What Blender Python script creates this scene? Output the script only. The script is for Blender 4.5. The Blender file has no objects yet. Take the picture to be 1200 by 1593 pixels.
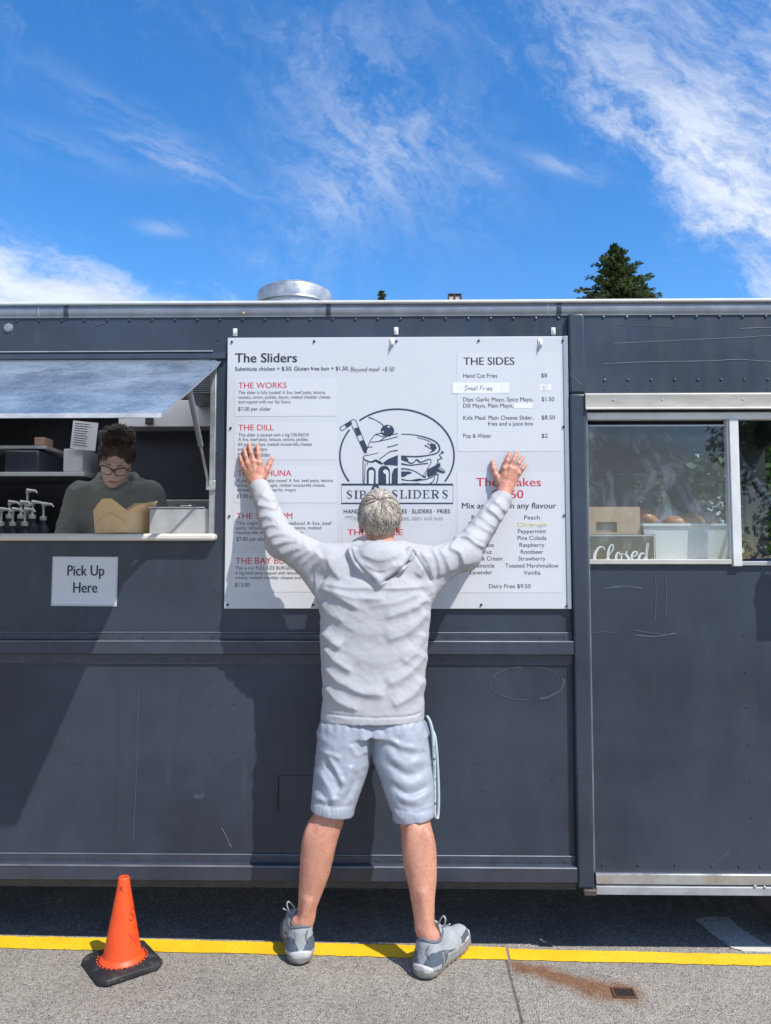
import bpy, bmesh, math, random
import numpy as np
from mathutils import Vector, Matrix, Quaternion

# ------------------------------------------------------------------ camera, sky, sun, exposure
scene = bpy.context.scene
COL = scene.collection
CAM_H, PITCH, FPX = 1.52, math.atan(0.0647), 1198.0
cam_d = bpy.data.cameras.new("camera"); cam = bpy.data.objects.new("camera", cam_d); COL.objects.link(cam)
cam.location = (0, 0, CAM_H); cam.rotation_euler = (math.pi/2 + PITCH, 0, 0)
cam_d.sensor_fit = 'HORIZONTAL'; cam_d.sensor_width = 36.0; cam_d.lens = 36.0*FPX/1200.0
cam_d.clip_start = 0.05; cam_d.clip_end = 2000
scene.camera = cam
scene.view_settings.view_transform = 'Standard'; scene.view_settings.look = 'None'
scene.view_settings.gamma = 1.0; scene.view_settings.use_curve_mapping = False
scene.view_settings.exposure = 0.30
scene.cycles.max_bounces = 8; scene.cycles.transparent_max_bounces = 16
TO_SUN = Vector((0.845, -0.87, 1.61)).normalized()
SUN_EL = math.asin(TO_SUN.z); SUN_ROT = math.atan2(TO_SUN.x, TO_SUN.y)
sd = bpy.data.lights.new("sun", 'SUN'); sun = bpy.data.objects.new("sun", sd); COL.objects.link(sun)
sd.energy = 4.1; sd.angle = math.radians(0.5); sd.color = (1.0, 0.955, 0.89)
sun.rotation_euler = (-TO_SUN).to_track_quat('-Z', 'Y').to_euler(); sun.location = (6, -6, 12)

# ------------------------------------------------------------------ node helpers
class NT:
    def __init__(s, nt): s.nt = nt
    def new(s, t, **kw):
        n = s.nt.nodes.new(t)
        for k, v in kw.items(): setattr(n, k, v)
        return n
    def put(s, sock, v):
        if isinstance(v, bpy.types.NodeSocket): s.nt.links.new(v, sock)
        elif v is not None:
            if hasattr(sock, 'default_value') and not isinstance(v, (int, float)) and len(v) == 3 and sock.type == 'RGBA': v = (*v, 1)
            sock.default_value = v
    def m(s, op, a, b=None, c=None, clamp=False):
        n = s.new('ShaderNodeMath', operation=op, use_clamp=clamp)
        for i, v in enumerate((a, b, c)):
            if v is not None: s.put(n.inputs[i], v)
        return n.outputs[0]
    def add(s, a, b): return s.m('ADD', a, b)
    def mul(s, a, b): return s.m('MULTIPLY', a, b)
    def sub(s, a, b): return s.m('SUBTRACT', a, b)
    def vm(s, op, a, b=None, out=0):
        n = s.new('ShaderNodeVectorMath', operation=op)
        s.put(n.inputs[0], a)
        if b is not None: s.put(n.inputs[1], b)
        return n.outputs[out]
    def sep(s, v):
        n = s.new('ShaderNodeSeparateXYZ'); s.put(n.inputs[0], v); return n.outputs[0], n.outputs[1], n.outputs[2]
    def comb(s, x, y, z):
        n = s.new('ShaderNodeCombineXYZ')
        for i, v in enumerate((x, y, z)): s.put(n.inputs[i], v)
        return n.outputs[0]
    def noise(s, vec, scale, detail=4, rough=0.5, dist=0.0, color=False):
        n = s.new('ShaderNodeTexNoise'); s.put(n.inputs['Vector'], vec); n.inputs['Scale'].default_value = scale
        n.inputs['Detail'].default_value = detail; n.inputs['Roughness'].default_value = rough; n.inputs['Distortion'].default_value = dist
        return n.outputs['Color' if color else 'Fac']
    def voro(s, vec, scale, feature='F1', out='Distance', rnd=1.0):
        n = s.new('ShaderNodeTexVoronoi', feature=feature); s.put(n.inputs['Vector'], vec); n.inputs['Scale'].default_value = scale
        n.inputs['Randomness'].default_value = rnd
        return n.outputs[out]
    def rng(s, x, a, b, c=0.0, d=1.0, smooth=True):
        n = s.new('ShaderNodeMapRange', interpolation_type='SMOOTHSTEP' if smooth else 'LINEAR')
        for i, v in enumerate((x, a, b, c, d)): s.put(n.inputs[i], v)
        return n.outputs[0]
    def mix(s, f, a, b, blend='MIX'):
        n = s.new('ShaderNodeMix', data_type='RGBA', blend_type=blend)
        s.put(n.inputs[0], f); s.put(n.inputs[6], a); s.put(n.inputs[7], b); return n.outputs[2]
    def ramp(s, f, stops, interp='LINEAR'):
        n = s.new('ShaderNodeValToRGB'); s.put(n.inputs[0], f); r = n.color_ramp; r.interpolation = interp
        while len(r.elements) < len(stops): r.elements.new(0.5)
        for e, (p, c) in zip(r.elements, stops): e.position = p; e.color = (*c, 1)
        return n.outputs[0]
    def bump(s, h, strength=0.3, dist=0.01):
        n = s.new('ShaderNodeBump'); s.put(n.inputs['Height'], h); n.inputs['Strength'].default_value = strength
        n.inputs['Distance'].default_value = dist; return n.outputs[0]

# ------------------------------------------------------------------ world: clear blue sky with high thin cloud, laid out by direction
world = bpy.data.worlds.new("World"); scene.world = world; world.use_nodes = True
w = NT(world.node_tree); w.nt.nodes.clear()
sky = w.new('ShaderNodeTexSky', sky_type='NISHITA'); sky.sun_disc = False
sky.sun_elevation = SUN_EL; sky.sun_rotation = SUN_ROT; sky.altitude = 50; sky.air_density = 1.0; sky.dust_density = 0.25; sky.ozone_density = 2.5
hs = w.new('ShaderNodeHueSaturation'); hs.inputs['Saturation'].default_value = 1.34; hs.inputs['Value'].default_value = 1.46
hs.inputs['Hue'].default_value = 0.504
w.put(hs.inputs['Color'], sky.outputs[0])
d = w.new('ShaderNodeTexCoord').outputs['Generated']
dx, dy, dz = w.sep(d)
ya = w.m('MAXIMUM', w.m('ABSOLUTE', dy), 0.12)
U = w.m('DIVIDE', dx, ya); V = w.m('DIVIDE', dz, ya)
def P2(px, py):
    xc, yc = (px-600)/FPX, (796.5-py)/FPX
    c, s_ = math.cos(PITCH), math.sin(PITCH); k = c - yc*s_
    return xc/k, (s_ + yc*c)/k
uv = w.comb(U, V, 0.0)
def half(p, q):           # signed distance to a line through two pixel directions, positive to its left
    (ax, ay), (bx, by) = P2(*p), P2(*q); L = math.hypot(bx-ax, by-ay); nx, ny = -(by-ay)/L, (bx-ax)/L
    return w.add(w.add(w.mul(U, nx), w.mul(V, ny)), -(ax*nx+ay*ny))
def rot_uv(ang, sx, sy, off=0.0):
    c, s_ = math.cos(ang), math.sin(ang)
    a = w.add(w.mul(U, c*sx), w.mul(V, s_*sx)); b = w.add(w.mul(U, -s_*sy), w.mul(V, c*sy))
    return w.comb(a, b, off)
def blob(px, py, rx, ry, ang=0.0):
    cx, cy = P2(px, py); c, s_ = math.cos(ang), math.sin(ang)
    x = w.add(U, -cx); y = w.add(V, -cy)
    a = w.mul(w.add(w.mul(x, c), w.mul(y, s_)), FPX/rx); b = w.mul(w.add(w.mul(x, -s_), w.mul(y, c)), FPX/ry)
    r2 = w.add(w.mul(a, a), w.mul(b, b)); return w.m('POWER', 2.718, w.mul(r2, -1.0))
warp = w.noise(uv, 5.0, 5, 0.6, color=True)
def warped(vec, k): return w.vm('ADD', vec, w.vm('MULTIPLY', w.vm('SUBTRACT', warp, (0.5, 0.5, 0.5)), (k, k, k)))
nA = w.noise(warped(rot_uv(-0.75, 0.8, 2.1), 0.26), 9.0, 12, 0.68)
nA2 = w.noise(warped(rot_uv(-0.35, 0.7, 2.2, 3.0), 0.22), 14.0, 10, 0.66)
nBig = w.noise(rot_uv(-0.8, 1.0, 1.3, 7.0), 4.0, 4, 0.55)
# band at the upper right
sA = w.sub(half((1215, 452), (795, -15)), 0.0)
sA = w.mul(sA, -1.0)
mA = w.rng(w.add(sA, w.mul(w.sub(nA, 0.5), 0.30)), -0.06, 0.08)
lowr = w.rng(V, P2(600, 40)[1], P2(600, 260)[1], 0.45, 1.0)
densA = w.mul(mA, w.mul(lowr, w.rng(w.add(w.mul(nA, 0.45), w.add(w.mul(nA2, 0.35), w.mul(nBig, 0.30))), 0.40, 0.66)))
# bank at the lower left
sB = half((345, 470), (-10, 372)); 
nB = w.noise(warped(rot_uv(-0.3, 0.8, 1.8, 5.0), 0.18), 10.0, 10, 0.62)
mB = w.rng(w.add(sB, w.mul(w.sub(nB, 0.5), 0.13)), -0.012, 0.05)
densB = w.mul(mB, w.rng(nB, 0.15, 0.5, 0.6, 1.0))
# loose wisps
nC = w.noise(warped(rot_uv(-0.9, 0.8, 2.4, 9.0), 0.45), 9.0, 10, 0.66)
nD = w.noise(warped(rot_uv(-0.42, 0.5, 3.0, 11.0), 0.2), 10.0, 8, 0.64)
wis = w.mul(w.add(w.mul(blob(600, 215, 165, 125, -0.5), 1.15), w.add(w.mul(blob(480, 330, 110, 60, 0.6), 0.5), w.mul(blob(560, 40, 200, 60), 0.35))), w.rng(nC, 0.30, 0.70))
stk = w.mul(w.add(w.mul(blob(275, 250, 120, 22, -0.42), 1.0), w.add(w.mul(blob(200, 180, 160, 26, -0.5), 0.45), w.add(w.mul(blob(80, 225, 150, 24, -0.35), 0.4), w.add(w.mul(blob(755, 262, 34, 12, -0.6), 1.0), w.add(w.mul(blob(880, 258, 60, 16, -0.25), 1.0), w.mul(blob(255, 355, 40, 12, -0.1), 0.8)))))), w.rng(nD, 0.36, 0.66))
general = w.mul(w.rng(nBig, 0.45, 0.75), w.mul(w.rng(nC, 0.45, 0.8), 0.22))
dens = w.m('ADD', w.m('MAXIMUM', densA, densB), w.add(w.mul(wis, 0.42), w.add(w.mul(stk, 0.38), general)), clamp=True)
shade = w.rng(w.add(nA2, w.mul(nBig, 0.4)), 0.45, 0.95, 0.80, 1.0)
front = w.rng(dy, 0.0, 0.2)
cl = w.vm('MULTIPLY', (6.0, 6.4, 7.2), w.comb(shade, shade, shade))
skyc = w.mix(w.mul(w.mul(dens, 0.90), w.rng(dz, 0.0, 0.08)), hs.outputs[0], cl)
bg = w.new('ShaderNodeBackground'); w.put(bg.inputs['Color'], skyc); bg.inputs['Strength'].default_value = 0.128
wo = w.new('ShaderNodeOutputWorld'); w.nt.links.new(bg.outputs[0], wo.inputs[0])

# ------------------------------------------------------------------ materials
def mat(name, col, rough=0.5, metal=0.0, var=0.0, vscale=6.0, bump=0.0, bscale=60.0, stretch=(1, 1, 1), col2=None, c2=(0.45, 0.65), spec=0.5, sss=0.0, coord='Object', rvar=0.0, coat=0.0, ws=False):
    m_ = bpy.data.materials.new(name); m_.use_nodes = True; n = NT(m_.node_tree)
    b = n.nt.nodes['Principled BSDF']
    tc = n.new('ShaderNodeTexCoord').outputs[coord]
    v = n.vm('MULTIPLY', tc, stretch)
    c = (*col, 1)
    f = n.noise(v, vscale, 6, 0.6) if (var or col2 or rvar) else None
    if col2 is not None: c = n.mix(n.rng(f, *c2), (*col, 1), (*col2, 1))
    if var: c = n.mix(1.0, c, n.ramp(f, [(0.25, (1-var,)*3), (0.75, (1+var,)*3)]), 'MULTIPLY')
    n.put(b.inputs['Base Color'], c)
    n.put(b.inputs['Roughness'], n.rng(f, 0.3, 0.7, max(rough-rvar, 0.02), min(rough+rvar, 1.0)) if rvar else rough)
    b.inputs['Metallic'].default_value = metal; b.inputs['Specular IOR Level'].default_value = spec
    if coat: b.inputs['Coat Weight'].default_value = coat
    if sss:
        b.inputs['Subsurface Weight'].default_value = sss; b.inputs['Subsurface Radius'].default_value = (0.012, 0.005, 0.003); b.inputs['Subsurface Scale'].default_value = 0.6
    if bump: n.put(b.inputs['Normal'], n.bump(n.noise(v, bscale, 5, 0.6), bump, 0.004))
    m_['b'] = 1
    return m_
def island_mat(name, stops, rough=0.6, spec=0.3, trans=0.0, nz=0.0):
    m_ = bpy.data.materials.new(name); m_.use_nodes = True; n = NT(m_.node_tree); b = n.nt.nodes['Principled BSDF']
    r = n.new('ShaderNodeNewGeometry').outputs['Random Per Island']
    if nz:
        tc = n.new('ShaderNodeTexCoord').outputs['Object']
        r = n.m('ADD', n.mul(r, 1-nz), n.mul(n.rng(n.noise(tc, 1.1, 3), 0.3, 0.7), nz), clamp=True)
    c = n.ramp(r, stops); n.put(b.inputs['Base Color'], c); b.inputs['Roughness'].default_value = rough; b.inputs['Specular IOR Level'].default_value = spec
    if trans:
        t = n.new('ShaderNodeBsdfTranslucent'); n.put(t.inputs[0], c); mx = n.new('ShaderNodeMixShader'); mx.inputs[0].default_value = trans
        n.nt.links.new(b.outputs[0], mx.inputs[1]); n.nt.links.new(t.outputs[0], mx.inputs[2]); n.nt.links.new(mx.outputs[0], n.nt.nodes['Material Output'].inputs[0])
    return m_
M = {}
def paint_mat(name, base, gloss=0.36):
    m_ = bpy.data.materials.new(name); m_.use_nodes = True; n = NT(m_.node_tree); b = n.nt.nodes['Principled BSDF']
    tc = n.new('ShaderNodeTexCoord').outputs['Object']
    big = n.noise(tc, 1.3, 5, 0.6); mid = n.noise(n.vm('MULTIPLY', tc, (1, 1, 0.25)), 9, 6, 0.65)
    c = n.mix(n.rng(big, 0.3, 0.7), tuple(x*0.74 for x in base), tuple(x*1.30 for x in base))
    c = n.mix(n.rng(mid, 0.60, 0.80, 0.0, 0.22), c, (0.16, 0.16, 0.17))             # chalky streaks
    dust = n.noise(n.vm('MULTIPLY', tc, (3, 1, 0.5)), 4, 5, 0.7)
    c = n.mix(n.rng(dust, 0.58, 0.80, 0.0, 0.20), c, (0.14, 0.10, 0.075))
    sc = n.noise(n.vm('MULTIPLY', tc, (1.4, 1, 85)), 2.2, 3, 0.5); sc2 = n.noise(n.vm('MULTIPLY', tc, (75, 1, 2.0)), 1.7, 3, 0.5)
    patch = n.rng(n.noise(tc, 2.6, 3), 0.50, 0.66)
    scr = n.m('MAXIMUM', n.rng(sc, 0.745, 0.775), n.rng(sc2, 0.765, 0.79))
    fleck = n.rng(n.voro(tc, 34), 0.045, 0.03, 0.0, 1.0); fm = n.rng(n.noise(tc, 5.0, 4), 0.55, 0.62)
    c = n.mix(n.m('MAXIMUM', n.mul(n.mul(scr, patch), 0.5), n.mul(n.mul(fleck, fm), 0.6)), c, (0.34, 0.36, 0.40))
    n.put(b.inputs['Base Color'], c)
    n.put(b.inputs['Roughness'], n.rng(mid, 0.3, 0.7, gloss-0.08, gloss+0.14)); b.inputs['Specular IOR Level'].default_value = 0.45
    h = n.add(n.mul(n.noise(tc, 2.2, 2), 1.0), n.mul(n.noise(tc, 160, 2), 0.012))
    n.put(b.inputs['Normal'], n.bump(h, 0.55, 0.02))
    return m_
M['paint'] = paint_mat('navy_paint', (0.034, 0.044, 0.063))
M['paint_edge'] = mat('worn_trim_paint', (0.044, 0.052, 0.074), 0.28, var=0.2, vscale=14, bump=0.15, bscale=30)
M['rail'] = mat('grey_rail_metal', (0.24, 0.26, 0.29), 0.38, 0.35, var=0.25, vscale=7, rvar=0.1)
M['strip'] = mat('dirty_strip', (0.085, 0.075, 0.068), 0.55, 0.2, var=0.35, vscale=18, stretch=(1, 1, 3))
M['white_trim'] = mat('white_trim_paint', (0.68, 0.68, 0.66), 0.45, var=0.12, vscale=12)
M['cream_trim'] = mat('cream_trim_paint', (0.50, 0.48, 0.42), 0.45, var=0.18, vscale=8, stretch=(1, 1, 4), col2=(0.60, 0.50, 0.30), c2=(0.62, 0.75))
M['ledge_top'] = mat('pale_ledge_enamel', (0.70, 0.67, 0.60), 0.4, var=0.10, vscale=8, stretch=(1, 1, 4))
M['alu'] = mat('aluminium', (0.55, 0.56, 0.56), 0.36, 0.75, var=0.22, vscale=11, rvar=0.12, bump=0.1, bscale=25)
M['alu_dull'] = mat('dull_aluminium', (0.44, 0.45, 0.45), 0.5, 0.35, var=0.25, vscale=9, rvar=0.1)
M['galv'] = mat('galvanised_steel', (0.42, 0.43, 0.44), 0.42, 0.6, var=0.25, vscale=16, rvar=0.12)
M['steel'] = mat('stainless_steel', (0.50, 0.51, 0.52), 0.34, 0.9, var=0.12, vscale=10, stretch=(1, 1, 12), rvar=0.08)
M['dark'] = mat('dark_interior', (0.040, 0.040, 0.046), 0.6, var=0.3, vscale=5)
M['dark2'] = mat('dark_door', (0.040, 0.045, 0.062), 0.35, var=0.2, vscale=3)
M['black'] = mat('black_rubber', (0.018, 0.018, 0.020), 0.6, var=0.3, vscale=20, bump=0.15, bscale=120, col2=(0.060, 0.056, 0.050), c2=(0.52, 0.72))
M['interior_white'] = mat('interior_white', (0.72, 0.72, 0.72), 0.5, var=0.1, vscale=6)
M['board'] = mat('menu_board_sheet', (0.60, 0.615, 0.64), 0.42, var=0.03, vscale=2.5)
M['panel'] = mat('menu_panel_print', (0.63, 0.645, 0.67), 0.42, var=0.02, vscale=3)
M['panel_edge'] = mat('panel_outline_print', (0.52, 0.535, 0.56), 0.5)
M['ink'] = mat('dark_print', (0.022, 0.026, 0.036), 0.5)
M['navy_ink'] = mat('navy_print', (0.030, 0.045, 0.085), 0.5)
M['red_ink'] = mat('red_print', (0.56, 0.035, 0.055), 0.5)
M['grey_ink'] = mat('faint_grey_print', (0.40, 0.41, 0.43), 0.5)
M['pen'] = mat('pen_ink', (0.06, 0.06, 0.075), 0.5)
M['tape'] = mat('white_tape', (0.80, 0.81, 0.80), 0.35, var=0.03)
M['yellow_mark'] = mat('yellow_correction', (0.70, 0.67, 0.50), 0.6, var=0.1, vscale=40)
M['plastic_white'] = mat('white_plastic', (0.76, 0.76, 0.74), 0.35, var=0.04)
M['paper'] = mat('paper', (0.68, 0.70, 0.72), 0.6, var=0.03, vscale=10)
M['sleeve_plastic'] = mat('clear_sleeve', (0.48, 0.52, 0.56), 0.2)
M['card'] = mat('cardboard', (0.50, 0.335, 0.185), 0.75, var=0.12, vscale=7, stretch=(6, 1, 1), bump=0.1, bscale=40)
M['card_dark'] = mat('cardboard_inside', (0.34, 0.20, 0.13), 0.8, var=0.1)
M['kraft'] = mat('kraft_board', (0.82, 0.57, 0.32), 0.7, var=0.06, vscale=25)
M['orange'] = mat('orange_pvc', (0.88, 0.085, 0.014), 0.46, var=0.14, vscale=14, col2=(0.48, 0.055, 0.025), c2=(0.58, 0.76), sss=0.0, bump=0.12, bscale=60)
M['skin'] = mat('skin_tanned', (0.60, 0.295, 0.195), 0.48, var=0.22, vscale=75, col2=(0.47, 0.17, 0.11), c2=(0.42, 0.72), sss=0.12, bump=0.15, bscale=220)
M['skin_f'] = mat('skin_fair', (0.84, 0.59, 0.50), 0.5, var=0.08, vscale=30, sss=0.12)
M['lips'] = mat('lip_skin', (0.52, 0.25, 0.21), 0.45)
M['ear'] = mat('reddened_skin', (0.60, 0.20, 0.15), 0.5, var=0.1, vscale=40, sss=0.2)
M['jacket'] = mat('grey_shell_fabric', (0.445, 0.445, 0.455), 0.62, var=0.04, vscale=8, bump=0.22, bscale=900, spec=0.25)
M['jacket_seam'] = mat('shaded_seam_fabric', (0.47, 0.49, 0.52), 0.7, spec=0.2)
M['shorts'] = mat('blue_grey_nylon', (0.345, 0.37, 0.42), 0.42, var=0.05, vscale=9, bump=0.15, bscale=700, spec=0.4)
M['shoe'] = mat('light_grey_knit', (0.36, 0.38, 0.39), 0.75, var=0.10, vscale=60, bump=0.4, bscale=300)
M['shoe_dark'] = mat('slate_panel', (0.085, 0.11, 0.14), 0.55, var=0.12, vscale=40)
M['shoe_lining'] = mat('blue_grey_lining', (0.12, 0.14, 0.17), 0.8, var=0.1)
M['shoe_tab'] = mat('heel_tab', (0.30, 0.31, 0.31), 0.6, var=0.1, vscale=50)
M['midsole'] = mat('white_midsole', (0.52, 0.51, 0.49), 0.55, var=0.08, vscale=30)
M['outsole'] = mat('grey_outsole', (0.20, 0.185, 0.165), 0.7, var=0.15, vscale=40)
M['hoodie'] = mat('grey_green_fleece', (0.255, 0.26, 0.25), 0.85, var=0.10, vscale=14, bump=0.3, bscale=300, spec=0.2)
M['hair_m'] = island_mat('blond_grey_hair', [(0.0, (0.12, 0.095, 0.07)), (0.35, (0.29, 0.24, 0.185)), (0.7, (0.47, 0.415, 0.335)), (1.0, (0.68, 0.62, 0.53))], 0.45, 0.5)
M['hair_f'] = island_mat('dark_brown_hair', [(0.0, (0.028, 0.019, 0.016)), (0.6, (0.075, 0.050, 0.040)), (1.0, (0.24, 0.165, 0.12))], 0.4, 0.5)
M['chalk'] = mat('chalkboard', (0.014, 0.018, 0.022), 0.6, var=0.45, vscale=12)
M['chalk_ink'] = mat('white_chalk_ink', (0.72, 0.74, 0.78), 0.5)
M['bun'] = mat('baked_crust', (0.42, 0.17, 0.055), 0.4, var=0.25, vscale=14, col2=(0.62, 0.36, 0.15), c2=(0.5, 0.7))
M['tub'] = mat('milky_plastic', (0.66, 0.65, 0.62), 0.35, var=0.06, vscale=6, sss=0.2)
M['rust'] = mat('rusted_iron', (0.10, 0.045, 0.025), 0.85, var=0.4, vscale=60, bump=0.5, bscale=150)
M['bark'] = mat('tree_bark', (0.09, 0.065, 0.045), 0.9, var=0.3, vscale=12, bump=0.6, bscale=20, stretch=(4, 4, 1))
M['needles'] = island_mat('conifer_needles', [(0.0, (0.022, 0.040, 0.018)), (0.5, (0.075, 0.115, 0.040)), (1.0, (0.23, 0.25, 0.095))], 0.6, 0.3, 0.22, nz=0.3)
M['leaves'] = island_mat('broad_leaves', [(0.0, (0.035, 0.075, 0.015)), (0.5, (0.075, 0.14, 0.03)), (1.0, (0.14, 0.21, 0.05))], 0.5, 0.4, 0.3, nz=0.3)
M['lace'] = mat('grey_lace', (0.42, 0.44, 0.46), 0.8)
M['lanyard'] = mat('pale_blue_webbing', (0.46, 0.53, 0.55), 0.6, var=0.05)
M['tyre'] = mat('tyre_rubber', (0.018, 0.018, 0.019), 0.8, var=0.3, vscale=20)
M['blue_cloth'] = mat('blue_cloth', (0.05, 0.17, 0.42), 0.7, var=0.2, vscale=20)
# brushed, scratched hatch skin
def hatch_mat():
    m_ = bpy.data.materials.new('scratched_sheet_metal'); m_.use_nodes = True; n = NT(m_.node_tree); b = n.nt.nodes['Principled BSDF']
    tc = n.new('ShaderNodeTexCoord').outputs['Object']
    wv = n.noise(tc, 3.0, 3, color=True); v2 = n.vm('ADD', tc, n.vm('MULTIPLY', wv, (0.25, 0.25, 0.25)))
    s1 = n.noise(n.vm('MULTIPLY', v2, (3, 30, 30)), 5, 5, 0.7); s2 = n.noise(n.vm('MULTIPLY', v2, (26, 6, 6)), 5, 4, 0.7)
    cloud = n.noise(tc, 3.5, 6, 0.7)
    k = n.m('ADD', n.mul(n.rng(s1, 0.52, 0.66), 0.6), n.mul(n.rng(s2, 0.55, 0.70), 0.5), clamp=True)
    spot = n.mul(n.rng(n.voro(tc, 16), 0.09, 0.05), n.rng(n.noise(tc, 6, 2), 0.52, 0.6))
    c = n.mix(n.rng(cloud, 0.3, 0.7), (0.15, 0.22, 0.30), (0.33, 0.41, 0.48)); c = n.mix(n.mul(k, 0.9), c, (0.66, 0.71, 0.74)); c = n.mix(spot, c, (0.62, 0.64, 0.64))
    n.put(b.inputs['Base Color'], c); b.inputs['Metallic'].default_value = 0.55
    n.put(b.inputs['Roughness'], n.rng(cloud, 0.3, 0.7, 0.34, 0.52)); n.put(b.inputs['Normal'], n.bump(s1, 0.12, 0.004))
    return m_
M['hatch'] = hatch_mat()
def glass_mat(name, dirt_haze=0.06, tint=(0.93, 0.96, 0.97)):
    m_ = bpy.data.materials.new(name); m_.use_nodes = True; n = NT(m_.node_tree); n.nt.nodes.remove(n.nt.nodes['Principled BSDF'])
    out = n.nt.nodes['Material Output']; tc = n.new('ShaderNodeTexCoord').outputs['Object']
    fr = n.new('ShaderNodeFresnel'); fr.inputs[0].default_value = 1.55
    t = n.new('ShaderNodeBsdfTransparent'); t.inputs[0].default_value = (*tint, 1)
    g = n.new('ShaderNodeBsdfGlossy'); g.inputs['Roughness'].default_value = 0.015
    df = n.new('ShaderNodeBsdfDiffuse'); df.inputs[0].default_value = (0.62, 0.66, 0.72, 1)
    m1 = n.new('ShaderNodeMixShader'); n.put(m1.inputs[0], n.m('MULTIPLY', n.mul(fr.outputs[0], n.sub(1.0, n.new('ShaderNodeNewGeometry').outputs['Backfacing'])), 1.9, clamp=True)); n.nt.links.new(t.outputs[0], m1.inputs[1]); n.nt.links.new(g.outputs[0], m1.inputs[2])
    wv = n.noise(tc, 2.2, 3, color=True); v2 = n.vm('ADD', tc, n.vm('MULTIPLY', wv, (0.5, 0.5, 0.5)))
    sm = n.noise(n.vm('MULTIPLY', v2, (1.0, 1.0, 0.45)), 5.5, 7, 0.7)
    top = n.rng(n.noise(n.vm('MULTIPLY', v2, (3, 3, 1)), 9, 6, 0.7), 0.50, 0.75)
    m2 = n.new('ShaderNodeMixShader'); n.put(m2.inputs[0], n.m('ADD', dirt_haze*0.2, n.add(n.mul(n.rng(sm, 0.50, 0.74), dirt_haze*2.6), n.mul(top, dirt_haze*0.25)), clamp=True))  # diffuse smears: some dirt, plus reflection haze painted into the pane
    n.nt.links.new(m1.outputs[0], m2.inputs[1]); n.nt.links.new(df.outputs[0], m2.inputs[2]); n.nt.links.new(m2.outputs[0], out.inputs[0])
    return m_
M['glass'] = glass_mat('smear_haze_glass', 0.055)
M['glass_clean'] = glass_mat('window_glass', 0.010, (0.72, 0.77, 0.76))
M['lens'] = glass_mat('spectacle_lens', 0.0, (0.97, 0.97, 0.97))
M['film'] = glass_mat('plastic_film', 0.45)
# ------------------------------------------------------------------ pixel rays -> points on real planes
ROAD = -0.20
YW, WA = 3.45, 0.0153
CA, SA = math.cos(WA), math.sin(WA)
def ray(px, py):
    xc, yc = (px-600)/FPX, (796.5-py)/FPX
    c, s = math.cos(PITCH), math.sin(PITCH)
    return Vector((xc, c - yc*s, s + yc*c))
def pt(px, py, Y):
    d_ = ray(px, py); return Vector((0, 0, CAM_H)) + d_*(Y/d_.y)
def gp(px, py, z=0.0):
    d_ = ray(px, py); return Vector((0, 0, CAM_H)) + d_*((z-CAM_H)/d_.z)
def wl(px, py, out=0.0):                     # truck-local x, z on the plane 'out' metres in front of the skin
    d_ = ray(px, py); nrm = Vector((-SA, -CA, 0)); o = Vector((0, YW, 0)); c = Vector((0, 0, CAM_H))
    t = (out - (c-o).dot(nrm))/d_.dot(nrm); p = c + d_*t - o
    return p.x*CA - p.y*SA, p.z - ROAD
def lx(px, py=800, out=0.0): return wl(px, py, out)[0]
def lz(py, px=600, out=0.0): return wl(px, py, out)[1]
def l2w(x, out, z):                          # truck-local to world
    return Vector((x*CA - out*SA, YW - x*SA - out*CA, z + ROAD))

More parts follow.
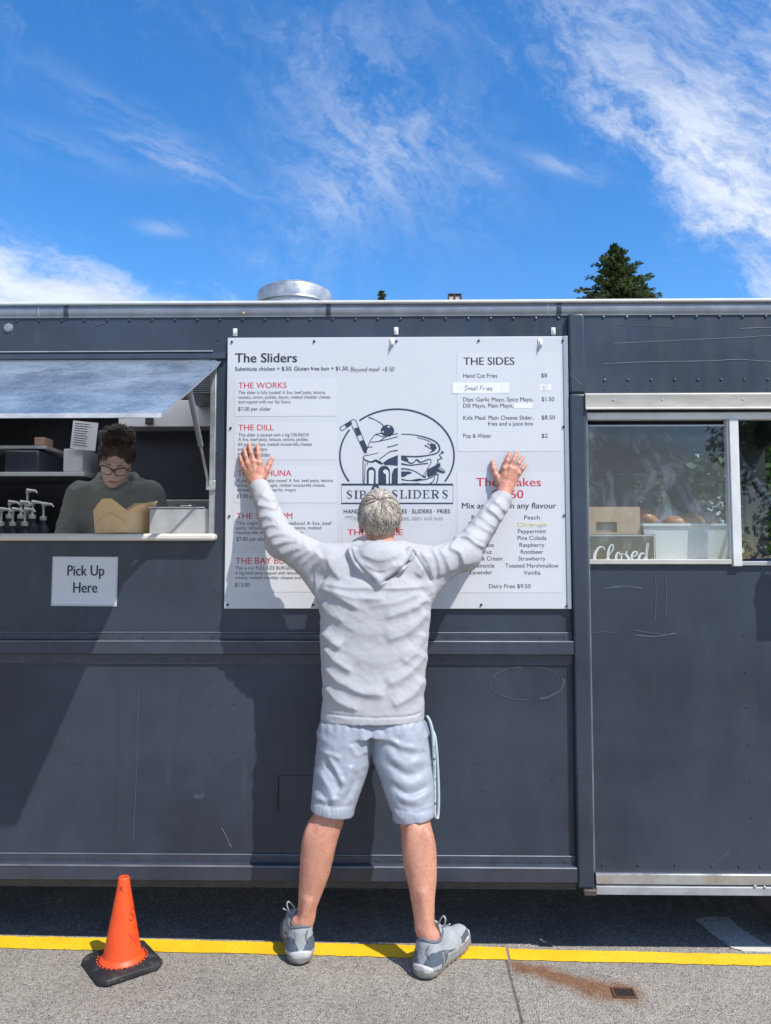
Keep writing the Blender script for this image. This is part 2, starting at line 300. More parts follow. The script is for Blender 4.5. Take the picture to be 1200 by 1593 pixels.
# ------------------------------------------------------------------ objects
def tag(o, label=None, cat=None, group=None, kind=None):
    if label: o['label'] = label
    if cat: o['category'] = cat
    if group: o['group'] = group
    if kind: o['kind'] = kind
    return o
def thing(name, label, cat, loc=(0, 0, 0), rz=0.0, group=None):
    o = bpy.data.objects.new(name, None); COL.objects.link(o); o.location = loc; o.rotation_euler = (0, 0, rz); o.empty_display_size = 0.05
    return tag(o, label, cat, group)
def dup(root, loc, rz=None, label=None):
    r = root.copy(); COL.objects.link(r); r.location = loc
    if rz is not None: r.rotation_euler = (0, 0, rz)
    if label: r['label'] = label
    for ch in list(root.children):
        c = ch.copy(); COL.objects.link(c); c.parent = r
        for g in list(ch.children):
            e = g.copy(); COL.objects.link(e); e.parent = c
    return r
class MB:
    def __init__(s): s.v = []; s.f = []; s.mi = []
    def face(s, pts, mi=0):
        b = len(s.v); s.v += [tuple(p) for p in pts]; s.f.append(tuple(range(b, b+len(pts)))); s.mi.append(mi)
    def raw(s, vs, fs, mi=0):
        b = len(s.v); s.v += [tuple(p) for p in vs]; s.f += [tuple(i+b for i in f) for f in fs]; s.mi += [mi]*len(fs)
    def box(s, x0, x1, y0, y1, z0, z1, mi=0, R=None, c=None):
        x0, x1 = sorted((x0, x1)); y0, y1 = sorted((y0, y1)); z0, z1 = sorted((z0, z1))
        vs = [Vector(p) for p in ((x0,y0,z0),(x1,y0,z0),(x1,y1,z0),(x0,y1,z0),(x0,y0,z1),(x1,y0,z1),(x1,y1,z1),(x0,y1,z1))]
        if R is not None:
            c = Vector(c) if c is not None else Vector(((x0+x1)/2, (y0+y1)/2, (z0+z1)/2)); vs = [c + R @ (p-c) for p in vs]
        s.raw(vs, [(3,2,1,0),(4,5,6,7),(0,1,5,4),(1,2,6,5),(2,3,7,6),(3,0,4,7)], mi)
    def prism(s, poly, y0, y1, mi=0):        # poly in (x, z), counter-clockwise seen from -y
        n = len(poly); y0, y1 = sorted((y0, y1))
        a = sum(poly[i][0]*poly[(i+1)%n][1]-poly[(i+1)%n][0]*poly[i][1] for i in range(n))
        if a < 0: poly = poly[::-1]
        vs = [(p[0], y0, p[1]) for p in poly] + [(p[0], y1, p[1]) for p in poly]
        fs = [tuple(range(n)), tuple(range(2*n-1, n-1, -1))] + [(j, i, i+n, j+n) for i, j in ((i, (i+1) % n) for i in range(n))]
        s.raw(vs, fs, mi)
    def extrude_x(s, prof, x0, x1, mi=0):    # prof in (y, z)
        n = len(prof); a = sum(prof[i][0]*prof[(i+1)%n][1]-prof[(i+1)%n][0]*prof[i][1] for i in range(n))
        if a < 0: prof = prof[::-1]
        vs = [(x0, p[0], p[1]) for p in prof] + [(x1, p[0], p[1]) for p in prof]
        fs = [tuple(range(n-1, -1, -1)), tuple(range(n, 2*n))] + [(i, j, j+n, i+n) for i, j in ((i, (i+1) % n) for i in range(n))]
        s.raw(vs, fs, mi)
    def tube(s, pts, rad, n=8, mi=0, closed=False, flat=None):
        pts = [Vector(p) for p in pts]; N = len(pts); rad = rad if hasattr(rad, '__len__') else [rad]*N
        rings = []; ref = None
        for i, p in enumerate(pts):
            a = pts[(i-1) % N] if (closed or i > 0) else p; b = pts[(i+1) % N] if (closed or i < N-1) else p
            t = (b-a).normalized() if (b-a).length > 1e-9 else Vector((0, 0, 1))
            if ref is None: ref = Vector((0, 0, 1)) if abs(t.z) < 0.9 else Vector((1, 0, 0))
            u = ref - t*ref.dot(t)
            if u.length < 1e-5: u = Vector((1, 0.3, 0)) - t*t.x
            u.normalize(); ref = u; v_ = t.cross(u)
            rings.append([p + (u*math.cos(k*2*math.pi/n) + v_*math.sin(k*2*math.pi/n))*rad[i] for k in range(n)])
        b = len(s.v)
        for r in rings: s.v += [tuple(q) for q in r]
        for i in range(N if closed else N-1):
            j = (i+1) % N
            for k in range(n):
                s.f.append((b+i*n+k, b+i*n+(k+1) % n, b+j*n+(k+1) % n, b+j*n+k)); s.mi.append(mi)
        if not closed:
            s.f.append(tuple(b+k for k in range(n-1, -1, -1))); s.mi.append(mi)
            s.f.append(tuple(b+(N-1)*n+k for k in range(n))); s.mi.append(mi)
    def lathe(s, prof, c=(0, 0, 0), n=32, mi=0, cap0=True, cap1=True):   # prof (r, z)
        b = len(s.v); c = Vector(c)
        for r, z in prof:
            s.v += [(c.x+r*math.cos(k*2*math.pi/n), c.y+r*math.sin(k*2*math.pi/n), c.z+z) for k in range(n)]
        for i in range(len(prof)-1):
            for k in range(n):
                s.f.append((b+i*n+k, b+i*n+(k+1) % n, b+(i+1)*n+(k+1) % n, b+(i+1)*n+k)); s.mi.append(mi)
        if cap0: s.f.append(tuple(b+k for k in range(n-1, -1, -1))); s.mi.append(mi)
        if cap1: s.f.append(tuple(b+(len(prof)-1)*n+k for k in range(n))); s.mi.append(mi)
    def dome(s, x, z, y, r=0.006, h=0.004, mi=0):       # rivet head standing off the plane y towards -y
        n = 8; b = len(s.v)
        for rr, hh in ((r, 0), (r*0.8, h*0.65)):
            s.v += [(x+rr*math.cos(k*2*math.pi/n), y-hh, z+rr*math.sin(k*2*math.pi/n)) for k in range(n)]
        s.v.append((x, y-h, z))
        for k in range(n):
            s.f.append((b+k, b+(k+1) % n, b+n+(k+1) % n, b+n+k)); s.mi.append(mi); s.f.append((b+n+k, b+n+(k+1) % n, b+2*n)); s.mi.append(mi)
    def stroke(s, pts, wd, y, th=0.0006, mi=0, closed=False):           # flat stroke of width wd on the plane y (x, z points)
        P = [Vector((p[0], p[1])) for p in pts]; N = len(P); wd = wd if hasattr(wd, '__len__') else [wd]*N
        L, R = [], []
        for i in range(N):
            a = P[(i-1) % N] if (closed or i > 0) else P[i]; b = P[(i+1) % N] if (closed or i < N-1) else P[i]
            t = (b-a); t = t.normalized() if t.length > 1e-9 else Vector((1, 0)); n = Vector((-t.y, t.x))
            L.append(P[i]+n*wd[i]/2); R.append(P[i]-n*wd[i]/2)
        for i in range(N if closed else N-1):
            j = (i+1) % N
            s.face([(R[i].x, y-th, R[i].y), (R[j].x, y-th, R[j].y), (L[j].x, y-th, L[j].y), (L[i].x, y-th, L[i].y)], mi)
    def holed(s, x0, x1, z0, z1, y0, y1, hole):
        """sheet with rectangular holes that share one height band"""
        hs_ = sorted(hole, key=lambda h: h[0]); za, zb = hs_[0][2], hs_[0][3]
        xs = [x0]; 
        for h in hs_: xs += [h[0], h[1]]
        xs.append(x1); zs = [z0, za, zb, z1]
        idx = {}
        for side, y in ((0, y0), (1, y1)):
            for i, x in enumerate(xs):
                for k, z in enumerate(zs): idx[(side, i, k)] = len(s.v); s.v.append((x, y, z))
        def isopen(i, k): return k == 1 and i % 2 == 1
        nx, nz = len(xs)-1, 3
        for i in range(nx):
            for k in range(nz):
                if isopen(i, k): continue
                a = [(i, k), (i+1, k), (i+1, k+1), (i, k+1)]
                s.f.append(tuple(idx[(0,)+q] for q in a)); s.f.append(tuple(idx[(1,)+q] for q in a[::-1])); s.mi += [0, 0]
                for (p, q, di, dk) in ((a[0], a[1], 0, -1), (a[1], a[2], 1, 0), (a[2], a[3], 0, 1), (a[3], a[0], -1, 0)):
                    ni, nk = i+di, k+dk
                    if ni < 0 or ni >= nx or nk < 0 or nk >= nz or isopen(ni, nk):
                        s.f.append((idx[(0,)+q], idx[(0,)+p], idx[(1,)+p], idx[(1,)+q])); s.mi.append(0)
    def build(s, name, mats, parent=None, origin=None, bevel=0.0, smooth=False, angle=35, seg=2, weld=False):
        me = bpy.data.meshes.new(name)
        vs = s.v if origin is None else [(p[0]-origin[0], p[1]-origin[1], p[2]-origin[2]) for p in s.v]
        me.from_pydata(vs, [], s.f)
        mats = mats if isinstance(mats, (list, tuple)) else [mats]
        for m_ in mats: me.materials.append(m_)
        if len(mats) > 1: me.polygons.foreach_set('material_index', s.mi)
        if weld:
            bm = bmesh.new(); bm.from_mesh(me); bmesh.ops.remove_doubles(bm, verts=bm.verts, dist=1e-5); bm.to_mesh(me); bm.free()
        if smooth:
            me.shade_smooth()
            if angle < 180: me.set_sharp_from_angle(angle=math.radians(angle))
        me.update()
        o = bpy.data.objects.new(name, me); COL.objects.link(o)
        if parent is not None: o.parent = parent
        if bevel:
            b = o.modifiers.new('bevel', 'BEVEL'); b.width = bevel; b.segments = seg; b.limit_method = 'ANGLE'; b.angle_limit = math.radians(40)
            if not smooth: me.shade_smooth(); me.set_sharp_from_angle(angle=math.radians(35))
        return o
def struct(name, mb, m_, **kw):
    o = mb.build(name, m_, **kw); o['kind'] = 'structure'; return o

# ------------------------------------------------------------------ lettering
_tc = {}
def glyphs(txt, bold=0.0):
    k = (txt, bold)
    if k in _tc: return _tc[k]
    cu = bpy.data.curves.new('lettering', 'FONT'); cu.body = txt; cu.size = 1.0; cu.offset = bold; cu.resolution_u = 4; cu.fill_mode = 'FRONT'
    ob = bpy.data.objects.new('lettering', cu); COL.objects.link(ob)
    me = ob.to_mesh(); vs = [(v.co.x, v.co.y) for v in me.vertices]; fs = [tuple(p.vertices) for p in me.polygons]
    ob.to_mesh_clear(); bpy.data.objects.remove(ob); bpy.data.curves.remove(cu)
    _tc[k] = (vs, fs); return vs, fs
_cap = None
def text(mb, txt, px, py, wpx, cap, out, bold=0.012, align='L', mi=0):
    """cap height and width in photo pixels, measured on the wall plane; px is the left edge (L) or the middle (C) and py the baseline"""
    global _cap
    if _cap is None: _cap = max(v[1] for v in glyphs('H')[0])
    vs, fs = glyphs(txt, 0.0); x0 = min(v[0] for v in vs); x1 = max(v[0] for v in vs)
    if align == 'C': px = px - wpx/2
    ax, az = wl(px, py, out); bx, _ = wl(px+wpx, py, out); _, cz = wl(px, py-cap, out)
    sx = (bx-ax)/(x1-x0); sz = (cz-az)/_cap
    for j, e in enumerate((-1, 1) if bold > 0.002 else (0,)):
        mb.raw([(ax+(v[0]-x0+e*bold)*sx, -out-j*0.00008, az+v[1]*sz) for v in vs], fs, mi)
def curve(pts, n=6):                         # Catmull-Rom through 2D points
    P = [pts[0]]+list(pts)+[pts[-1]]; o = []
    for i in range(1, len(P)-2):
        for k in range(n):
            t = k/n; a, b, c, d_ = P[i-1], P[i], P[i+1], P[i+2]
            o.append(tuple(0.5*((2*b[j])+(-a[j]+c[j])*t+(2*a[j]-5*b[j]+4*c[j]-d_[j])*t*t+(-a[j]+3*b[j]-3*c[j]+d_[j])*t**3) for j in range(len(b))))
    o.append(tuple(pts[-1])); return o

# ------------------------------------------------------------------ SDF modelling for bodies and cloth
def vnoise(P, seed=0):
    P = np.asarray(P, dtype=np.float64); I = np.floor(P).astype(np.int64); f = P-I; f = f*f*(3-2*f)
    def h(i, j, k):
        n = (i*374761393 + j*668265263 + k*1274126177 + seed*974634777) & 0xffffffff
        n = ((n ^ (n >> 13))*1274126177) & 0xffffffff; n = n ^ (n >> 16); return (n & 0xffff)/65535.0
    r = 0
    for a in (0, 1):
        for b in (0, 1):
            for c in (0, 1):
                wgt = (f[:, 0] if a else 1-f[:, 0])*(f[:, 1] if b else 1-f[:, 1])*(f[:, 2] if c else 1-f[:, 2])
                r = r + wgt*h(I[:, 0]+a, I[:, 1]+b, I[:, 2]+c)
    return r
class SDF:
    def __init__(s, lo, hi, h):
        s.lo = np.array(lo, float); s.h = h; s.n = np.ceil((np.array(hi)-s.lo)/h).astype(int)+1
        s.ax = [(s.lo[i]+np.arange(s.n[i])*h).astype(np.float32) for i in range(3)]
        s.F = np.full(tuple(s.n), 1.0, np.float32)
    def _apply(s, fn, lo, hi, k, op):
        m_ = k+4*s.h; a = []; 
        for i in range(3):
            i0 = max(int((lo[i]-m_-s.lo[i])/s.h), 0); i1 = min(int((hi[i]+m_-s.lo[i])/s.h)+2, s.n[i])
            if i1 <= i0: return
            a.append((i0, i1))
        X = s.ax[0][a[0][0]:a[0][1], None, None]; Y = s.ax[1][None, a[1][0]:a[1][1], None]; Z = s.ax[2][None, None, a[2][0]:a[2][1]]
        D = fn(X, Y, Z).astype(np.float32); sl = tuple(slice(*q) for q in a); F = s.F[sl]
        if op == 'sub':
            D = -D
            if k > 0: hh = np.clip(0.5+0.5*(D-F)/k, 0, 1); s.F[sl] = F+(D-F)*hh+k*hh*(1-hh)
            else: s.F[sl] = np.maximum(F, D)
        else:
            if k > 0: hh = np.clip(0.5+0.5*(F-D)/k, 0, 1); s.F[sl] = F+(D-F)*hh-k*hh*(1-hh)
            else: s.F[sl] = np.minimum(F, D)
    def rc(s, a, b, ra, rb, k=0.02, op='add', flat=None):
        a = np.array(a, float); b = np.array(b, float); d_ = b-a; L2 = max(float(d_@d_), 1e-9)
        if flat is not None: nn = np.array(flat[0], float); nn /= np.linalg.norm(nn); q = flat[1]
        def fn(X, Y, Z):
            x, y, z = X-a[0], Y-a[1], Z-a[2]; t = np.clip((x*d_[0]+y*d_[1]+z*d_[2])/L2, 0, 1)
            x = x-t*d_[0]; y = y-t*d_[1]; z = z-t*d_[2]
            if flat is not None:
                e = (x*nn[0]+y*nn[1]+z*nn[2])*(1/q-1); x = x+e*nn[0]; y = y+e*nn[1]; z = z+e*nn[2]
                return (np.sqrt(x*x+y*y+z*z)-(ra+(rb-ra)*t))*(0.5+0.5*q)
            return np.sqrt(x*x+y*y+z*z)-(ra+(rb-ra)*t)
        r = max(ra, rb); s._apply(fn, np.minimum(a, b)-r, np.maximum(a, b)+r, k, op)
    def chain(s, pts, rads, k=0.02, op='add', flat=None):
        for i in range(len(pts)-1): s.rc(pts[i], pts[i+1], rads[i], rads[i+1], k, op, flat)
    def ell(s, c, r, k=0.02, op='add', R=None):
        c = np.array(c, float); r = np.array(r, float)
        def fn(X, Y, Z):
            x, y, z = X-c[0], Y-c[1], Z-c[2]
            if R is not None: x, y, z = (R[0][0]*x+R[1][0]*y+R[2][0]*z), (R[0][1]*x+R[1][1]*y+R[2][1]*z), (R[0][2]*x+R[1][2]*y+R[2][2]*z)
            k0 = np.sqrt((x/r[0])**2+(y/r[1])**2+(z/r[2])**2); k1 = np.sqrt((x/r[0]**2)**2+(y/r[1]**2)**2+(z/r[2]**2)**2)
            return k0*(k0-1)/np.maximum(k1, 1e-6)
        m_ = r if R is None else np.full(3, r.max()); s._apply(fn, c-m_, c+m_, k, op)
    def loft(s, tab, k=0.02, p=2.3, op='add'):           # rows z, cx, cy, rx, ry
        T = np.array(sorted(tab), float); z = T[:, 0]
        def fn(X, Y, Z):
            cx, cy, rx, ry = (np.interp(Z, z, T[:, i]) for i in (1, 2, 3, 4))
            q = (np.abs((X-cx)/rx)**p+np.abs((Y-cy)/ry)**p)**(1/p); dd = (q-1)*np.minimum(rx, ry)
            return np.maximum(dd, np.maximum(z[0]-Z, Z-z[-1]))
        lo = [(T[:, 1]-T[:, 3]).min(), (T[:, 2]-T[:, 4]).min(), z[0]]; hi = [(T[:, 1]+T[:, 3]).max(), (T[:, 2]+T[:, 4]).max(), z[-1]]
        s._apply(fn, lo, hi, k, op)
    def disp(s, fn, band=0.03):
        I = np.where(np.abs(s.F) < band); P = np.stack([s.ax[i][I[i]] for i in range(3)], 1).astype(float); s.F[I] -= fn(P).astype(np.float32)
    def mesh(s, smooth=1):
        F = s.F; S = F < 0; n = np.array(F.shape); c = [F[i:n[0]-1+i, j:n[1]-1+j, k:n[2]-1+k] for i in (0, 1) for j in (0, 1) for k in (0, 1)]
        cnt = sum((q < 0).astype(np.int8) for q in c); mk = (cnt > 0) & (cnt < 8)
        I = np.stack(np.where(mk), 1); idx = np.full(mk.shape, -1, np.int64); idx[mk] = np.arange(len(I))
        vals = np.stack([q[mk] for q in c], 1); off = np.array([(i, j, k) for i in (0, 1) for j in (0, 1) for k in (0, 1)], float)
        acc = np.zeros((len(I), 3)); ct = np.zeros(len(I))
        for a in range(8):
            for b in range(a+1, 8):
                if np.abs(off[a]-off[b]).sum() != 1: continue
                fa, fb = vals[:, a], vals[:, b]; x = (fa < 0) != (fb < 0); t = np.where(x, fa/np.where(x, fa-fb, 1), 0)
                acc += np.where(x[:, None], off[a]+t[:, None]*(off[b]-off[a]), 0); ct += x
        Vv = s.lo+(I+acc/ct[:, None])*s.h
        quads = []
        for axn in range(3):
            o1, o2 = [q for q in range(3) if q != axn]
            sl0 = [slice(1, -1)]*3; sl0[axn] = slice(0, -1); sl1 = [slice(1, -1)]*3; sl1[axn] = slice(1, None)
            A, B = S[tuple(sl0)], S[tuple(sl1)]; E = np.stack(np.where(A != B), 1)
            if len(E) == 0: continue
            st = A[tuple(E.T)]; base = E.copy(); base[:, o1] += 1; base[:, o2] += 1
            def cell(d1, d2):
                q = base.copy(); q[:, o1] += d1; q[:, o2] += d2; return idx[q[:, 0], q[:, 1], q[:, 2]]
            Q = np.stack([cell(-1, -1), cell(0, -1), cell(0, 0), cell(-1, 0)], 1)
            flip = st if axn != 1 else ~st
            Q[~flip] = Q[~flip][:, ::-1]; quads.append(Q)
        Q = np.concatenate(quads)
        for _ in range(smooth):
            sm = np.zeros_like(Vv); ctt = np.zeros(len(Vv))
            for a in range(4):
                b = (a+1) % 4; np.add.at(sm, Q[:, a], Vv[Q[:, b]]); np.add.at(ctt, Q[:, a], 1); np.add.at(sm, Q[:, b], Vv[Q[:, a]]); np.add.at(ctt, Q[:, b], 1)
            Vv = 0.5*Vv+0.5*sm/np.maximum(ctt, 1)[:, None]
        return Vv, Q
def np_mesh(name, parts, mats, parent=None, origin=(0, 0, 0), matfn=None):
    """join (verts, quads) pieces into one mesh object"""
    Vs, Qs, b = [], [], 0
    for v, q in parts: Vs.append(v); Qs.append(q+b); b += len(v)
    Vv = np.concatenate(Vs); Q = np.concatenate(Qs); me = bpy.data.meshes.new(name)
    me.vertices.add(len(Vv)); me.vertices.foreach_set('co', (Vv-np.array(origin)).astype(np.float32).ravel())
    me.loops.add(Q.size); me.loops.foreach_set('vertex_index', Q.astype(np.int32).ravel())
    me.polygons.add(len(Q)); me.polygons.foreach_set('loop_start', np.arange(0, Q.size, 4, dtype=np.int32))
    for m_ in (mats if isinstance(mats, (list, tuple)) else [mats]): me.materials.append(m_)
    if matfn is not None: me.polygons.foreach_set('material_index', matfn(Vv[Q].mean(1)).astype(np.int32))
    me.update(calc_edges=True); me.validate(); me.shade_smooth()
    o = bpy.data.objects.new(name, me); COL.objects.link(o)
    if parent is not None: o.parent = parent
    return o
# ------------------------------------------------------------------ ground: pavement, kerb paint, road
def ground_mats():
    # exposed-aggregate pavement
    m_ = bpy.data.materials.new('exposed_aggregate'); m_.use_nodes = True; n = NT(m_.node_tree); b = n.nt.nodes['Principled BSDF']
    tc = n.new('ShaderNodeTexCoord').outputs['Object']
    vc = n.voro(tc, 190, out='Color'); vx, vy, vz = n.sep(vc)
    stone = n.ramp(vx, [(0.0, (0.09, 0.085, 0.08)), (0.2, (0.20, 0.185, 0.165)), (0.45, (0.36, 0.33, 0.28)), (0.7, (0.48, 0.44, 0.36)), (0.9, (0.62, 0.60, 0.54)), (1.0, (0.82, 0.81, 0.78))])
    vd = n.voro(tc, 190); mortar = n.rng(vd, 0.36, 0.62)
    c = n.mix(mortar, stone, (0.30, 0.28, 0.25))
    big = n.noise(tc, 1.6, 6, 0.65); c = n.mix(1.0, c, n.ramp(big, [(0.3, (0.80, 0.77, 0.73)), (0.7, (1.14, 1.10, 1.04))]), 'MULTIPLY')
    spots = n.rng(n.noise(tc, 7, 5, 0.7), 0.62, 0.75, 0.0, 0.35); c = n.mix(spots, c, (0.09, 0.085, 0.075))
    # rust run from the iron pocket towards the kerb joint
    wv = n.noise(tc, 12, 4, 0.6, color=True); p = n.vm('ADD', tc, n.vm('MULTIPLY', n.vm('SUBTRACT', wv, (0.5, 0.5, 0.5)), (0.10, 0.06, 0)))
    X, Y, Z = n.sep(p)
    def seg(a, b_, rad):
        d_ = (b_-a).to_2d(); L2 = d_.dot(d_); t = n.m('DIVIDE', n.add(n.mul(n.sub(X, a.x), d_.x), n.mul(n.sub(Y, a.y), d_.y)), L2, clamp=True)
        qx = n.sub(n.sub(X, a.x), n.mul(t, d_.x)); qy = n.sub(n.sub(Y, a.y), n.mul(t, d_.y))
        return n.rng(n.m('SQRT', n.add(n.mul(qx, qx), n.mul(qy, qy))), 0.0, rad, 1.0, 0.0)
    pts = [gp(972, 1546), gp(925, 1538), gp(880, 1524), gp(845, 1512), gp(808, 1504)]
    r = seg(pts[0], pts[1], 0.115)
    for a, b_, rd in ((pts[1], pts[2], 0.090), (pts[2], pts[3], 0.085), (pts[3], pts[4], 0.070)): r = n.m('MAXIMUM', r, seg(a, b_, rd))
    r = n.m('MULTIPLY', r, n.rng(n.noise(tc, 22, 5, 0.7), 0.22, 0.6, 0.55, 1.35), clamp=True)
    c = n.mix(n.mul(r, 0.85), c, n.mix(n.noise(tc, 30, 4), (0.13, 0.050, 0.020), (0.30, 0.13, 0.05)))
    halo = n.mul(seg(gp(985, 1552), gp(1010, 1562), 0.14), n.rng(n.noise(tc, 10, 4), 0.45, 0.7, 0.0, 0.4)); c = n.mix(halo, c, (0.50, 0.44, 0.33))
    for (a, b_, wd, k) in ((gp(789, 1500), gp(815, 1600), 0.010, 0.75), (gp(812, 1500), gp(843, 1600), 0.005, 0.35)):   # cut joints
        d_ = (b_-a); d_ = Vector((d_.x, d_.y)).normalized(); x0, y0, _ = n.sep(n.vm('ADD', tc, n.vm('MULTIPLY', n.vm('SUBTRACT', wv, (0.5, 0.5, 0.5)), (0.012, 0.012, 0))))
        dist = n.m('ABSOLUTE', n.add(n.mul(n.sub(x0, a.x), -d_.y), n.mul(n.sub(y0, a.y), d_.x)))
        c = n.mix(n.rng(dist, 0.0, wd, k, 0.0), c, (0.05, 0.045, 0.04))
    n.put(b.inputs['Base Color'], c); b.inputs['Roughness'].default_value = 0.85; b.inputs['Specular IOR Level'].default_value = 0.3
    n.put(b.inputs['Normal'], n.bump(n.add(n.mul(n.rng(vd, 0.0, 0.6, 1.0, 0.0), 1.0), n.mul(n.noise(tc, 25, 4), 0.8)), 0.8, 0.006))
    M['pavement'] = m_
    # asphalt
    m_ = bpy.data.materials.new('asphalt'); m_.use_nodes = True; n = NT(m_.node_tree); b = n.nt.nodes['Principled BSDF']
    tc = n.new('ShaderNodeTexCoord').outputs['Object']; vx, _, _ = n.sep(n.voro(tc, 95, out='Color')); vd = n.voro(tc, 95)
    st = n.ramp(vx, [(0.0, (0.17, 0.166, 0.165)), (0.55, (0.32, 0.31, 0.30)), (0.88, (0.48, 0.46, 0.45)), (0.96, (0.30, 0.30, 0.30)), (1.0, (0.50, 0.49, 0.46))])
    c = n.mix(n.rng(vd, 0.4, 0.65), st, (0.24, 0.233, 0.23)); c = n.mix(1.0, c, n.ramp(n.noise(tc, 2.5, 5, 0.6), [(0.3, (0.85, 0.80, 0.74)), (0.7, (1.45, 1.36, 1.26))]), 'MULTIPLY')
    n.put(b.inputs['Base Color'], c); b.inputs['Roughness'].default_value = 0.8; n.put(b.inputs['Normal'], n.bump(n.rng(vd, 0.0, 0.6, 1.0, 0.0), 0.8, 0.006)); M['asphalt'] = m_
    # worn paints
    for nm, col, wear, under in (('kerb_yellow', (0.82, 0.50, 0.010), 0.64, (0.26, 0.20, 0.12)), ('road_white', (0.75, 0.73, 0.69), 0.60, (0.05, 0.05, 0.055)), ('ghost_white', (0.45, 0.44, 0.43), 0.5, (0.26, 0.255, 0.255))):
        m_ = bpy.data.materials.new(nm+'_paint'); m_.use_nodes = True; n = NT(m_.node_tree); b = n.nt.nodes['Principled BSDF']
        tc = n.new('ShaderNodeTexCoord').outputs['Object']; f = n.noise(tc, 90, 5, 0.7); g = n.noise(tc, 6, 5, 0.7)
        c = n.mix(n.rng(g, 0.3, 0.7), tuple(x*0.86 for x in col), tuple(min(x*1.1, 1) for x in col))
        c = n.mix(n.rng(n.add(n.mul(f, 0.6), n.mul(g, 0.4)), wear-0.08, wear+0.02, 0.0, 0.85), c, under)
        n.put(b.inputs['Base Color'], c); b.inputs['Roughness'].default_value = 0.6; n.put(b.inputs['Normal'], n.bump(n.voro(tc, 150), 0.4, 0.004)); M[nm] = m_
ground_mats()
# kerb edge lines on the pavement plane
ka, kb = gp(0, 1456.5), gp(1200, 1483.5); kd = (kb-ka).normalized(); kn = Vector((-kd.y, kd.x, 0))      # kn points to the road
yi0, yi1 = gp(0, 1476.5), gp(1200, 1503.5)
wy = 0.5*(-(yi0-ka).dot(kn) - (yi1-ka).dot(kn))
def kpt(s, o, z=0.0): p = ka + kd*s + kn*o; return (p.x, p.y, z)
mb = MB(); mb.face([kpt(-60, 0.012), kpt(-60, -6.5), kpt(60, -6.5), kpt(60, 0.012)][::1])
b = len(mb.v); mb.face([kpt(60, 0.012), kpt(60, 0.022, -0.012), kpt(-60, 0.022, -0.012), kpt(-60, 0.012)])
pav = struct('pavement', mb, M['pavement'])
mb = MB(); mb.face([kpt(-60, 0.022, -0.012), kpt(60, 0.022, -0.012), kpt(60, 0.030, ROAD-0.02), kpt(-60, 0.030, ROAD-0.02)]); struct('kerb', mb, mat('kerb_concrete', (0.24, 0.235, 0.22), 0.85, var=0.2, vscale=12, bump=0.3, bscale=60))
mb = MB(); mb.face([kpt(-60, 0.026, ROAD), kpt(60, 0.026, ROAD), kpt(60, 1500, ROAD), kpt(-60, 1500, ROAD)])
mb.face([kpt(-900, -700, ROAD-0.01), kpt(900, -700, ROAD-0.01), kpt(900, -6.49, ROAD-0.01), kpt(-900, -6.49, ROAD-0.01)])
mb.face([kpt(-900, -6.4, ROAD-0.05), kpt(900, -6.4, ROAD-0.05), kpt(900, 1500, ROAD-0.05), kpt(-900, 1500, ROAD-0.05)])
struct('road', mb, M['asphalt'])
# yellow band, edges slightly wandering, broken at the joint
random.seed(5)
mb = MB(); sj = (gp(789, 1480)-ka).dot(kd)
for s0, s1 in ((-6, sj-0.004), (sj+0.006, 8)):
    N = int((s1-s0)/0.03); e = lambda: random.uniform(-0.0034, 0.0034)
    P = []
    lip = 0.0
    for i in range(N+1):
        s_ = s0+(s1-s0)*i/N; lipw = 0.006 if s_ < sj else 0.017
        P.append((kpt(s_, -0.002-lipw+e()+0.004, 0.003), kpt(s_, -wy+e(), 0.003)))
    for i in range(N): mb.face([P[i][0], P[i][1], P[i+1][1], P[i+1][0]])
struct('kerb_paint', mb, M['kerb_yellow'])
# white curved stroke on the road and ghosts of old lettering
mb = MB(); A = [gp(*p, ROAD+0.004) for p in ((1081, 1430), (1107, 1426), (1134, 1427), (1156, 1446), (1190, 1468), (1240, 1485), (1230, 1520), (1158, 1480), (1139, 1475), (1110, 1455))]
mb.face([tuple(p) for p in A][::-1]); struct('road_marking', mb, M['road_white'])
mb = MB()
for q in (((868, 1392), (880, 1392), (905, 1415), (893, 1416)), ((965, 1398), (975, 1397), (990, 1416), (978, 1418)), ((920, 1400), (945, 1397), (960, 1413), (950, 1418), (938, 1404), (928, 1408)), ((1085, 1394), (1098, 1393), (1115, 1412), (1103, 1414)), ((1035, 1399), (1046, 1398), (1046, 1416), (1036, 1416)), ((820, 1397), (832, 1396), (838, 1414), (826, 1415))):
    mb.face([tuple(gp(*p, ROAD+0.004)) for p in q][::-1])
struct('worn_road_lettering', mb, M['ghost_white'])

# ------------------------------------------------------------------ the food truck
truck = thing('food_truck', 'dark navy riveted food truck with open serving hatch and cab window along the kerb', 'food truck', (0, YW, ROAD), -WA)
XL, XR, XP = -4.6, 2.75, lx(889, 900)
DEEP = 2.25
z_bot, z_top = lz(1381), lz(484)
wx0, wx1, wz0, wz1 = lx(-330, 700), lx(329, 700), lz(836), lz(563)
cx0, cx1, cz0, cz1 = lx(914, 760), lx(1330, 760), lz(876, 1000), lz(641, 1000)
def rivets(mb, pts, out=0.0, r=0.0055, h=0.004):
    for px, py in pts: x, z = wl(px, py, out); mb.dome(x, z, -out, r, h)
M['ledge'] = mat('worn_ledge_paint', (0.17, 0.185, 0.21), 0.32, 0.2, var=0.5, vscale=5)  # paler paint, puts the sunlit gleam of ledge edges into colour
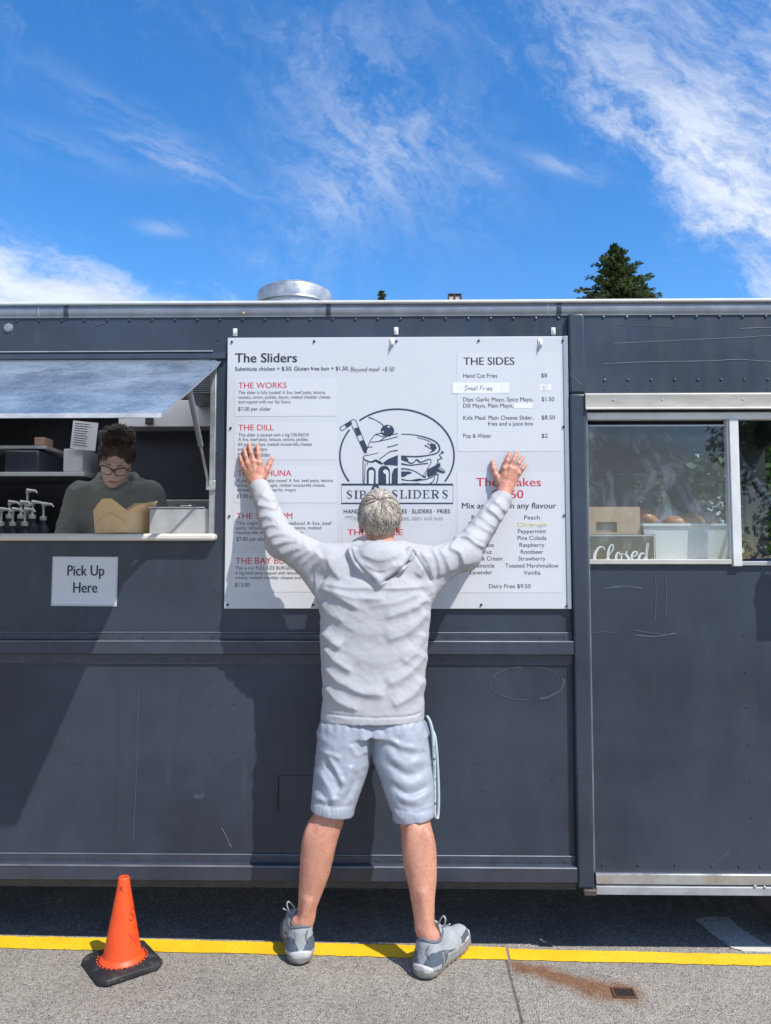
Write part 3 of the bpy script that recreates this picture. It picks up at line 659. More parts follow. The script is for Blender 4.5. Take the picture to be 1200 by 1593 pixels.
# left side sheet
mb = MB(); mb.holed(XL, XP, z_bot, z_top, 0.0, 0.045, [(wx0, wx1, wz0, wz1)])
zr = wl(450, 496.5)[1]
for k in range(-12, 25): mb.dome(lx(26.5+35.1*k, 497), zr-.002, 0.0, 0.0078, 0.0065)
rivets(mb, [(340, 529), (338, 634), (338, 704), (336, 772), (334, 845), (333, 917)])
for k in range(-3, 24): x = lx(10+36.4*k, 1188); mb.dome(x, lz(1188), 0.0, 0.0042, 0.003)
rivets(mb, [(x, y) for x in (328, 365) for y in (1057, 1095, 1131, 1170)], r=0.0048)
rivets(mb, [(571, 1255), (571, 1305), (752, 1230), (860, 1213)], r=0.004)
mb.build('body_panel', M['paint'], truck)
# right side sheet
mb = MB(); mb.holed(XP, XR, lz(1356), z_top, 0.0, 0.045, [(cx0, cx1, cz0, cz1)])
zr, zr2, zr3 = wl(1040, 492)[1], wl(1040, 591)[1], wl(1040, 605.5)[1]
for k in range(12):
    x = lx(939+36.1*k, 492); mb.dome(x, zr-.003, 0.0, 0.0082, 0.0065); mb.dome(x, zr2, 0.0, 0.0068, 0.0055); mb.dome(x, zr3, 0.0, 0.0045, 0.003)
rivets(mb, [(925, 884), (978, 884), (1030, 884), (1083, 884), (1137, 884), (1154, 888), (1184, 884)], r=0.0045)
rivets(mb, [(1157, 989), (1160, 1045), (1162, 1100), (1165, 1157), (1168, 1215), (1170, 1272)], r=0.0045)
rivets(mb, [(938, 1345), (994, 1345.5), (1051, 1346), (1108, 1347), (1151, 1348), (1184, 1348), (1230, 1349)], r=0.0065, h=0.005)
mb.build('body_panel', M['paint'], truck)
# rub rails (hat channels) with riveted flanges
def rub(y1, y2, y3, y4, o):
    z1, z2, z3, z4 = lz(y1), lz(y2), lz(y3), lz(y4); mb = MB()
    mb.extrude_x([(0.002, z1), (-0.005, z1), (-0.007, z1-0.004), (-0.007, z2+0.010), (-o+0.004, z2+0.004), (-o, z2-0.002), (-o, z3+0.002), (-o+0.004, z3), (-0.008, z3-0.004), (-0.008, z4), (0.002, z4)], XL, XP-0.001)
    k = 0
    for i in range(-3, 25):
        px = 5+36.4*i; x = lx(px, (y1+y2)/2)
        if x < XP-0.02: mb.dome(x, (z1+z2)/2+0.002, -0.007, 0.0046, 0.0035)
        px = 3+36.2*i; x = lx(px, (y3+y4)/2)
        if x < XP-0.02: mb.dome(x, (z3+z4)/2, -0.008, 0.0042, 0.003)
    return mb
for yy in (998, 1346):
    mb = MB(); mb.box(XL, XP-0.002, -(0.0335 if yy < 1000 else 0.0355), -0.020, lz(yy)-0.0008, lz(yy)+0.0052); mb.build('ledge_highlight', M['ledge'], truck, bevel=0.0015)  # thin pale strip painted as the sun's highlight along the ledge
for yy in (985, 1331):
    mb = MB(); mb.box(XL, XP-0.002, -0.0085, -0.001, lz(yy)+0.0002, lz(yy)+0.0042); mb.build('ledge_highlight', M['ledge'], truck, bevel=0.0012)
rub(985, 998, 1017, 1033, 0.032).build('rub_rail', M['paint_edge'], truck, smooth=True, angle=25)
o = rub(1331, 1346, 1367, 1378, 0.034).build('rub_rail', M['paint_edge'], truck, smooth=True, angle=25)
mb = MB(); mb.box(XL, XP-0.002, -0.0125, -0.0085, lz(1380.5), lz(1368.5)); mb.build('dirty_skirt_strip', M['strip'], truck)
# post between the body and the cab, with a foot at the sill
mb = MB(); zseam = wl(900, 614)[1]
mb.box(XP, lx(916, 1000), -0.034, 0.0, lz(1376), zseam-0.001); mb.box(XP, lx(908.5, 550), -0.030, 0.0, zseam+0.001, lz(491.5))
mb.build('corner_post', M['paint'], truck, bevel=0.010, seg=3)
mb = MB(); mb.box(lx(905, 1380), lx(925, 1380), -0.044, -0.002, lz(1386), lz(1376)-0.001); mb.build('post_foot', M['strip'], truck, bevel=0.005)
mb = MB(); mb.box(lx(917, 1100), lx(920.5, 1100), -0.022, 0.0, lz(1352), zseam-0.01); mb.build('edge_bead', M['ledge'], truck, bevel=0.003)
# sill strips below the cab
xs0 = lx(926, 1365)
mb = MB(); mb.box(xs0, XR, -0.016, 0.03, lz(1371.5), lz(1355.5)); mb.build('sill_strip', M['alu'], truck, bevel=0.003)
mb = MB(); mb.box(xs0, XR, -0.008, 0.03, lz(1374), lz(1371.5)-0.0004); mb.build('sill_gap', M['dark'], truck)
mb = MB(); mb.box(xs0, XR, -0.022, 0.03, lz(1387), lz(1374)-0.0004); rivets(mb, [(1175, 1379), (1190, 1380.5), (1230, 1380)], 0.022, 0.007, 0.006); mb.build('sill_strip', M['alu_dull'], truck, bevel=0.003)
# roof, white drip edge, rounded rail with straps
rh = (-2.7, -0.5, 0.30, 1.50); zr_ = (lz(470)-0.03, lz(468))
mb = MB(); mb.box(XL, rh[0], 0.001, DEEP, *zr_); mb.box(rh[1], XR, 0.001, DEEP, *zr_); mb.box(rh[0]+.0005, rh[1]-.0005, 0.001, rh[2], *zr_); mb.box(rh[0]+.0005, rh[1]-.0005, rh[3], DEEP, *zr_); mb.build('roof', M['white_trim'], truck)
tm = bpy.data.materials.new('milky_added_skylight'); tm.use_nodes = True; tn = NT(tm.node_tree); tb_ = tn.new('ShaderNodeBsdfTranslucent'); tb_.inputs[0].default_value = (0.85, 0.84, 0.80, 1); tn.nt.links.new(tb_.outputs[0], tn.nt.nodes['Material Output'].inputs[0])
mb = MB(); mb.face([(rh[0]-.03, rh[2]-.03, zr_[1]+.004), (rh[1]+.03, rh[2]-.03, zr_[1]+.004), (rh[1]+.03, rh[3]+.03, zr_[1]+.004), (rh[0]-.03, rh[3]+.03, zr_[1]+.004)]); mb.build('added_fill_skylight', tm, truck)  # unseen translucent skylight, added to brighten the kitchen inside
mb = MB(); mb.box(XL, XR, -0.024, 0.0, lz(471, 600, 0.022), lz(466.5, 600, 0.022)); mb.build('roof_edge', M['white_trim'], truck, bevel=0.004)
zt_, zb_ = lz(471.5, 600, 0.018), lz(488.5, 600, 0.018); prof = [(0.0, zt_)]
for k in range(9):
    a = math.pi/2*(1-k/8*1.75); prof.append((-0.004-0.009*math.cos(a), (zt_+zb_)/2+(zt_-zb_)/2*math.sin(a)))
prof += [(-0.006, zb_-0.003), (-0.006, zb_-0.006), (0.0, zb_-0.006)]
mb = MB(); mb.extrude_x(prof, XL, XR); rail = mb.build('roof_rail', M['rail'], truck, smooth=True, angle=40)
for px in (97, 510, 873):
    x = lx(px, 480, 0.05); mb = MB(); mb.extrude_x([(p[0]-0.003 if p[0] < 0 else p[0], p[1]) for p in prof[:11]]+[(0, prof[9][1])], x-0.010, x+0.010); mb.build('rail_clamp', M['dark2'], rail, smooth=True)
for px in (54, 855): 
    x = lx(px, 480, 0.05); mb = MB(); mb.extrude_x([(p[0]-0.001 if p[0] < 0 else p[0], p[1]) for p in prof[:11]]+[(0, prof[9][1])], x-0.0018, x+0.0018); mb.build('rail_joint', M['alu'], rail)
mb = MB(); x, z = wl(379, 488, 0.05); mb.lathe([(0.006, 0), (0.004, 0.008)], (x, -0.05, z), 10); mb.build('marker_stud', mat('amber_plastic', (0.55, 0.36, 0.10), 0.4), truck)
# roof vent
vx, vz = wl(459, 470, -0.62); vt = wl(459, 437, -0.62+0.2)[1]; r_ = (wl(517, 470, -0.62)[0]-wl(402, 470, -0.62)[0])/2; vb = lz(468); vt += 0.035
mb = MB(); mb.lathe([(r_*0.985, 0), (r_*0.985, vt-vb-0.105)], (vx, 0.62, vb), 64, cap1=False)
mb.lathe([(r_*0.985, vt-vb-0.105), (r_*1.012, vt-vb-0.102), (r_*1.015, vt-vb-0.055), (r_*0.985, vt-vb-0.035), (r_*0.80, vt-vb-0.012), (r_*0.45, vt-vb), (0.001, vt-vb+0.002)], (vx, 0.62, vb), 64, cap0=False, cap1=False)
mb.lathe([(r_*1.02, vt-vb-0.112), (r_*1.03, vt-vb-0.108), (r_*1.02, vt-vb-0.100)], (vx, 0.62, vb), 64, cap0=False, cap1=False)
mb.build('roof_vent', M['galv'], truck, smooth=True, angle=30)
# round cap and access flap, scratches, drip rail
mb = MB(); x, z = wl(13, 510); mb.dome(x, z, 0.0, 0.023, 0.012); mb.build('round_cap', M['rail'], truck, smooth=True)
def line(pts, wd, nm, m_, out=0.0012, par=truck):
    mb = MB(); mb.stroke([wl(*p, out) for p in curve(pts)], wd, -out); return mb.build(nm, M[m_], par)
flap = MB(); a, b_, c, d_ = lx(434, 1240), lx(497, 1240), lz(1264), lz(1207); flap.box(a, b_, -0.004, 0.0, c, d_); fl = flap.build('access_flap', M['paint'], truck, bevel=0.0015)
mb = MB(); mb.tube([(a-0.006, -0.006, c+0.004), (a-0.006, -0.006, d_-0.004)], 0.005, 8); mb.build('hinge', M['dark'], fl)
M['scr'] = mat('bare_scratch', (0.15, 0.165, 0.19), 0.5, var=0.4, vscale=30); M['scr2'] = mat('faint_rub_mark', (0.062, 0.073, 0.100), 0.42, var=0.4, vscale=12)
line([(940, 566), (1000, 563), (1060, 562), (1110, 561), (1150, 559), (1200, 562), (1260, 561)], 0.0030, 'scratch_mark', 'scr')
line([(955, 534), (1020, 531), (1100, 527), (1150, 525), (1200, 522), (1260, 523)], 0.0022, 'scratch_mark', 'scr')
line([(1150, 511), (1200, 509), (1250, 510)], 0.003, 'scratch_mark', 'scr'); line([(960, 505), (1010, 507), (1045, 508)], 0.002, 'scratch_mark', 'scr2')
line([(887, 582), (896, 590), (905, 598)], 0.002, 'scratch_mark', 'scr', 0.0315)
line([(345, 1288), (350, 1297), (354, 1305), (360, 1318)], 0.0035, 'scratch_mark', 'scr')
for t0, t1, wd_ in ((-0.3, 1.2, 0.009), (1.5, 3.3, 0.005), (3.5, 4.6, 0.007), (4.7, 5.7, 0.004)): line([(820+57*math.cos(t0+(t1-t0)*t/8)+math.sin(t*2.1), 1063+26*math.sin(t0+(t1-t0)*t/8)) for t in range(9)], wd_, 'scratch_mark', 'scr2')
line([(985, 980), (1010, 984), (1040, 987)], 0.005, 'scratch_mark', 'scr2'); line([(990, 988), (1020, 990), (1052, 985)], 0.003, 'scratch_mark', 'scr')
line([(922, 985), (945, 983), (960, 987)], 0.004, 'scratch_mark', 'scr2'); line([(1020, 900), (1021, 930), (1019, 968)], 0.005, 'scratch_mark', 'scr2'); line([(1036, 890), (1037, 930), (1035, 960)], 0.004, 'scratch_mark', 'scr2')
line([(940, 916), (970, 912), (1000, 915)], 0.010, 'scratch_mark', 'scr2'); line([(1115, 1340), (1128, 1330), (1136, 1318)], 0.006, 'scratch_mark', 'scr2')
line([(140, 513), (150, 506), (165, 502)], 0.006, 'scratch_mark', 'scr2'); line([(302, 1238), (312, 1240), (318, 1234)], 0.02, 'scratch_mark', 'scr2')
for px in (182, 212): line([(px+4, 1060), (px+1, 1190), (px-5, 1310)], 0.004, 'panel_seam', 'dark2' if px == 182 else 'scr2')
mb = MB(); x1 = lx(350, 550, 0.03); za, zb2 = lz(556, 300, 0.03), lz(546, 300, 0.03)
mb.extrude_x([(0, zb2+0.003), (-0.004, zb2+0.003), (-0.006, zb2-0.006), (-0.016, zb2-0.008), (-0.020, zb2-0.012), (-0.020, za), (-0.016, za-0.004), (0, za-0.004)], XL+0.6, x1)
mb.build('drip_rail', M['paint_edge'], truck, smooth=True, angle=20)
mb = MB(); mb.box(XL+0.6, x1-0.06, -0.012, -0.002, zb2+0.0032, zb2+0.0075); mb.build('drip_bead', M['alu_dull'], truck)
# ---- serving hatch: a sheet hinged at its top edge and propped out
hx1 = lx(344, 561, 0.012); hz = lz(562, 300, 0.012); OUT = 0.87; oz = wl(245, 643, OUT)[1]; hx0 = XL+0.75
def hat(u, v, th=0.0):                     # u: x, v: 0 hinge .. 1 outer edge
    nx = Vector((0, -(hz-oz), -OUT)).normalized()      # towards the underside
    return Vector((u, -0.012-(OUT-0.012)*v, hz+(oz-hz)*v)) + nx*th
mb = MB(); N = 14; th = 0.010
import itertools
top = [[hat(hx0+(hx1-hx0)*i/40, j/10.0, 0.003*math.sin(i*0.7)*math.sin(j*0.55)) for j in range(11)] for i in range(41)]
bot = [[hat(hx0+(hx1-hx0)*i/40, j/10.0, th) for j in range(11)] for i in range(41)]
base = {}
for nm, g in (('t', top), ('b', bot)):
    for i in range(41):
        for j in range(11): base[(nm, i, j)] = len(mb.v); mb.v.append(tuple(g[i][j]))
for i in range(40):
    for j in range(10):
        mb.f.append(tuple(base[('t',)+q] for q in ((i, j), (i, j+1), (i+1, j+1), (i+1, j)))); mb.f.append(tuple(base[('b',)+q] for q in ((i, j), (i+1, j), (i+1, j+1), (i, j+1)))); mb.mi += [0, 0]
rim = [(i, 0) for i in range(41)]+[(40, j) for j in range(1, 11)]+[(i, 10) for i in range(39, -1, -1)]+[(0, j) for j in range(9, 0, -1)]
for q, r2 in zip(rim, rim[1:]+rim[:1]): mb.f.append((base[('t',)+q], base[('t',)+r2], base[('b',)+r2], base[('b',)+q])); mb.mi.append(0)
hatch = mb.build('serving_hatch', M['hatch'], truck, smooth=True, angle=40)
mb = MB()
def hbox(u0, u1, v0, v1, t0, t1):
    c = [hat(u, v, t) for t in (t0, t1) for u, v in ((u0, v0), (u1, v0), (u1, v1), (u0, v1))]
    mb.raw(c, [(0, 1, 2, 3), (7, 6, 5, 4), (0, 4, 5, 1), (1, 5, 6, 2), (2, 6, 7, 3), (3, 7, 4, 0)])
hbox(hx0, hx1, 1.0, 1.004, -0.002, 0.016); hbox(hx0, hx1-0.03, 0.965, 0.999, 0.011, 0.020); hbox(hx1-0.025, hx1-0.001, 0.03, 0.999, 0.0105, 0.018)
mb.build('hatch_rim', M['alu_dull'], hatch)
for u in (hx1-0.24, -1.9): mb = MB(); hbox(u, u+0.10, -0.004, 0.045, -0.006, 0.0); mb.build('hatch_hinge', M['rail'], hatch)
s0 = hat(hx1-0.03, 0.47, 0.03); bx, bz = wl(325, 756, 0.02); s1 = Vector((bx, -0.02, bz)); mid = s0+(s1-s0)*0.56
mb = MB(); mb.tube([s0, mid], 0.012, 12); gs = mb.build('gas_strut', M['rail'], hatch, smooth=True); mb = MB(); mb.tube([mid, s1], 0.006, 10); mb.build('strut_rod', M['steel'], gs, smooth=True)
# ---- window surround, counter ledge
jx0, jx1 = lx(326, 700, 0.012), lx(335, 700, 0.012)
mb = MB(); mb.box(jx0, jx1, -0.012, 0.09, wz0-0.004, wz1+0.012); mb.box(wx0, jx0-0.0005, -0.010, 0.05, wz1-0.004, wz1+0.014); wf = mb.build('service_window', M['galv'], truck, bevel=0.003)
mb = MB(); mb.box(lx(321, 758, 0.016), lx(336, 758, 0.016), -0.026, -0.0125, lz(763, 300), lz(748, 300)); mb.build('strut_bracket', M['alu'], wf, bevel=0.003)
lz0, lz1 = lz(841, 200, 0.05), lz(830, 200, 0.05)
mb = MB(); mb.box(wx0-0.05, lx(334, 835, 0.05), -0.05, 0.42, lz0, lz1); mb.build('counter_ledge', M['ledge_top'], truck, bevel=0.012, seg=4)
ZC = lz1                                   # counter surface, truck-local
# ---- inside the body
ZF = 0.68
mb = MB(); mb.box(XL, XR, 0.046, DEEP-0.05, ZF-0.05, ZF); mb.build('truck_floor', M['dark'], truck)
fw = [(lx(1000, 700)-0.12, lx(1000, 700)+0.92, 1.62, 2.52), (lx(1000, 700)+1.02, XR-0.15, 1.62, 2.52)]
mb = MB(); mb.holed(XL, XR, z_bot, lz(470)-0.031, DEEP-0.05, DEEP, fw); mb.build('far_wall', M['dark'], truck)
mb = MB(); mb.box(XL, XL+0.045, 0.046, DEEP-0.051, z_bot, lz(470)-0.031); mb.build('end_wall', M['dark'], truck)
mb = MB(); mb.box(XR-0.045, XR, 0.046, DEEP-0.051, z_bot, 1.55); mb.box(XR-0.045, XR, 0.046, DEEP-0.051, 2.55, lz(470)-0.031); mb.build('front_wall', M['paint'], truck)
mb = MB(); zc_ = (lz(470)-0.045, lz(470)-0.032); mb.box(XL+.05, rh[0], .05, DEEP-.055, *zc_); mb.box(rh[1], XR-.05, .05, DEEP-.055, *zc_); mb.box(rh[0]+.0005, rh[1]-.0005, .05, rh[2], *zc_); mb.box(rh[0]+.0005, rh[1]-.0005, rh[3], DEEP-.055, *zc_); mb.build('ceiling', M['interior_white'], truck)
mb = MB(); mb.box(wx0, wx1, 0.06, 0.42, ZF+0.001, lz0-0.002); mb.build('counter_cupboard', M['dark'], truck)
# shelves and cupboards along the back of the kitchen
def inbox(px0, py0, px1, py1, din, depth):
    x0, za = wl(px0, py1, -din); x1, zb = wl(px1, py0, -din); return x0, x1, din, din+depth, za, zb
mb = MB(); mb.box(*inbox(-60, 734, 131, 741, 1.25, 0.5)); mb.build('shelf', M['interior_white'], truck, bevel=0.003)
mb = MB(); mb.box(*inbox(-60, 693, 72, 698, 1.35, 0.4)); mb.build('shelf', M['alu_dull'], truck)
bx_ = inbox(184, 622, 420, 664, 1.15, 0.55); mb = MB(); mb.box(*bx_); cup = mb.build('wall_cupboard', M['interior_white'], truck, bevel=0.004)
mb = MB(); x, z = wl(232, 655, -1.14); mb.box(x-0.02, x+0.025, 1.125, 1.148, z-0.02, z+0.02); mb.build('latch', M['dark'], cup, bevel=0.004)
mb = MB(); mb.box(*inbox(150, 668, 420, 776, 1.3, 0.5)); mb.build('fridge', M['dark2'], truck, bevel=0.01)
mb = MB(); mb.box(*inbox(150, 777, 420, 790, 1.22, 0.6)); mb.build('worktop', M['steel'], truck, bevel=0.004)
mb = MB(); mb.box(*inbox(150, 791, 420, 900, 1.3, 0.5)); mb.build('base_cabinet', M['dark2'], truck)
x0, x1, y0, y1, z0, z1 = inbox(280, 570, 345, 611, 0.75, 0.4); mb = MB(); mb.box(x0, x1, y0+0.02, y1, z0, z1)
for k in range(14): mb.box(x0, x1, y0, y0+0.019, z0+(z1-z0)*k/14, z0+(z1-z0)*(k+0.45)/14)
mb.build('hood_filter', M['rail'], truck)
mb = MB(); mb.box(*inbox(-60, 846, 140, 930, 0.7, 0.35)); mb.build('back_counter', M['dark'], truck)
# ---- cab window: gutter, frame, panes
g0, g1 = wl(1050, 636, 0.05)[1], wl(1050, 610, 0.05)[1]; gx0 = lx(912, 620, 0.05)
mb = MB(); mb.extrude_x([(0, g1+0.004), (-0.012, g1+0.004), (-0.042, g1-0.002), (-0.046, g1-0.008), (-0.046, g1-0.014), (-0.043, g1-0.020), (-0.043, g0+0.010), (-0.050, g0+0.002), (-0.048, g0-0.002), (-0.036, g0+0.004), (-0.010, g1-0.045), (0, g1-0.045)], gx0, XR)
for px in (955, 1031, 1157): mb.dome(lx(px, 621, 0.045), (g0+g1)/2+0.006, -0.043, 0.005, 0.005)
mb.build('rain_gutter', M['cream_trim'], truck, smooth=True, angle=30)
fz1, fz0 = wl(1040, 641, 0.015)[1], wl(1040, 878, 0.015)[1]; tz = wl(1040, 652, 0.015)[1]; bz_ = wl(1040, 870, 0.015)[1]; fx0 = lx(912.5, 760, 0.015); fx1 = cx1+0.02
mb = MB(); mb.box(fx0, fx1, -0.015, 0.03, tz, fz1); mb.box(fx0, fx0+0.010, -0.015, 0.03, bz_+0.0005, tz-0.0005); mb.box(fx1-0.03, fx1, -0.015, 0.03, bz_+0.0005, tz-0.0005)
cw = mb.build('cab_window', M['white_trim'], truck, bevel=0.004)
mb = MB(); mb.box(fx0, lx(1141, 870, 0.02), -0.016, 0.03, fz0, bz_); mb.build('window_sill', M['cream_trim'], cw, bevel=0.003)
mb = MB(); mb.box(lx(1153, 870, 0.02), fx1-0.031, -0.016, 0.03, wl(1180, 880, 0.015)[1], wl(1180, 873, 0.015)[1]); mb.build('window_sill', M['alu_dull'], cw, bevel=0.003)
mb = MB(); mb.box(lx(1138, 760, 0.02), lx(1152, 760, 0.02), -0.022, 0.035, wl(1145, 881, 0.02)[1], tz-0.001); mb.box(lx(1136, 760, 0.02), lx(1137.6, 760, 0.02), -0.012, 0.03, bz_, tz-0.001); mb.build('mullion', M['white_trim'], cw, bevel=0.003)
ptop = wl(1030, 663, 0.0)[1]
mb = MB(); mb.box(fx0+0.011, lx(1135.5, 760, 0.02), 0.004, 0.009, bz_+0.001, ptop); mb.build('glass_pane', M['glass'], cw)
mb = MB(); mb.box(fx0+0.011, lx(1135.5, 760, 0.02), 0.002, 0.011, ptop+0.0004, ptop+0.007); mb.build('pane_edge', M['alu_dull'], cw)
mb = MB(); mb.box(lx(1153, 760, 0.02), fx1-0.031, 0.014, 0.019, bz_+0.001, tz-0.001); mb.build('glass_pane', M['glass_clean'], cw)
# cab interior
fwx0 = fw[0][0]
mb = MB()
for h_ in fw: mb.box(h_[0]+0.001, h_[1]-0.001, DEEP-0.03, DEEP-0.02, h_[2]+0.001, h_[3]-0.001)
mb.build('far_window', M['glass_clean'], truck)
mb = MB(); a0 = Vector((*[wl(1012, 690, -1.5)[0]], 1.5, wl(1012, 690, -1.5)[1])); a1 = Vector((wl(1085, 830, -1.5)[0], 1.5, wl(1085, 830, -1.5)[1]))
mb.tube([a0, a1], 0.055, 8); mb.tube([a0+Vector((0.12, 0.25, 0.05)), a1+Vector((0.16, 0.25, 0.05))], 0.03, 8); mb.build('slanted_pillar', M['dark2'], truck)
x0, z0 = wl(1155, 720, -0.9); x1, z1 = wl(1210, 800, -0.9); mb = MB(); mb.tube([(x0-0.10, 0.9, z0+0.18), (x0, 0.9, z0), (x1, 0.9, z1), (x1+0.2, 0.9, z1-0.3)], 0.022, 8); mb.build('slanted_pillar', M['rail'], truck, smooth=True)
mb = MB(); x0, z0 = wl(1004, 724, -1.6); x1, z1 = wl(1017, 796, -1.6); mb.box(x0, x1, 1.6, 1.66, z1-0.3, z0); mb.build('cab_post', mat('pale_blue_paint', (0.34, 0.46, 0.52), 0.5), truck)
mb = MB(); x0, z0 = wl(905, 738, -1.5); x1, z1 = wl(990, 800, -1.5); mb.box(x0, x1, 1.5, 2.0, z1-0.5, z0); mb.build('tall_locker', M['dark2'], truck, bevel=0.01)
x0, z0 = wl(905, 695, -1.2); x1, z1 = wl(1010, 735, -1.2); mb = MB(); mb.box(x0, x1, 1.22, 1.26, z1, z0)
for k in range(9): mb.box(x0, x1, 1.19, 1.219, z1+(z0-z1)*k/9, z1+(z0-z1)*(k+.5)/9)
mb.build('vent_grille', M['dark2'], truck)
mb = MB(); x0, z0 = wl(1130, 870, -0.5); mb.box(x0, XR-0.06, 0.35, DEEP-0.06, ZF+0.3, z0-0.03); mb.build('dashboard', M['dark'], truck, bevel=0.02)
sx, sz = wl(1205, 838, -0.45); sw = MB(); sw.tube([(sx+0.095*math.cos(t*math.pi/16), 0.45+0.05*math.sin(t*math.pi/16), sz+0.105*math.sin(t*math.pi/16)) for t in range(32)], 0.009, 8, closed=True); sw.tube([(sx-0.09, 0.45, sz), (sx+0.09, 0.45, sz)], 0.008, 8); sw.build('steering_wheel', M['rail'], truck, smooth=True)
mb = MB(); x0, z0 = wl(914, 872, -0.0); mb.box(fx0+0.02, lx(1137, 870), 0.046, 0.50, wl(1000, 871, -0.05)[1]-0.03, wl(1000, 871, -0.05)[1]); mb.build('window_shelf', M['interior_white'], truck)
ZS = wl(1000, 871, -0.05)[1]
# mirror on the cab door, wheels
for zz in (2.26, 1.93): mb = MB(); mb.tube([(1.76, 0, zz+.02), (1.84, -0.20, zz), (1.96, -0.27, zz-.02)], 0.009, 8); mi_ = mb.build('mirror_arm', M['black'], truck, smooth=True)
mb = MB(); mb.box(1.915, 2.06, -0.29, -0.25, 1.90, 2.15); mb.build('mirror_head', M['black'], mi_, bevel=0.02, seg=3)
for x in (-2.9, 2.0):
    for y in (0.30, 1.95):
        mb = MB(); pr = [(0.18, -0.11), (0.36, -0.11), (0.385, -0.08), (0.385, 0.08), (0.36, 0.11), (0.18, 0.11)]
        b = MB(); b.lathe(pr, n=40); mb.raw([(x+v[0], y+v[2], 0.385+v[1]) for v in b.v], b.f); wh = mb.build('wheel', M['tyre'], truck, smooth=True, angle=30)
        b = MB(); b.lathe([(0.19, -0.06), (0.19, 0.06)], n=28); mb = MB(); mb.raw([(x+v[0], y+v[2], 0.385+v[1]) for v in b.v], b.f); mb.build('rim', M['alu_dull'], wh)
# ------------------------------------------------------------------ menu board
BO = 0.016
def bl(px, py): return wl(px, py, BO)
bc = [bl(355, 525.5), bl(882.5, 522.5), bl(888.5, 947.5), bl(348, 947)]
bx0 = (bc[0][0]+bc[3][0])/2; bx1 = (bc[1][0]+bc[2][0])/2; bz1 = (bc[0][1]+bc[1][1])/2; bz0 = (bc[2][1]+bc[3][1])/2
board = thing('menu_board', 'large pale menu board with a round shake and burger emblem, screwed to the truck side', 'menu board', l2w((bx0+bx1)/2, 0.0, bz0), -WA)
BX, BZ = (bx0+bx1)/2, bz0
def bb(mb, name, m_, parent=board, **kw): return mb.build(name, m_, parent, origin=(BX, 0, BZ), **kw)
mb = MB(); mb.box(bx0, bx1, -BO, -0.002, bz0, bz1); bb(mb, 'board_sheet', M['board'], bevel=0.0025)
mb = MB(); mb.box(bx1-0.018, bx1+0.003, -BO-0.005, -BO, bz0, bz1+0.0); bb(mb, 'edge_trim', mat('grey_board_trim', (0.36, 0.40, 0.45), 0.4, 0.3, var=0.08), bevel=0.002)
for px, py in ((361, 532), (489, 531), (617, 531), (745, 530), (876, 530), (359, 666), (357, 803), (877, 664), (878, 802), (354, 941), (487, 941), (749, 941), (882, 943)):
    x, z = bl(px, py); mb = MB(); mb.tube([(x, -BO+0.001, z), (x, -BO-0.005, z)], [0.0058, 0.0050], 10); mb.box(x-0.0015, x+0.0015, -BO-0.006, -BO-0.0045, z-0.004, z+0.004, R=Matrix.Rotation(0.5, 3, 'Y')); bb(mb, 'screw', M['black'])
def rrect(px0, py0, px1, py1, rad=0.008, grow=0.0):
    x0, z1 = bl(px0, py0); x1, z0 = bl(px1, py1); x0 -= grow; z0 -= grow; x1 += grow; z1 += grow; P = []
    for cx, cz, a0 in ((x1-rad, z0+rad, -90), (x1-rad, z1-rad, 0), (x0+rad, z1-rad, 90), (x0+rad, z0+rad, 180)):
        for k in range(5): a = math.radians(a0+k*22.5); P.append((cx+rad*math.cos(a), cz+rad*math.sin(a)))
    return P
def panel(r):
    mb = MB(); mb.prism(rrect(*r, grow=0.0014), -BO-0.0004, -BO-0.0001, 1); mb.prism(rrect(*r), -BO-0.0008, -BO-0.0005, 0)
    return bb(mb, 'menu_panel', [M['panel'], M['panel_edge']])
TO_ = BO+0.0012
def lines(parent, name, m_, rows, bold=0.012):
    for t, px, py, wd, cap, *al in rows: mb = MB(); text(mb, t, px, py, wd, cap, TO_, bold, al[0] if al else 'L'); o = bb(mb, name, M[m_], parent)
    return o
lines(board, 'heading', 'ink', [('The Sliders', 366, 563.5, 96, 14)], 0.016)
lines(board, 'extras_line', 'ink', [('Substitute chicken + $.50, Gluten free bun + $1.50,', 366, 576.5, 177, 6)], 0.004)
P5 = 5.0
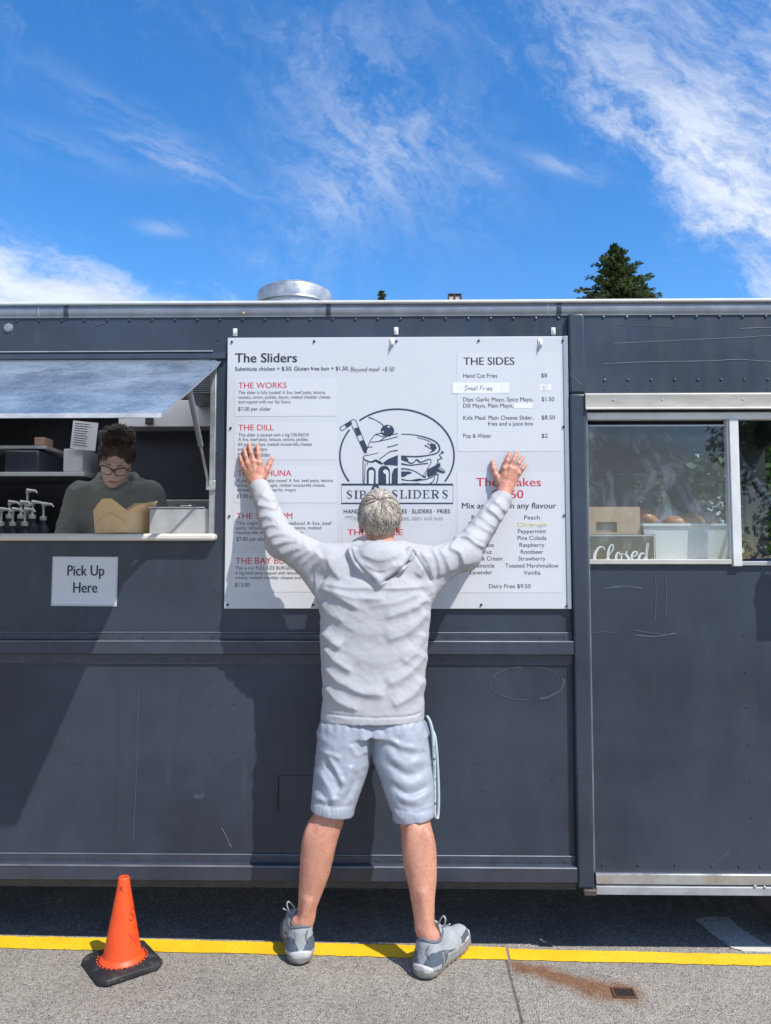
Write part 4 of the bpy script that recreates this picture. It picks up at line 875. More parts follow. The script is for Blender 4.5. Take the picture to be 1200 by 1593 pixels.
sections = [
 ((366, 589, 525, 647), ('THE WORKS', 371, 604, 75, 9), [('This slider is fully loaded! A 3oz. beef patty, lettuce,', 371, 613, 136, P5), ('tomato, onion, pickles, bacon, melted cheddar cheese', 371, 620.3, 143, P5), ('and topped with our Sip Sauce', 371, 627.5, 81, P5)], ('$7.00 per slider', 370.5, 639, 51, 6)),
 ((366, 656, 525, 715), ('THE DILL', 371, 669.5, 55, 9), [('This slider is packed with a big CRUNCH!', 371, 679, 110, P5), ('A 3oz. beef patty, lettuce, onions, pickles,', 371, 686, 109, P5), ('dill potato chips, melted mozzarella cheese', 370, 693.5, 115, P5), ('and our dill mayo', 370, 701, 46, P5)], ('$7.00 per slider', 370, 710.5, 51, 6)),
 ((365, 724, 525, 782), ('THE KAHUNA', 369.5, 740.5, 84, 9), [('A perfect mix of salty sweet! A 3oz. beef patty, lettuce', 369, 750, 149, P5), ('onion, grilled pineapple, melted mozzarella cheese,', 369, 757.3, 137, P5), ('teriyaki and our garlic mayo', 368.5, 764.5, 92, P5)], ('$7.00 per slider', 368.5, 775, 51, 6)),
 ((364, 791, 525, 849), ('THE SHROOM', 368, 807, 87, 9), [('This mighty slider is marvellous! A 3oz. beef', 368, 816.5, 148, P5), ('patty, lettuce, sauteed mushrooms, melted', 368, 823.6, 132, P5), ('mozzarella cheese and our mayo', 368, 830.8, 104, P5)], ('$7.00 per slider', 368, 841.5, 51, 6)),
 ((360, 860, 525, 921), ('THE BAY BURGER', 366.5, 877, 112, 9.5), [('This is our FULL SIZE BURGER!', 366, 886, 91, P5), ('A big beef patty topped with lettuce, tomato,', 366, 893.7, 124, P5), ('onions, melted cheddar cheese and sauce', 365.5, 901, 121, P5)], ('$13.00', 365.5, 913, 23, 6.2))]
for r, ti, de, pr in sections:
    p = panel(r); lines(p, 'title_lettering', 'red_ink', [ti], 0.010); lines(p, 'description_lettering', 'ink', de, 0.003); lines(p, 'price_lettering', 'ink', [pr], 0.004)
p = panel((533, 822, 700, 922)); lines(p, 'title_lettering', 'red_ink', [('THE SAMPLE', 541, 832.5, 86, 9)], 0.016)
p = panel((711.5, 548, 874, 702))
lines(p, 'title_lettering', 'ink', [('THE SIDES', 721.5, 567.5, 79, 11.5)], 0.014)
lines(p, 'item_lettering', 'ink', [('Hand Cut Fries', 721, 587.5, 53, 6.3), ('Dips: Garlic Mayo, Spicy Mayo,', 721, 624.5, 109, 6.3), ('Dill Mayo, Plain Mayo,', 721, 634, 78, 6.3), ('Kids Meal: Plain Cheese Slider,', 721, 653, 109, 6.3), ('fries and a juice box', 759.5, 662, 70.5, 6.3), ('Pop & Water', 721, 681, 44, 6.3)], 0.006)
lines(p, 'price_lettering', 'ink', [('$8', 842.5, 587, 9, 6.3), ('$1.50', 843, 624, 19.5, 6.3), ('$8.50', 843, 652.5, 21, 6.3), ('$2', 843, 681, 9.5, 6.3)], 0.006)
def tape(parent, x0, y0, x1, y1, lift=0.0011):
    mb = MB(); a, b_ = bl(x0, y0), bl(x1, y1); mb.box(a[0], b_[0], -BO-lift-0.0004, -BO-lift, b_[1], a[1]); return bb(mb, 'tape_strip', M['tape'], parent)
tape(p, 704, 595.5, 793, 611.5, 0.0010); tape(p, 704, 595, 716, 612, 0.0016); tape(p, 781, 595, 793, 611.5, 0.0016); tape(p, 840, 598, 858, 607.5); tape(p, 800, 627, 829, 635)
def script(parent, strokes, wd, m_, name, out=None, org=None):
    mb = MB()
    for s_ in strokes: mb.stroke([wl(*q, out or TO_+0.001) for q in curve(s_, 5)], wd, -(out or TO_+0.001), 0.0)
    return mb.build(name, M[m_], parent, origin=org or (BX, 0, BZ))
def hand(px, py, h, txt, slant=0.1):
    """handwritten strokes on a unit grid: letters drawn by hand"""
    G = {'S': [[(.8, .9), (.4, 1), (.15, .78), (.5, .52), (.7, .25), (.35, 0), (0, .12)]], 'm': [[(0, 0), (.05, .55), (.08, .35), (.3, .55), (.38, .05)], [(.38, .35), (.6, .55), (.7, 0)]], 'a': [[(.45, .5), (.1, .5), (.02, .15), (.3, 0), (.48, .45), (.5, 0)]], 'l': [[(.1, 1), (.12, .5), (.14, 0)]], 'F': [[(.1, 1), (.08, 0)], [(.1, 1), (.65, .98)], [(.1, .55), (.5, .56)]], 'r': [[(.05, .55), (.07, 0)], [(.07, .35), (.25, .55), (.4, .5)]], 'i': [[(.1, .5), (.1, 0)], [(.1, .72), (.12, .76)]], 'e': [[(.05, .28), (.45, .3), (.4, .52), (.1, .48), (.05, .12), (.3, 0), (.5, .1)]], 's': [[(.42, .5), (.15, .5), (.15, .3), (.38, .2), (.3, 0), (.02, .04)]], 'B': [[(.08, 1), (.06, 0)], [(.06, 1), (.55, .85), (.4, .58), (.1, .52)], [(.1, .52), (.62, .38), (.5, .05), (.06, 0)]], 'y': [[(.05, .5), (.22, .1)], [(.5, .55), (.2, -.05), (.0, -.4)]], 'o': [[(.25, .52), (.02, .3), (.15, 0), (.42, .12), (.4, .42), (.25, .52)]], 'n': [[(.05, .55), (.06, 0)], [(.06, .35), (.3, .54), (.42, .3), (.44, 0)]], 'd': [[(.45, .45), (.1, .5), (.02, .12), (.3, 0), (.46, .3)], [(.5, 1), (.48, 0)]], 't': [[(.2, .95), (.2, .1), (.35, 0)], [(.02, .62), (.42, .65)]], '+': [[(.25, .55), (.25, .1)], [(.02, .32), (.48, .32)]], '$': [[(.55, .85), (.1, .85), (.12, .55), (.5, .42), (.45, .1), (.02, .1)], [(.3, 1.05), (.28, -.1)]], '.': [[(.1, 0), (.13, .04)]], '5': [[(.55, .98), (.1, .95), (.1, .58), (.45, .55), (.5, .15), (.05, .02)]], '0': [[(.3, 1), (.05, .6), (.15, .05), (.45, .15), (.5, .75), (.3, 1)]], 'h': [[(.08, 1), (.08, 0)], [(.08, .35), (.3, .5), (.42, 0)]], 'x': [[(0, .5), (.4, 0)], [(.4, .5), (0, 0)]]}
    W = {'m': .85, 'l': .3, 'i': .28, '.': .3, 'S': .95, 'F': .75, 'B': .78, ' ': .4, '$': .7, '5': .65, '0': .65}
    out = []; x = 0
    for ch in txt:
        for s_ in G.get(ch, []): out.append([(px+(x+q[0]+slant*q[1])*h, py-q[1]*h) for q in s_])
        x += W.get(ch, .62)
    return out
script(board, hand(546, 577, 6.6, 'Beyond meat +$.50'), 0.0018, 'pen', 'handwriting')
script(p, hand(722, 607, 7.2, 'Small Fries'), 0.0018, 'pen', 'handwriting'); script(p, hand(844, 606, 6.5, '$5'), 0.0012, 'grey_ink', 'handwriting')
p = panel((711.5, 735, 876, 922))
lines(p, 'title_lettering', 'red_ink', [('The Shakes', 741, 756.5, 101, 13), ('$8.60', 790.5, 775, 48, 12.5, 'C')], 0.012)
lines(p, 'subtitle_lettering', 'ink', [('Mix and match any flavour', 719, 791, 147, 8.8)], 0.014)
lines(p, 'flavour_lettering', 'ink', [(t, 828, y, wd, 6.3, 'C') for t, y, wd in (('Peach', 808, 24), ('Peppermint', 829.5, 44), ('Pina Colada', 840, 45), ('Raspberry', 850.8, 39), ('Rootbeer', 861.5, 35), ('Strawberry', 872, 42), ('Toasted Marshmallow', 883, 83), ('Vanilla', 894, 26))]
      + [(t, 749, y, wd, 6.3, 'C') for t, y, wd in (('Banana', 808, 30), ('Blueberry', 818.5, 39), ('Bubblegum', 829.5, 44), ('Cherry', 840, 27), ('Chocolate', 850.8, 39), ('Coconut', 861.5, 33), ('Cookies & Cream', 872, 66), ('Creamsicle', 883, 41), ('Lavender', 893.5, 35))] + [('Dairy Free $9.50', 761, 915, 65, 6.3)], 0.004)
mb = MB(); mb.stroke([wl(*q, TO_) for q in ((799, 818), (812, 816), (828, 817), (842, 815), (857, 813))], [0.008, 0.016, 0.018, 0.017, 0.009], -TO_, 0.0); bb(mb, 'struck_out_flavour', M['yellow_mark'], p)
lines(p, 'faded_lettering', 'grey_ink', [('Orange', 828, 819, 46, 5.5, 'C')], 0.0)
for ra in ((711.5, 703.5, 874, 733.5),): pass
lines(board, 'tagline', 'ink', [('HANDCRAFTED SHAKES \u00b7 SLIDERS \u00b7 FRIES', 535, 798.5, 165.5, 6.2)], 0.004)
lines(board, 'allergy_note', 'grey_ink', [('**This kitchen handles wheat, dairy and nuts', 537, 809, 152, 6.5)], 0.004)
# ---- emblem, traced in photo pixels on the board plane
emb = MB(); EO = BO+0.0012
def E(p): return (500+p[0]/5.217, 620+p[1]/5.217)
def es(pts, wd, c=True, closed=False): 
    q = curve([E(p) for p in pts], 5) if c else [E(p) for p in pts]
    w_ = wd if not hasattr(wd, '__len__') else list(np.interp(np.linspace(0, 1, len(q)), np.linspace(0, 1, len(wd)), wd))
    k = 1/5.217*0.00286; w_ = [x*k for x in w_] if hasattr(w_, '__len__') else w_*k
    emb.stroke([wl(*p, EO) for p in q], w_, -EO, 0.0, closed=closed)
def ef(pts, c=False, lift=0.0, mi=0):
    q = curve([E(p) for p in pts], 4) if c else [E(p) for p in pts]; W_ = [wl(*p, EO+lift) for p in q]
    emb.face([(p[0], -EO-lift, p[1]) for p in W_][::-1], mi)
def arc(cx, cy, rx, ry, a0, a1, n=40): return [(cx+rx*math.cos(math.radians(a0+(a1-a0)*k/n)), cy-ry*math.sin(math.radians(a0+(a1-a0)*k/n))) for k in range(n+1)]
es(arc(615, 465, 464, 380, -33, 131), 13, False); es(arc(615, 465, 464, 380, 146, 213), 13, False)
es([(164, 699), (1071, 699), (1071, 850), (164, 850)], 11, False, True); es([(164, 693), (1071, 693)], 6, False)
# straw
es([(150, 235), (258, 168), (280, 175), (300, 225), (372, 400)], 5, False); es([(165, 262), (245, 212), (252, 225), (350, 440)], 5, False); es([(150, 235), (165, 262)], 5, False)
ef([(190, 210), (240, 180), (252, 205), (205, 238)]); ef([(268, 240), (305, 232), (325, 290), (292, 305)]); ef([(312, 345), (345, 335), (378, 405), (362, 445), (352, 440)])
# cherry and stem
es([(385, 152), (430, 168), (470, 190), (508, 222)], [11, 5, 5, 7]); emb_c = arc(538, 260, 54, 48, 0, 360, 30)[:-1]; ef(emb_c)
ef(arc(548, 228, 11, 7, 0, 360, 10)[:-1], lift=0.0006, mi=1); ef(arc(500, 270, 8, 6, 0, 360, 10)[:-1], lift=0.0006, mi=1)
# whipped cream
es([(378, 390), (400, 340), (440, 292), (490, 280)], 6); es([(400, 352), (470, 345), (540, 300), (622, 284)], [5, 7, 6]); es([(470, 345), (540, 330), (622, 308)], 6); es([(440, 292), (470, 298), (510, 312)], 5)
es([(535, 394), (580, 385), (622, 370)], 7); es([(360, 410), (380, 395), (415, 392)], 6); es([(622, 420), (560, 430), (510, 465), (470, 492)], [9, 6, 6]); es([(340, 485), (350, 465), (400, 455), (462, 440)], [8, 5, 4])
es([(340, 485), (370, 505), (410, 515), (440, 498), (470, 520), (500, 530)], [10, 12, 8, 14, 10]); es([(360, 410), (355, 430), (372, 440)], 6)
ef([(500, 522), (545, 490), (622, 458), (622, 545), (560, 538), (520, 540)]); ef([(400, 512), (440, 495), (480, 508), (500, 530), (470, 525), (440, 510), (420, 520)])
# glass
es([(340, 500), (340, 695)], 7, False); es([(358, 520), (350, 695)], 5, False); es([(376, 520), (376, 540)], 5, False)
def flute(x0, x1, top, r, hole=True):
    P = [(x0, 695)]+[(x0+(x1-x0)/2-(x1-x0)/2*math.cos(math.pi*k/10), top+r-r*math.sin(math.pi*k/10)) for k in range(11)]+[(x1, 695)]; ef(P)
    if hole:
        ix0, ix1 = x0+16, x1-14; ef([(ix0, 692)]+[(ix0+(ix1-ix0)/2-(ix1-ix0)/2*math.cos(math.pi*k/10), top+24+18-18*math.sin(math.pi*k/10)) for k in range(11)]+[(ix1-4, 692)], lift=0.0006, mi=1)
flute(370, 442, 555, 40); flute(464, 558, 545, 45, False); ef([(500, 590), (515, 575), (540, 580), (548, 600), (546, 692), (528, 692), (526, 615), (510, 606)], lift=0.0006, mi=1)
ef([(572, 695), (574, 610), (590, 570), (622, 560), (622, 695)])
# burger
es([(650, 288), (740, 292), (850, 315), (935, 355), (962, 405), (940, 440), (880, 458), (780, 470), (650, 466)], [6, 6, 9, 11, 12, 10, 9, 11, 9])
ef([(890, 360), (925, 370), (938, 400), (920, 425), (870, 448), (900, 420), (880, 395), (905, 400), (885, 375)]); es([(780, 315), (840, 330), (890, 352)], 5); es([(842, 378), (870, 395), (880, 410)], [12, 5, 5]); es([(862, 362), (890, 385), (900, 405)], 6)
ef([(650, 466), (690, 470), (710, 500), (690, 512), (650, 498)]); es([(690, 500), (720, 522), (750, 520), (775, 495), (800, 515), (830, 510), (850, 500), (885, 490)], [12, 9, 7, 14, 8, 10, 6]); es([(650, 528), (720, 540), (800, 532), (868, 525)], [14, 9, 8, 9])
es([(975, 430), (992, 438), (960, 455), (978, 485), (945, 495), (950, 515), (935, 535)], [14, 8, 6, 9, 6, 8, 8]); es([(885, 490), (892, 510), (884, 535), (830, 625)], 6)
ef([(862, 575), (930, 540), (965, 520), (970, 550), (940, 565), (1008, 598), (990, 608), (935, 592), (940, 610), (870, 640), (855, 610)]); es([(940, 560), (980, 570), (1006, 592)], 5)
es([(650, 570), (700, 572), (760, 590), (810, 620), (850, 640)], [12, 8, 6, 7]); ef([(650, 590), (720, 592), (738, 606), (700, 615), (680, 632), (650, 636)]); ef([(730, 660), (800, 648), (830, 655), (780, 672), (740, 668)])
es([(820, 625), (840, 640), (850, 618)], 8); es([(650, 655), (720, 665), (850, 655), (950, 610)], [10, 7, 8, 5]); es([(950, 610), (945, 660), (930, 695)], 8); es([(650, 690), (720, 692), (800, 690)], 9); es([(920, 640), (910, 670), (880, 690)], 7)
# serif capitals, built from strokes and slabs
def cap_(ch, x, wd, y0, y1):
    h = y1-y0
    def vb(fx, wt=0.17): ef([(x+fx*wd-wt*h/2, y0), (x+fx*wd+wt*h/2, y0), (x+fx*wd+wt*h/2, y1), (x+fx*wd-wt*h/2, y1)])
    def hb(f0, f1, fy, wt=0.055): ef([(x+f0*wd, y0+fy*h-wt*h/2), (x+f1*wd, y0+fy*h-wt*h/2), (x+f1*wd, y0+fy*h+wt*h/2), (x+f0*wd, y0+fy*h+wt*h/2)])
    if ch == 'I': vb(.5, .2); hb(0, 1, .03); hb(0, 1, .97)
    if ch == 'L': vb(.3); hb(0, .6, .03); hb(0, 1, .97); ef([(x+wd, y1), (x+wd, y1-.3*h), (x+wd-.05*h, y1-.3*h), (x+wd-.16*h, y1-.04*h)])
    if ch == 'E': vb(.28); hb(0, .95, .03); hb(0, 1, .97); hb(.3, .72, .48); ef([(x+.95*wd, y0), (x+.95*wd, y0+.24*h), (x+.95*wd-.05*h, y0+.24*h), (x+.95*wd-.14*h, y0+.03*h)]); ef([(x+wd, y1), (x+wd, y1-.26*h), (x+wd-.05*h, y1-.26*h), (x+wd-.15*h, y1-.04*h)]); hb(.66, .72, .48, .24)
    if ch in 'PR':
        vb(.26); hb(0, .5, .03); hb(0, .5, .97); es([(x+.4*wd, y0+.03*h), (x+.7*wd, y0+.06*h), (x+.86*wd, y0+.26*h), (x+.7*wd, y0+.48*h), (x+.3*wd, y0+.52*h)], [.05*h, .10*h, .17*h, .10*h, .05*h])
        if ch == 'R': ef([(x+.42*wd, y0+.52*h), (x+.62*wd, y0+.5*h), (x+.98*wd, y1-.03*h), (x+1.05*wd, y1), (x+.76*wd, y1)])
    if ch == 'D': vb(.24); hb(0, .5, .03); hb(0, .5, .97); es([(x+.4*wd, y0+.03*h), (x+.75*wd, y0+.12*h), (x+.93*wd, y0+.5*h), (x+.75*wd, y0+.88*h), (x+.4*wd, y0+.97*h)], [.05*h, .11*h, .18*h, .11*h, .05*h])
    if ch == 'S': es([(x+.88*wd, y0+.28*h), (x+.8*wd, y0+.08*h), (x+.48*wd, y0+.02*h), (x+.16*wd, y0+.22*h), (x+.45*wd, y0+.45*h), (x+.82*wd, y0+.68*h), (x+.62*wd, y0+.95*h), (x+.3*wd, y0+.96*h), (x+.1*wd, y0+.7*h)], [.04*h, .06*h, .08*h, .15*h, .19*h, .16*h, .09*h, .06*h, .04*h])
for ch, x, wd in (('S', 203, 52), ('I', 268, 30), ('P', 308, 58)): cap_(ch, x, wd, 746, 812)
for ch, x, wd in (('S', 570, 54), ('L', 636, 58), ('I', 704, 28), ('D', 742, 70), ('E', 822, 56), ('R', 890, 68), ('S', 980, 52)): cap_(ch, x, wd, 742, 810)
es([(398, 800), (430, 775), (462, 735), (452, 712), (430, 712), (420, 735), (445, 775), (490, 815)], [26, 24, 18, 16, 16, 22, 26, 26]); es([(398, 800), (410, 835), (450, 835), (500, 780)], [26, 18, 12, 9])
bb(emb, 'emblem', [M['navy_ink'], M['panel']])

# ------------------------------------------------------------------ clips above the board, pick-up sign
def clip(px, py, out, label, tail=0):
    x, z = wl(px, py, out); o = thing('adhesive_hook', label, 'hook', l2w(x, out-0.001, z), -WA, 'white adhesive hooks along the menu board top')
    mb = MB(); mb.box(-0.010, 0.010, -0.006, 0, -0.018, 0.018); mb.build('hook_base', M['plastic_white'], o, bevel=0.004, seg=3)
    mb = MB(); mb.tube([(0, -0.006, 0.006), (0, -0.013, 0.0), (0, -0.014, -0.010), (0, -0.009, -0.014)], 0.0035, 8); mb.build('hook_arm', M['plastic_white'], o, smooth=True)
    if tail: mb = MB(); mb.tube([(0.006, -0.009, -0.012), (-0.002, -0.010, -0.026), (-0.012*tail, -0.007, -0.044)], 0.0026, 6); mb.build('wire_tail', M['rail'], o, smooth=True)
clip(366, 517, 0.0, 'white adhesive hook above the top left corner of the menu board'); clip(616.5, 515, 0.0, 'white adhesive hook on the navy panel above the middle of the menu board')
clip(610, 532, 0.0165, 'white adhesive hook with wire tail on the board itself, top middle', 1); clip(861, 515.5, 0.0, 'white adhesive hook on the navy panel above the right end of the menu board', 0.6)
clip(840.5, 533, 0.0165, 'white adhesive hook with wire tail on the board itself, above the sides list', 1)
sg = [wl(82, 866), wl(184, 866), wl(183, 943), wl(81, 943)]; sx0, sx1, sz0, sz1 = sg[0][0], sg[1][0], sg[2][1], sg[0][1]
sign = thing('pick_up_sign', 'small white paper pick up sign taped on the truck side under the hatch', 'sign', l2w((sx0+sx1)/2, 0, sz0), -WA); SX, SZ = (sx0+sx1)/2, sz0
mb = MB(); mb.box(sx0, sx1, -0.003, -0.0012, sz0, sz1, R=Matrix.Rotation(0.006, 3, 'Y')); mb.build('plastic_sleeve', M['sleeve_plastic'], sign, origin=(SX, 0, SZ))
mb = MB(); mb.box(sx0+0.006, sx1-0.006, -0.0042, -0.0031, sz0+0.008, sz1-0.003, R=Matrix.Rotation(0.006, 3, 'Y')); mb.build('paper_sheet', M['paper'], sign, origin=(SX, 0, SZ))
for t_, px_, py_, w_ in (('Pick Up', 105, 895.5, 57), ('Here', 114, 922, 37)): mb = MB(); text(mb, t_, px_, py_, w_, 16, 0.0052, 0.022); mb.build('lettering', M['ink'], sign, origin=(SX, 0, SZ))

# ------------------------------------------------------------------ on and behind the counter
def inw(px, py, din): x, z = wl(px, py, -din); return l2w(x, -din, z)
# takeout box: tapered kraft carton with four open flaps
tb = thing('takeout_box', 'open brown folded carton with raised flaps on the serving ledge', 'takeout box', inw(190, 830, 0.06), 0.0)
wdt = (wl(216, 820, -0.05)[0]-wl(159, 820, -0.05)[0]); hgt = wl(190, 797, -0.05)[1]-wl(190, 829, -0.05)[1]; tip = wl(190, 777, -0.05)[1]-wl(190, 829, -0.05)[1]
yaw = Matrix.Rotation(-0.42, 3, 'Z'); d2 = 0.145
def tbq(mb, pts, th=0.0016):
    P = [Vector(p) for p in pts]; n = (P[1]-P[0]).cross(P[2]-P[0]).normalized()*th; k = len(P)
    vs = [yaw @ p for p in P]+[yaw @ (p+n) for p in P]; mb.raw(vs, [tuple(range(k)), tuple(range(2*k-1, k-1, -1))]+[(j, i, i+k, j+k) for i, j in ((i, (i+1) % k) for i in range(k))])
a, t_ = wdt/2*1.08, wdt/2*1.16; bq, tq = d2/2, d2/2*1.08
mb = MB(); tbq(mb, [(-a, -bq, 0.001), (a, -bq, 0.001), (a, bq, 0.001), (-a, bq, 0.001)])
tbq(mb, [(-a, -bq, 0.001), (a, -bq, 0.001), (t_, -tq, hgt), (-t_, -tq, hgt)]); tbq(mb, [(a, bq, 0.001), (-a, bq, 0.001), (-t_, tq, hgt), (t_, tq, hgt)])
tbq(mb, [(a, -bq, 0.001), (a, bq, 0.001), (t_, tq, hgt), (t_, -tq, hgt)]); tbq(mb, [(-a, bq, 0.001), (-a, -bq, 0.001), (-t_, -tq, hgt), (-t_, tq, hgt)])
mb.build('carton', M['kraft'], tb)
f1 = tip-hgt
for pts in ([(-t_, -tq, hgt+.001), (t_, -tq, hgt+.001), (t_*.98, -tq-.004, hgt+f1*.15), (t_*.28, -tq-.022, hgt+f1), (-t_*.28, -tq-.022, hgt+f1), (-t_*.98, -tq-.004, hgt+f1*.15)],
            [(t_, tq, hgt+.001), (-t_, tq, hgt+.001), (-t_*.3, tq+.03, hgt+f1*.9), (t_*.3, tq+.03, hgt+f1*.9)],
            [(t_, -tq, hgt+.001), (t_, tq, hgt+.001), (t_+.055, tq*.75, hgt+f1*.95), (t_+.030, -tq*.6, hgt+f1*.5)],
            [(-t_, tq, hgt+.001), (-t_, -tq, hgt+.001), (-t_-.012, -tq*.55, hgt+f1*.75), (-t_-.012, tq*.8, hgt+f1*.75)]):
    mb = MB(); tbq(mb, pts); mb.build('flap', M['kraft'], tb)
mb = MB(); cr = [(-t_*.86, hgt*.45), (-t_*.5, hgt*.72), (0, hgt*.95), (t_*.5, hgt*.75), (t_*.9, hgt*.50)]
q = []
for (x, z) in curve([c for c in cr], 4): yy = -(bq+(tq-bq)*z/hgt)-0.0026; q.append((x, yy, z))
mb2 = MB()
for i in range(len(q)-1): mb2.face([yaw @ Vector((q[i][0], q[i][1], q[i][2]-.0010)), yaw @ Vector((q[i+1][0], q[i+1][1], q[i+1][2]-.0010)), yaw @ Vector((q[i+1][0], q[i+1][1], q[i+1][2]+.0010)), yaw @ Vector((q[i][0], q[i][1], q[i][2]+.0010))])
mb2.build('crease', M['card_dark'], tb)
# steel bin beside it
x0, z1 = wl(231, 788.5, 0.0); x1, _ = wl(325, 800, 0.0); mbw = thing('steel_bin', 'brushed metal bin with flat lid on the serving ledge beside the carton', 'metal bin', l2w((x0+x1)/2, -0.10, ZC), -WA); hw, hh = (x1-x0)/2, z1-ZC
mb = MB(); mb.box(-hw, hw, -0.09, 0.11, 0.0005, hh-0.006); mb.build('bin_body', M['alu_dull'], mbw, bevel=0.006, seg=3)
mb = MB(); mb.box(-hw-.002, hw-0.02, -0.093, 0.112, hh-0.0055, hh); mb.tube([(-.02, 0, hh), (-.02, 0, hh+.012), (.03, 0, hh+.012), (.03, 0, hh)], 0.003, 8); mb.build('bin_lid', M['steel'], mbw, bevel=0.002)
# syrup pumps
def pump(loc, h, label):
    o = thing('syrup_bottle', label, 'pump bottle', loc, 0.0, 'syrup pump bottles at the back left of the hatch')
    mb = MB(); mb.lathe([(0.036, 0), (0.038, 0.01), (0.038, h-0.09), (0.030, h-0.06), (0.016, h-0.035), (0.016, h-0.02)], n=20); mb.build('bottle', M['dark2'], o, smooth=True, angle=50)
    mb = MB(); mb.lathe([(0.018, h-0.021), (0.018, h), (0.006, h+0.004), (0.006, h+0.055)], n=14); mb.tube([(0, 0, h+0.055), (0.0, 0, h+0.072), (0.05, -0.01, h+0.068), (0.062, -0.012, h+0.055)], [0.011, 0.012, 0.007, 0.004], 8); mb.build('pump', M['plastic_white'], o, smooth=True, angle=50)
    return o
zb0 = wl(40, 846, -0.72)[1]
pl = [(15, 781, 0.86, 'white pump syrup bottle in the back row, leftmost of the taller four'), (33, 781, 0.84, 'white pump syrup bottle in the back row, just left of the tallest pump'), (43, 763, 0.92, 'tallest white pump syrup bottle, its nozzle above all others'), (51, 781, 0.80, 'white pump syrup bottle in the back row, just right of the tallest pump'), (68, 784, 0.86, 'white pump syrup bottle at the right end of the row'), (2, 800, 0.76, 'short white pump syrup bottle at the left edge, front row'), (20, 804, 0.76, 'short white pump syrup bottle, middle of the front row'), (39, 800, 0.76, 'short white pump syrup bottle at the right of the front row')]
for px, py, din, lb in pl:
    x, z = wl(px, py, -din); h = z-zb0-0.072; o = pump(l2w(x, -din, zb0), max(h, 0.12), lb)
# things on the shelves
def simple(name, label, cat, px0, py0, px1, py1, din, dep, m_, bev=0.004, part='box_body'):
    x0, x1, y0, y1, z0, z1 = inbox(px0, py0, px1, py1, din, dep); o = thing(name, label, cat, l2w((x0+x1)/2, -(y0+y1)/2, z0), -WA); hw = (x1-x0)/2; mb = MB(); mb.box(-hw, hw, -dep/2, dep/2, 0, z1-z0)
    mb.build(part, M[m_], o, bevel=bev); return o, hw, z1-z0
o, hw, hh = simple('carton_box', 'pale carton standing on the kitchen shelf beside the woman', 'carton', 98, 698, 129, 733.6, 1.26, 0.25, 'interior_white')
mb = MB(); mb.box(hw*0.55, hw*0.98, -0.1275, -0.1255, 0.01, hh*0.5); mb.build('open_end', M['paper'], o)
simple('storage_tub', 'dark storage tub on the kitchen shelf at the left', 'tub', 6, 700, 60, 733.6, 1.30, 0.3, 'dark2', 0.012, 'tub_body')
simple('red_packet', 'small reddish packet on the upper kitchen shelf', 'packet', 53, 680, 70, 692.7, 1.40, 0.12, 'card_dark')
px = [(114, 654), (153, 658), (148, 702), (109, 697)]; P = [inw(*q, 1.22) for q in px]; o = thing('paper_sheet', 'printed paper sheet hanging above the carton in the kitchen', 'paper', P[3]); mb = MB()
mb.raw([q-P[3] for q in P]+[q-P[3]+Vector((0, .002, 0)) for q in P], [(3, 2, 1, 0), (4, 5, 6, 7), (0, 1, 5, 4), (1, 2, 6, 5), (2, 3, 7, 6), (3, 0, 4, 7)]); mb.build('sheet', M['interior_white'], o)
mb = MB()
for k in range(10):
    u0 = 0.08+0.085*k; 
    def q_(s, t): a_ = P[0].lerp(P[1], s); b_ = P[3].lerp(P[2], s); return a_.lerp(b_, t)-P[3]+Vector((0, -.0015, 0))
    mb.face([q_(.1, u0), q_(.1, u0+.025), q_(.55+.35*random.random(), u0+.025), q_(.6, u0)])
mb.build('printed_lines', M['dark2'], o)
# ------------------------------------------------------------------ behind the cab glass
def cabthing(px0, py0, px1, py1, din, dep): x0, x1, y0, y1, z0, z1 = inbox(px0, py0, px1, py1, din, dep); return x0, x1, z0, z1
x0, x1, z0, z1 = cabthing(914, 788.5, 996, 833, 0.13, 0.2)
cb = thing('cardboard_box', 'tan cardboard box with a hand hole behind the cab window', 'cardboard box', l2w((x0+x1)/2, -0.24, ZS), -WA); hw, top_ = (x1-x0)/2, z1-ZS
mb = MB(); h0, h1, v0, v1 = -hw+0.16*2*hw, -hw+0.55*2*hw, top_-0.088, top_-0.060
hx0_, hz0_ = wl(928, 828, -0.13); hx1_, hz1_ = wl(960, 812, -0.13); h0, h1, v0, v1 = hx0_-(x0+x1)/2, hx1_-(x0+x1)/2, hz0_-ZS, hz1_-ZS
mb.holed(-hw, hw, 0.001, top_, -0.11, -0.106, [(h0, h1, v0, v1)]); mb.box(-hw, hw, 0.106, 0.11, 0.001, top_); mb.box(-hw, -hw+.004, -0.1055, 0.1055, 0.001, top_); mb.box(hw-.004, hw, -0.1055, 0.1055, 0.001, top_); mb.box(-hw+.0045, hw-.0045, -0.1055, 0.1055, 0.001, 0.005)
mb.build('box_body', M['card'], cb); mb = MB(); mb.box(-hw+.005, hw-.005, -0.104, 0.104, v1+0.01, v1+0.014); mb.box(h0-.01, h1+.01, -0.09, -0.086, v0-.01, v1+.008); mb.build('box_filling', M['card_dark'], cb)
x0, x1, z0, z1 = cabthing(916, 831.5, 1020, 874, 0.075, 0.01)
cs = thing('closed_sign', 'black chalk sign with white border and script lettering propped behind the cab glass', 'sign', l2w((x0+x1)/2, -0.080, ZS), -WA); CX = (x0+x1)/2; hw, hh = (x1-x0)/2, z1-ZS
lean = 0.0
mb = MB(); mb.box(-hw, hw, -0.004, 0.004, -0.012, hh); mb.build('sign_board', M['chalk'], cs, bevel=0.001)
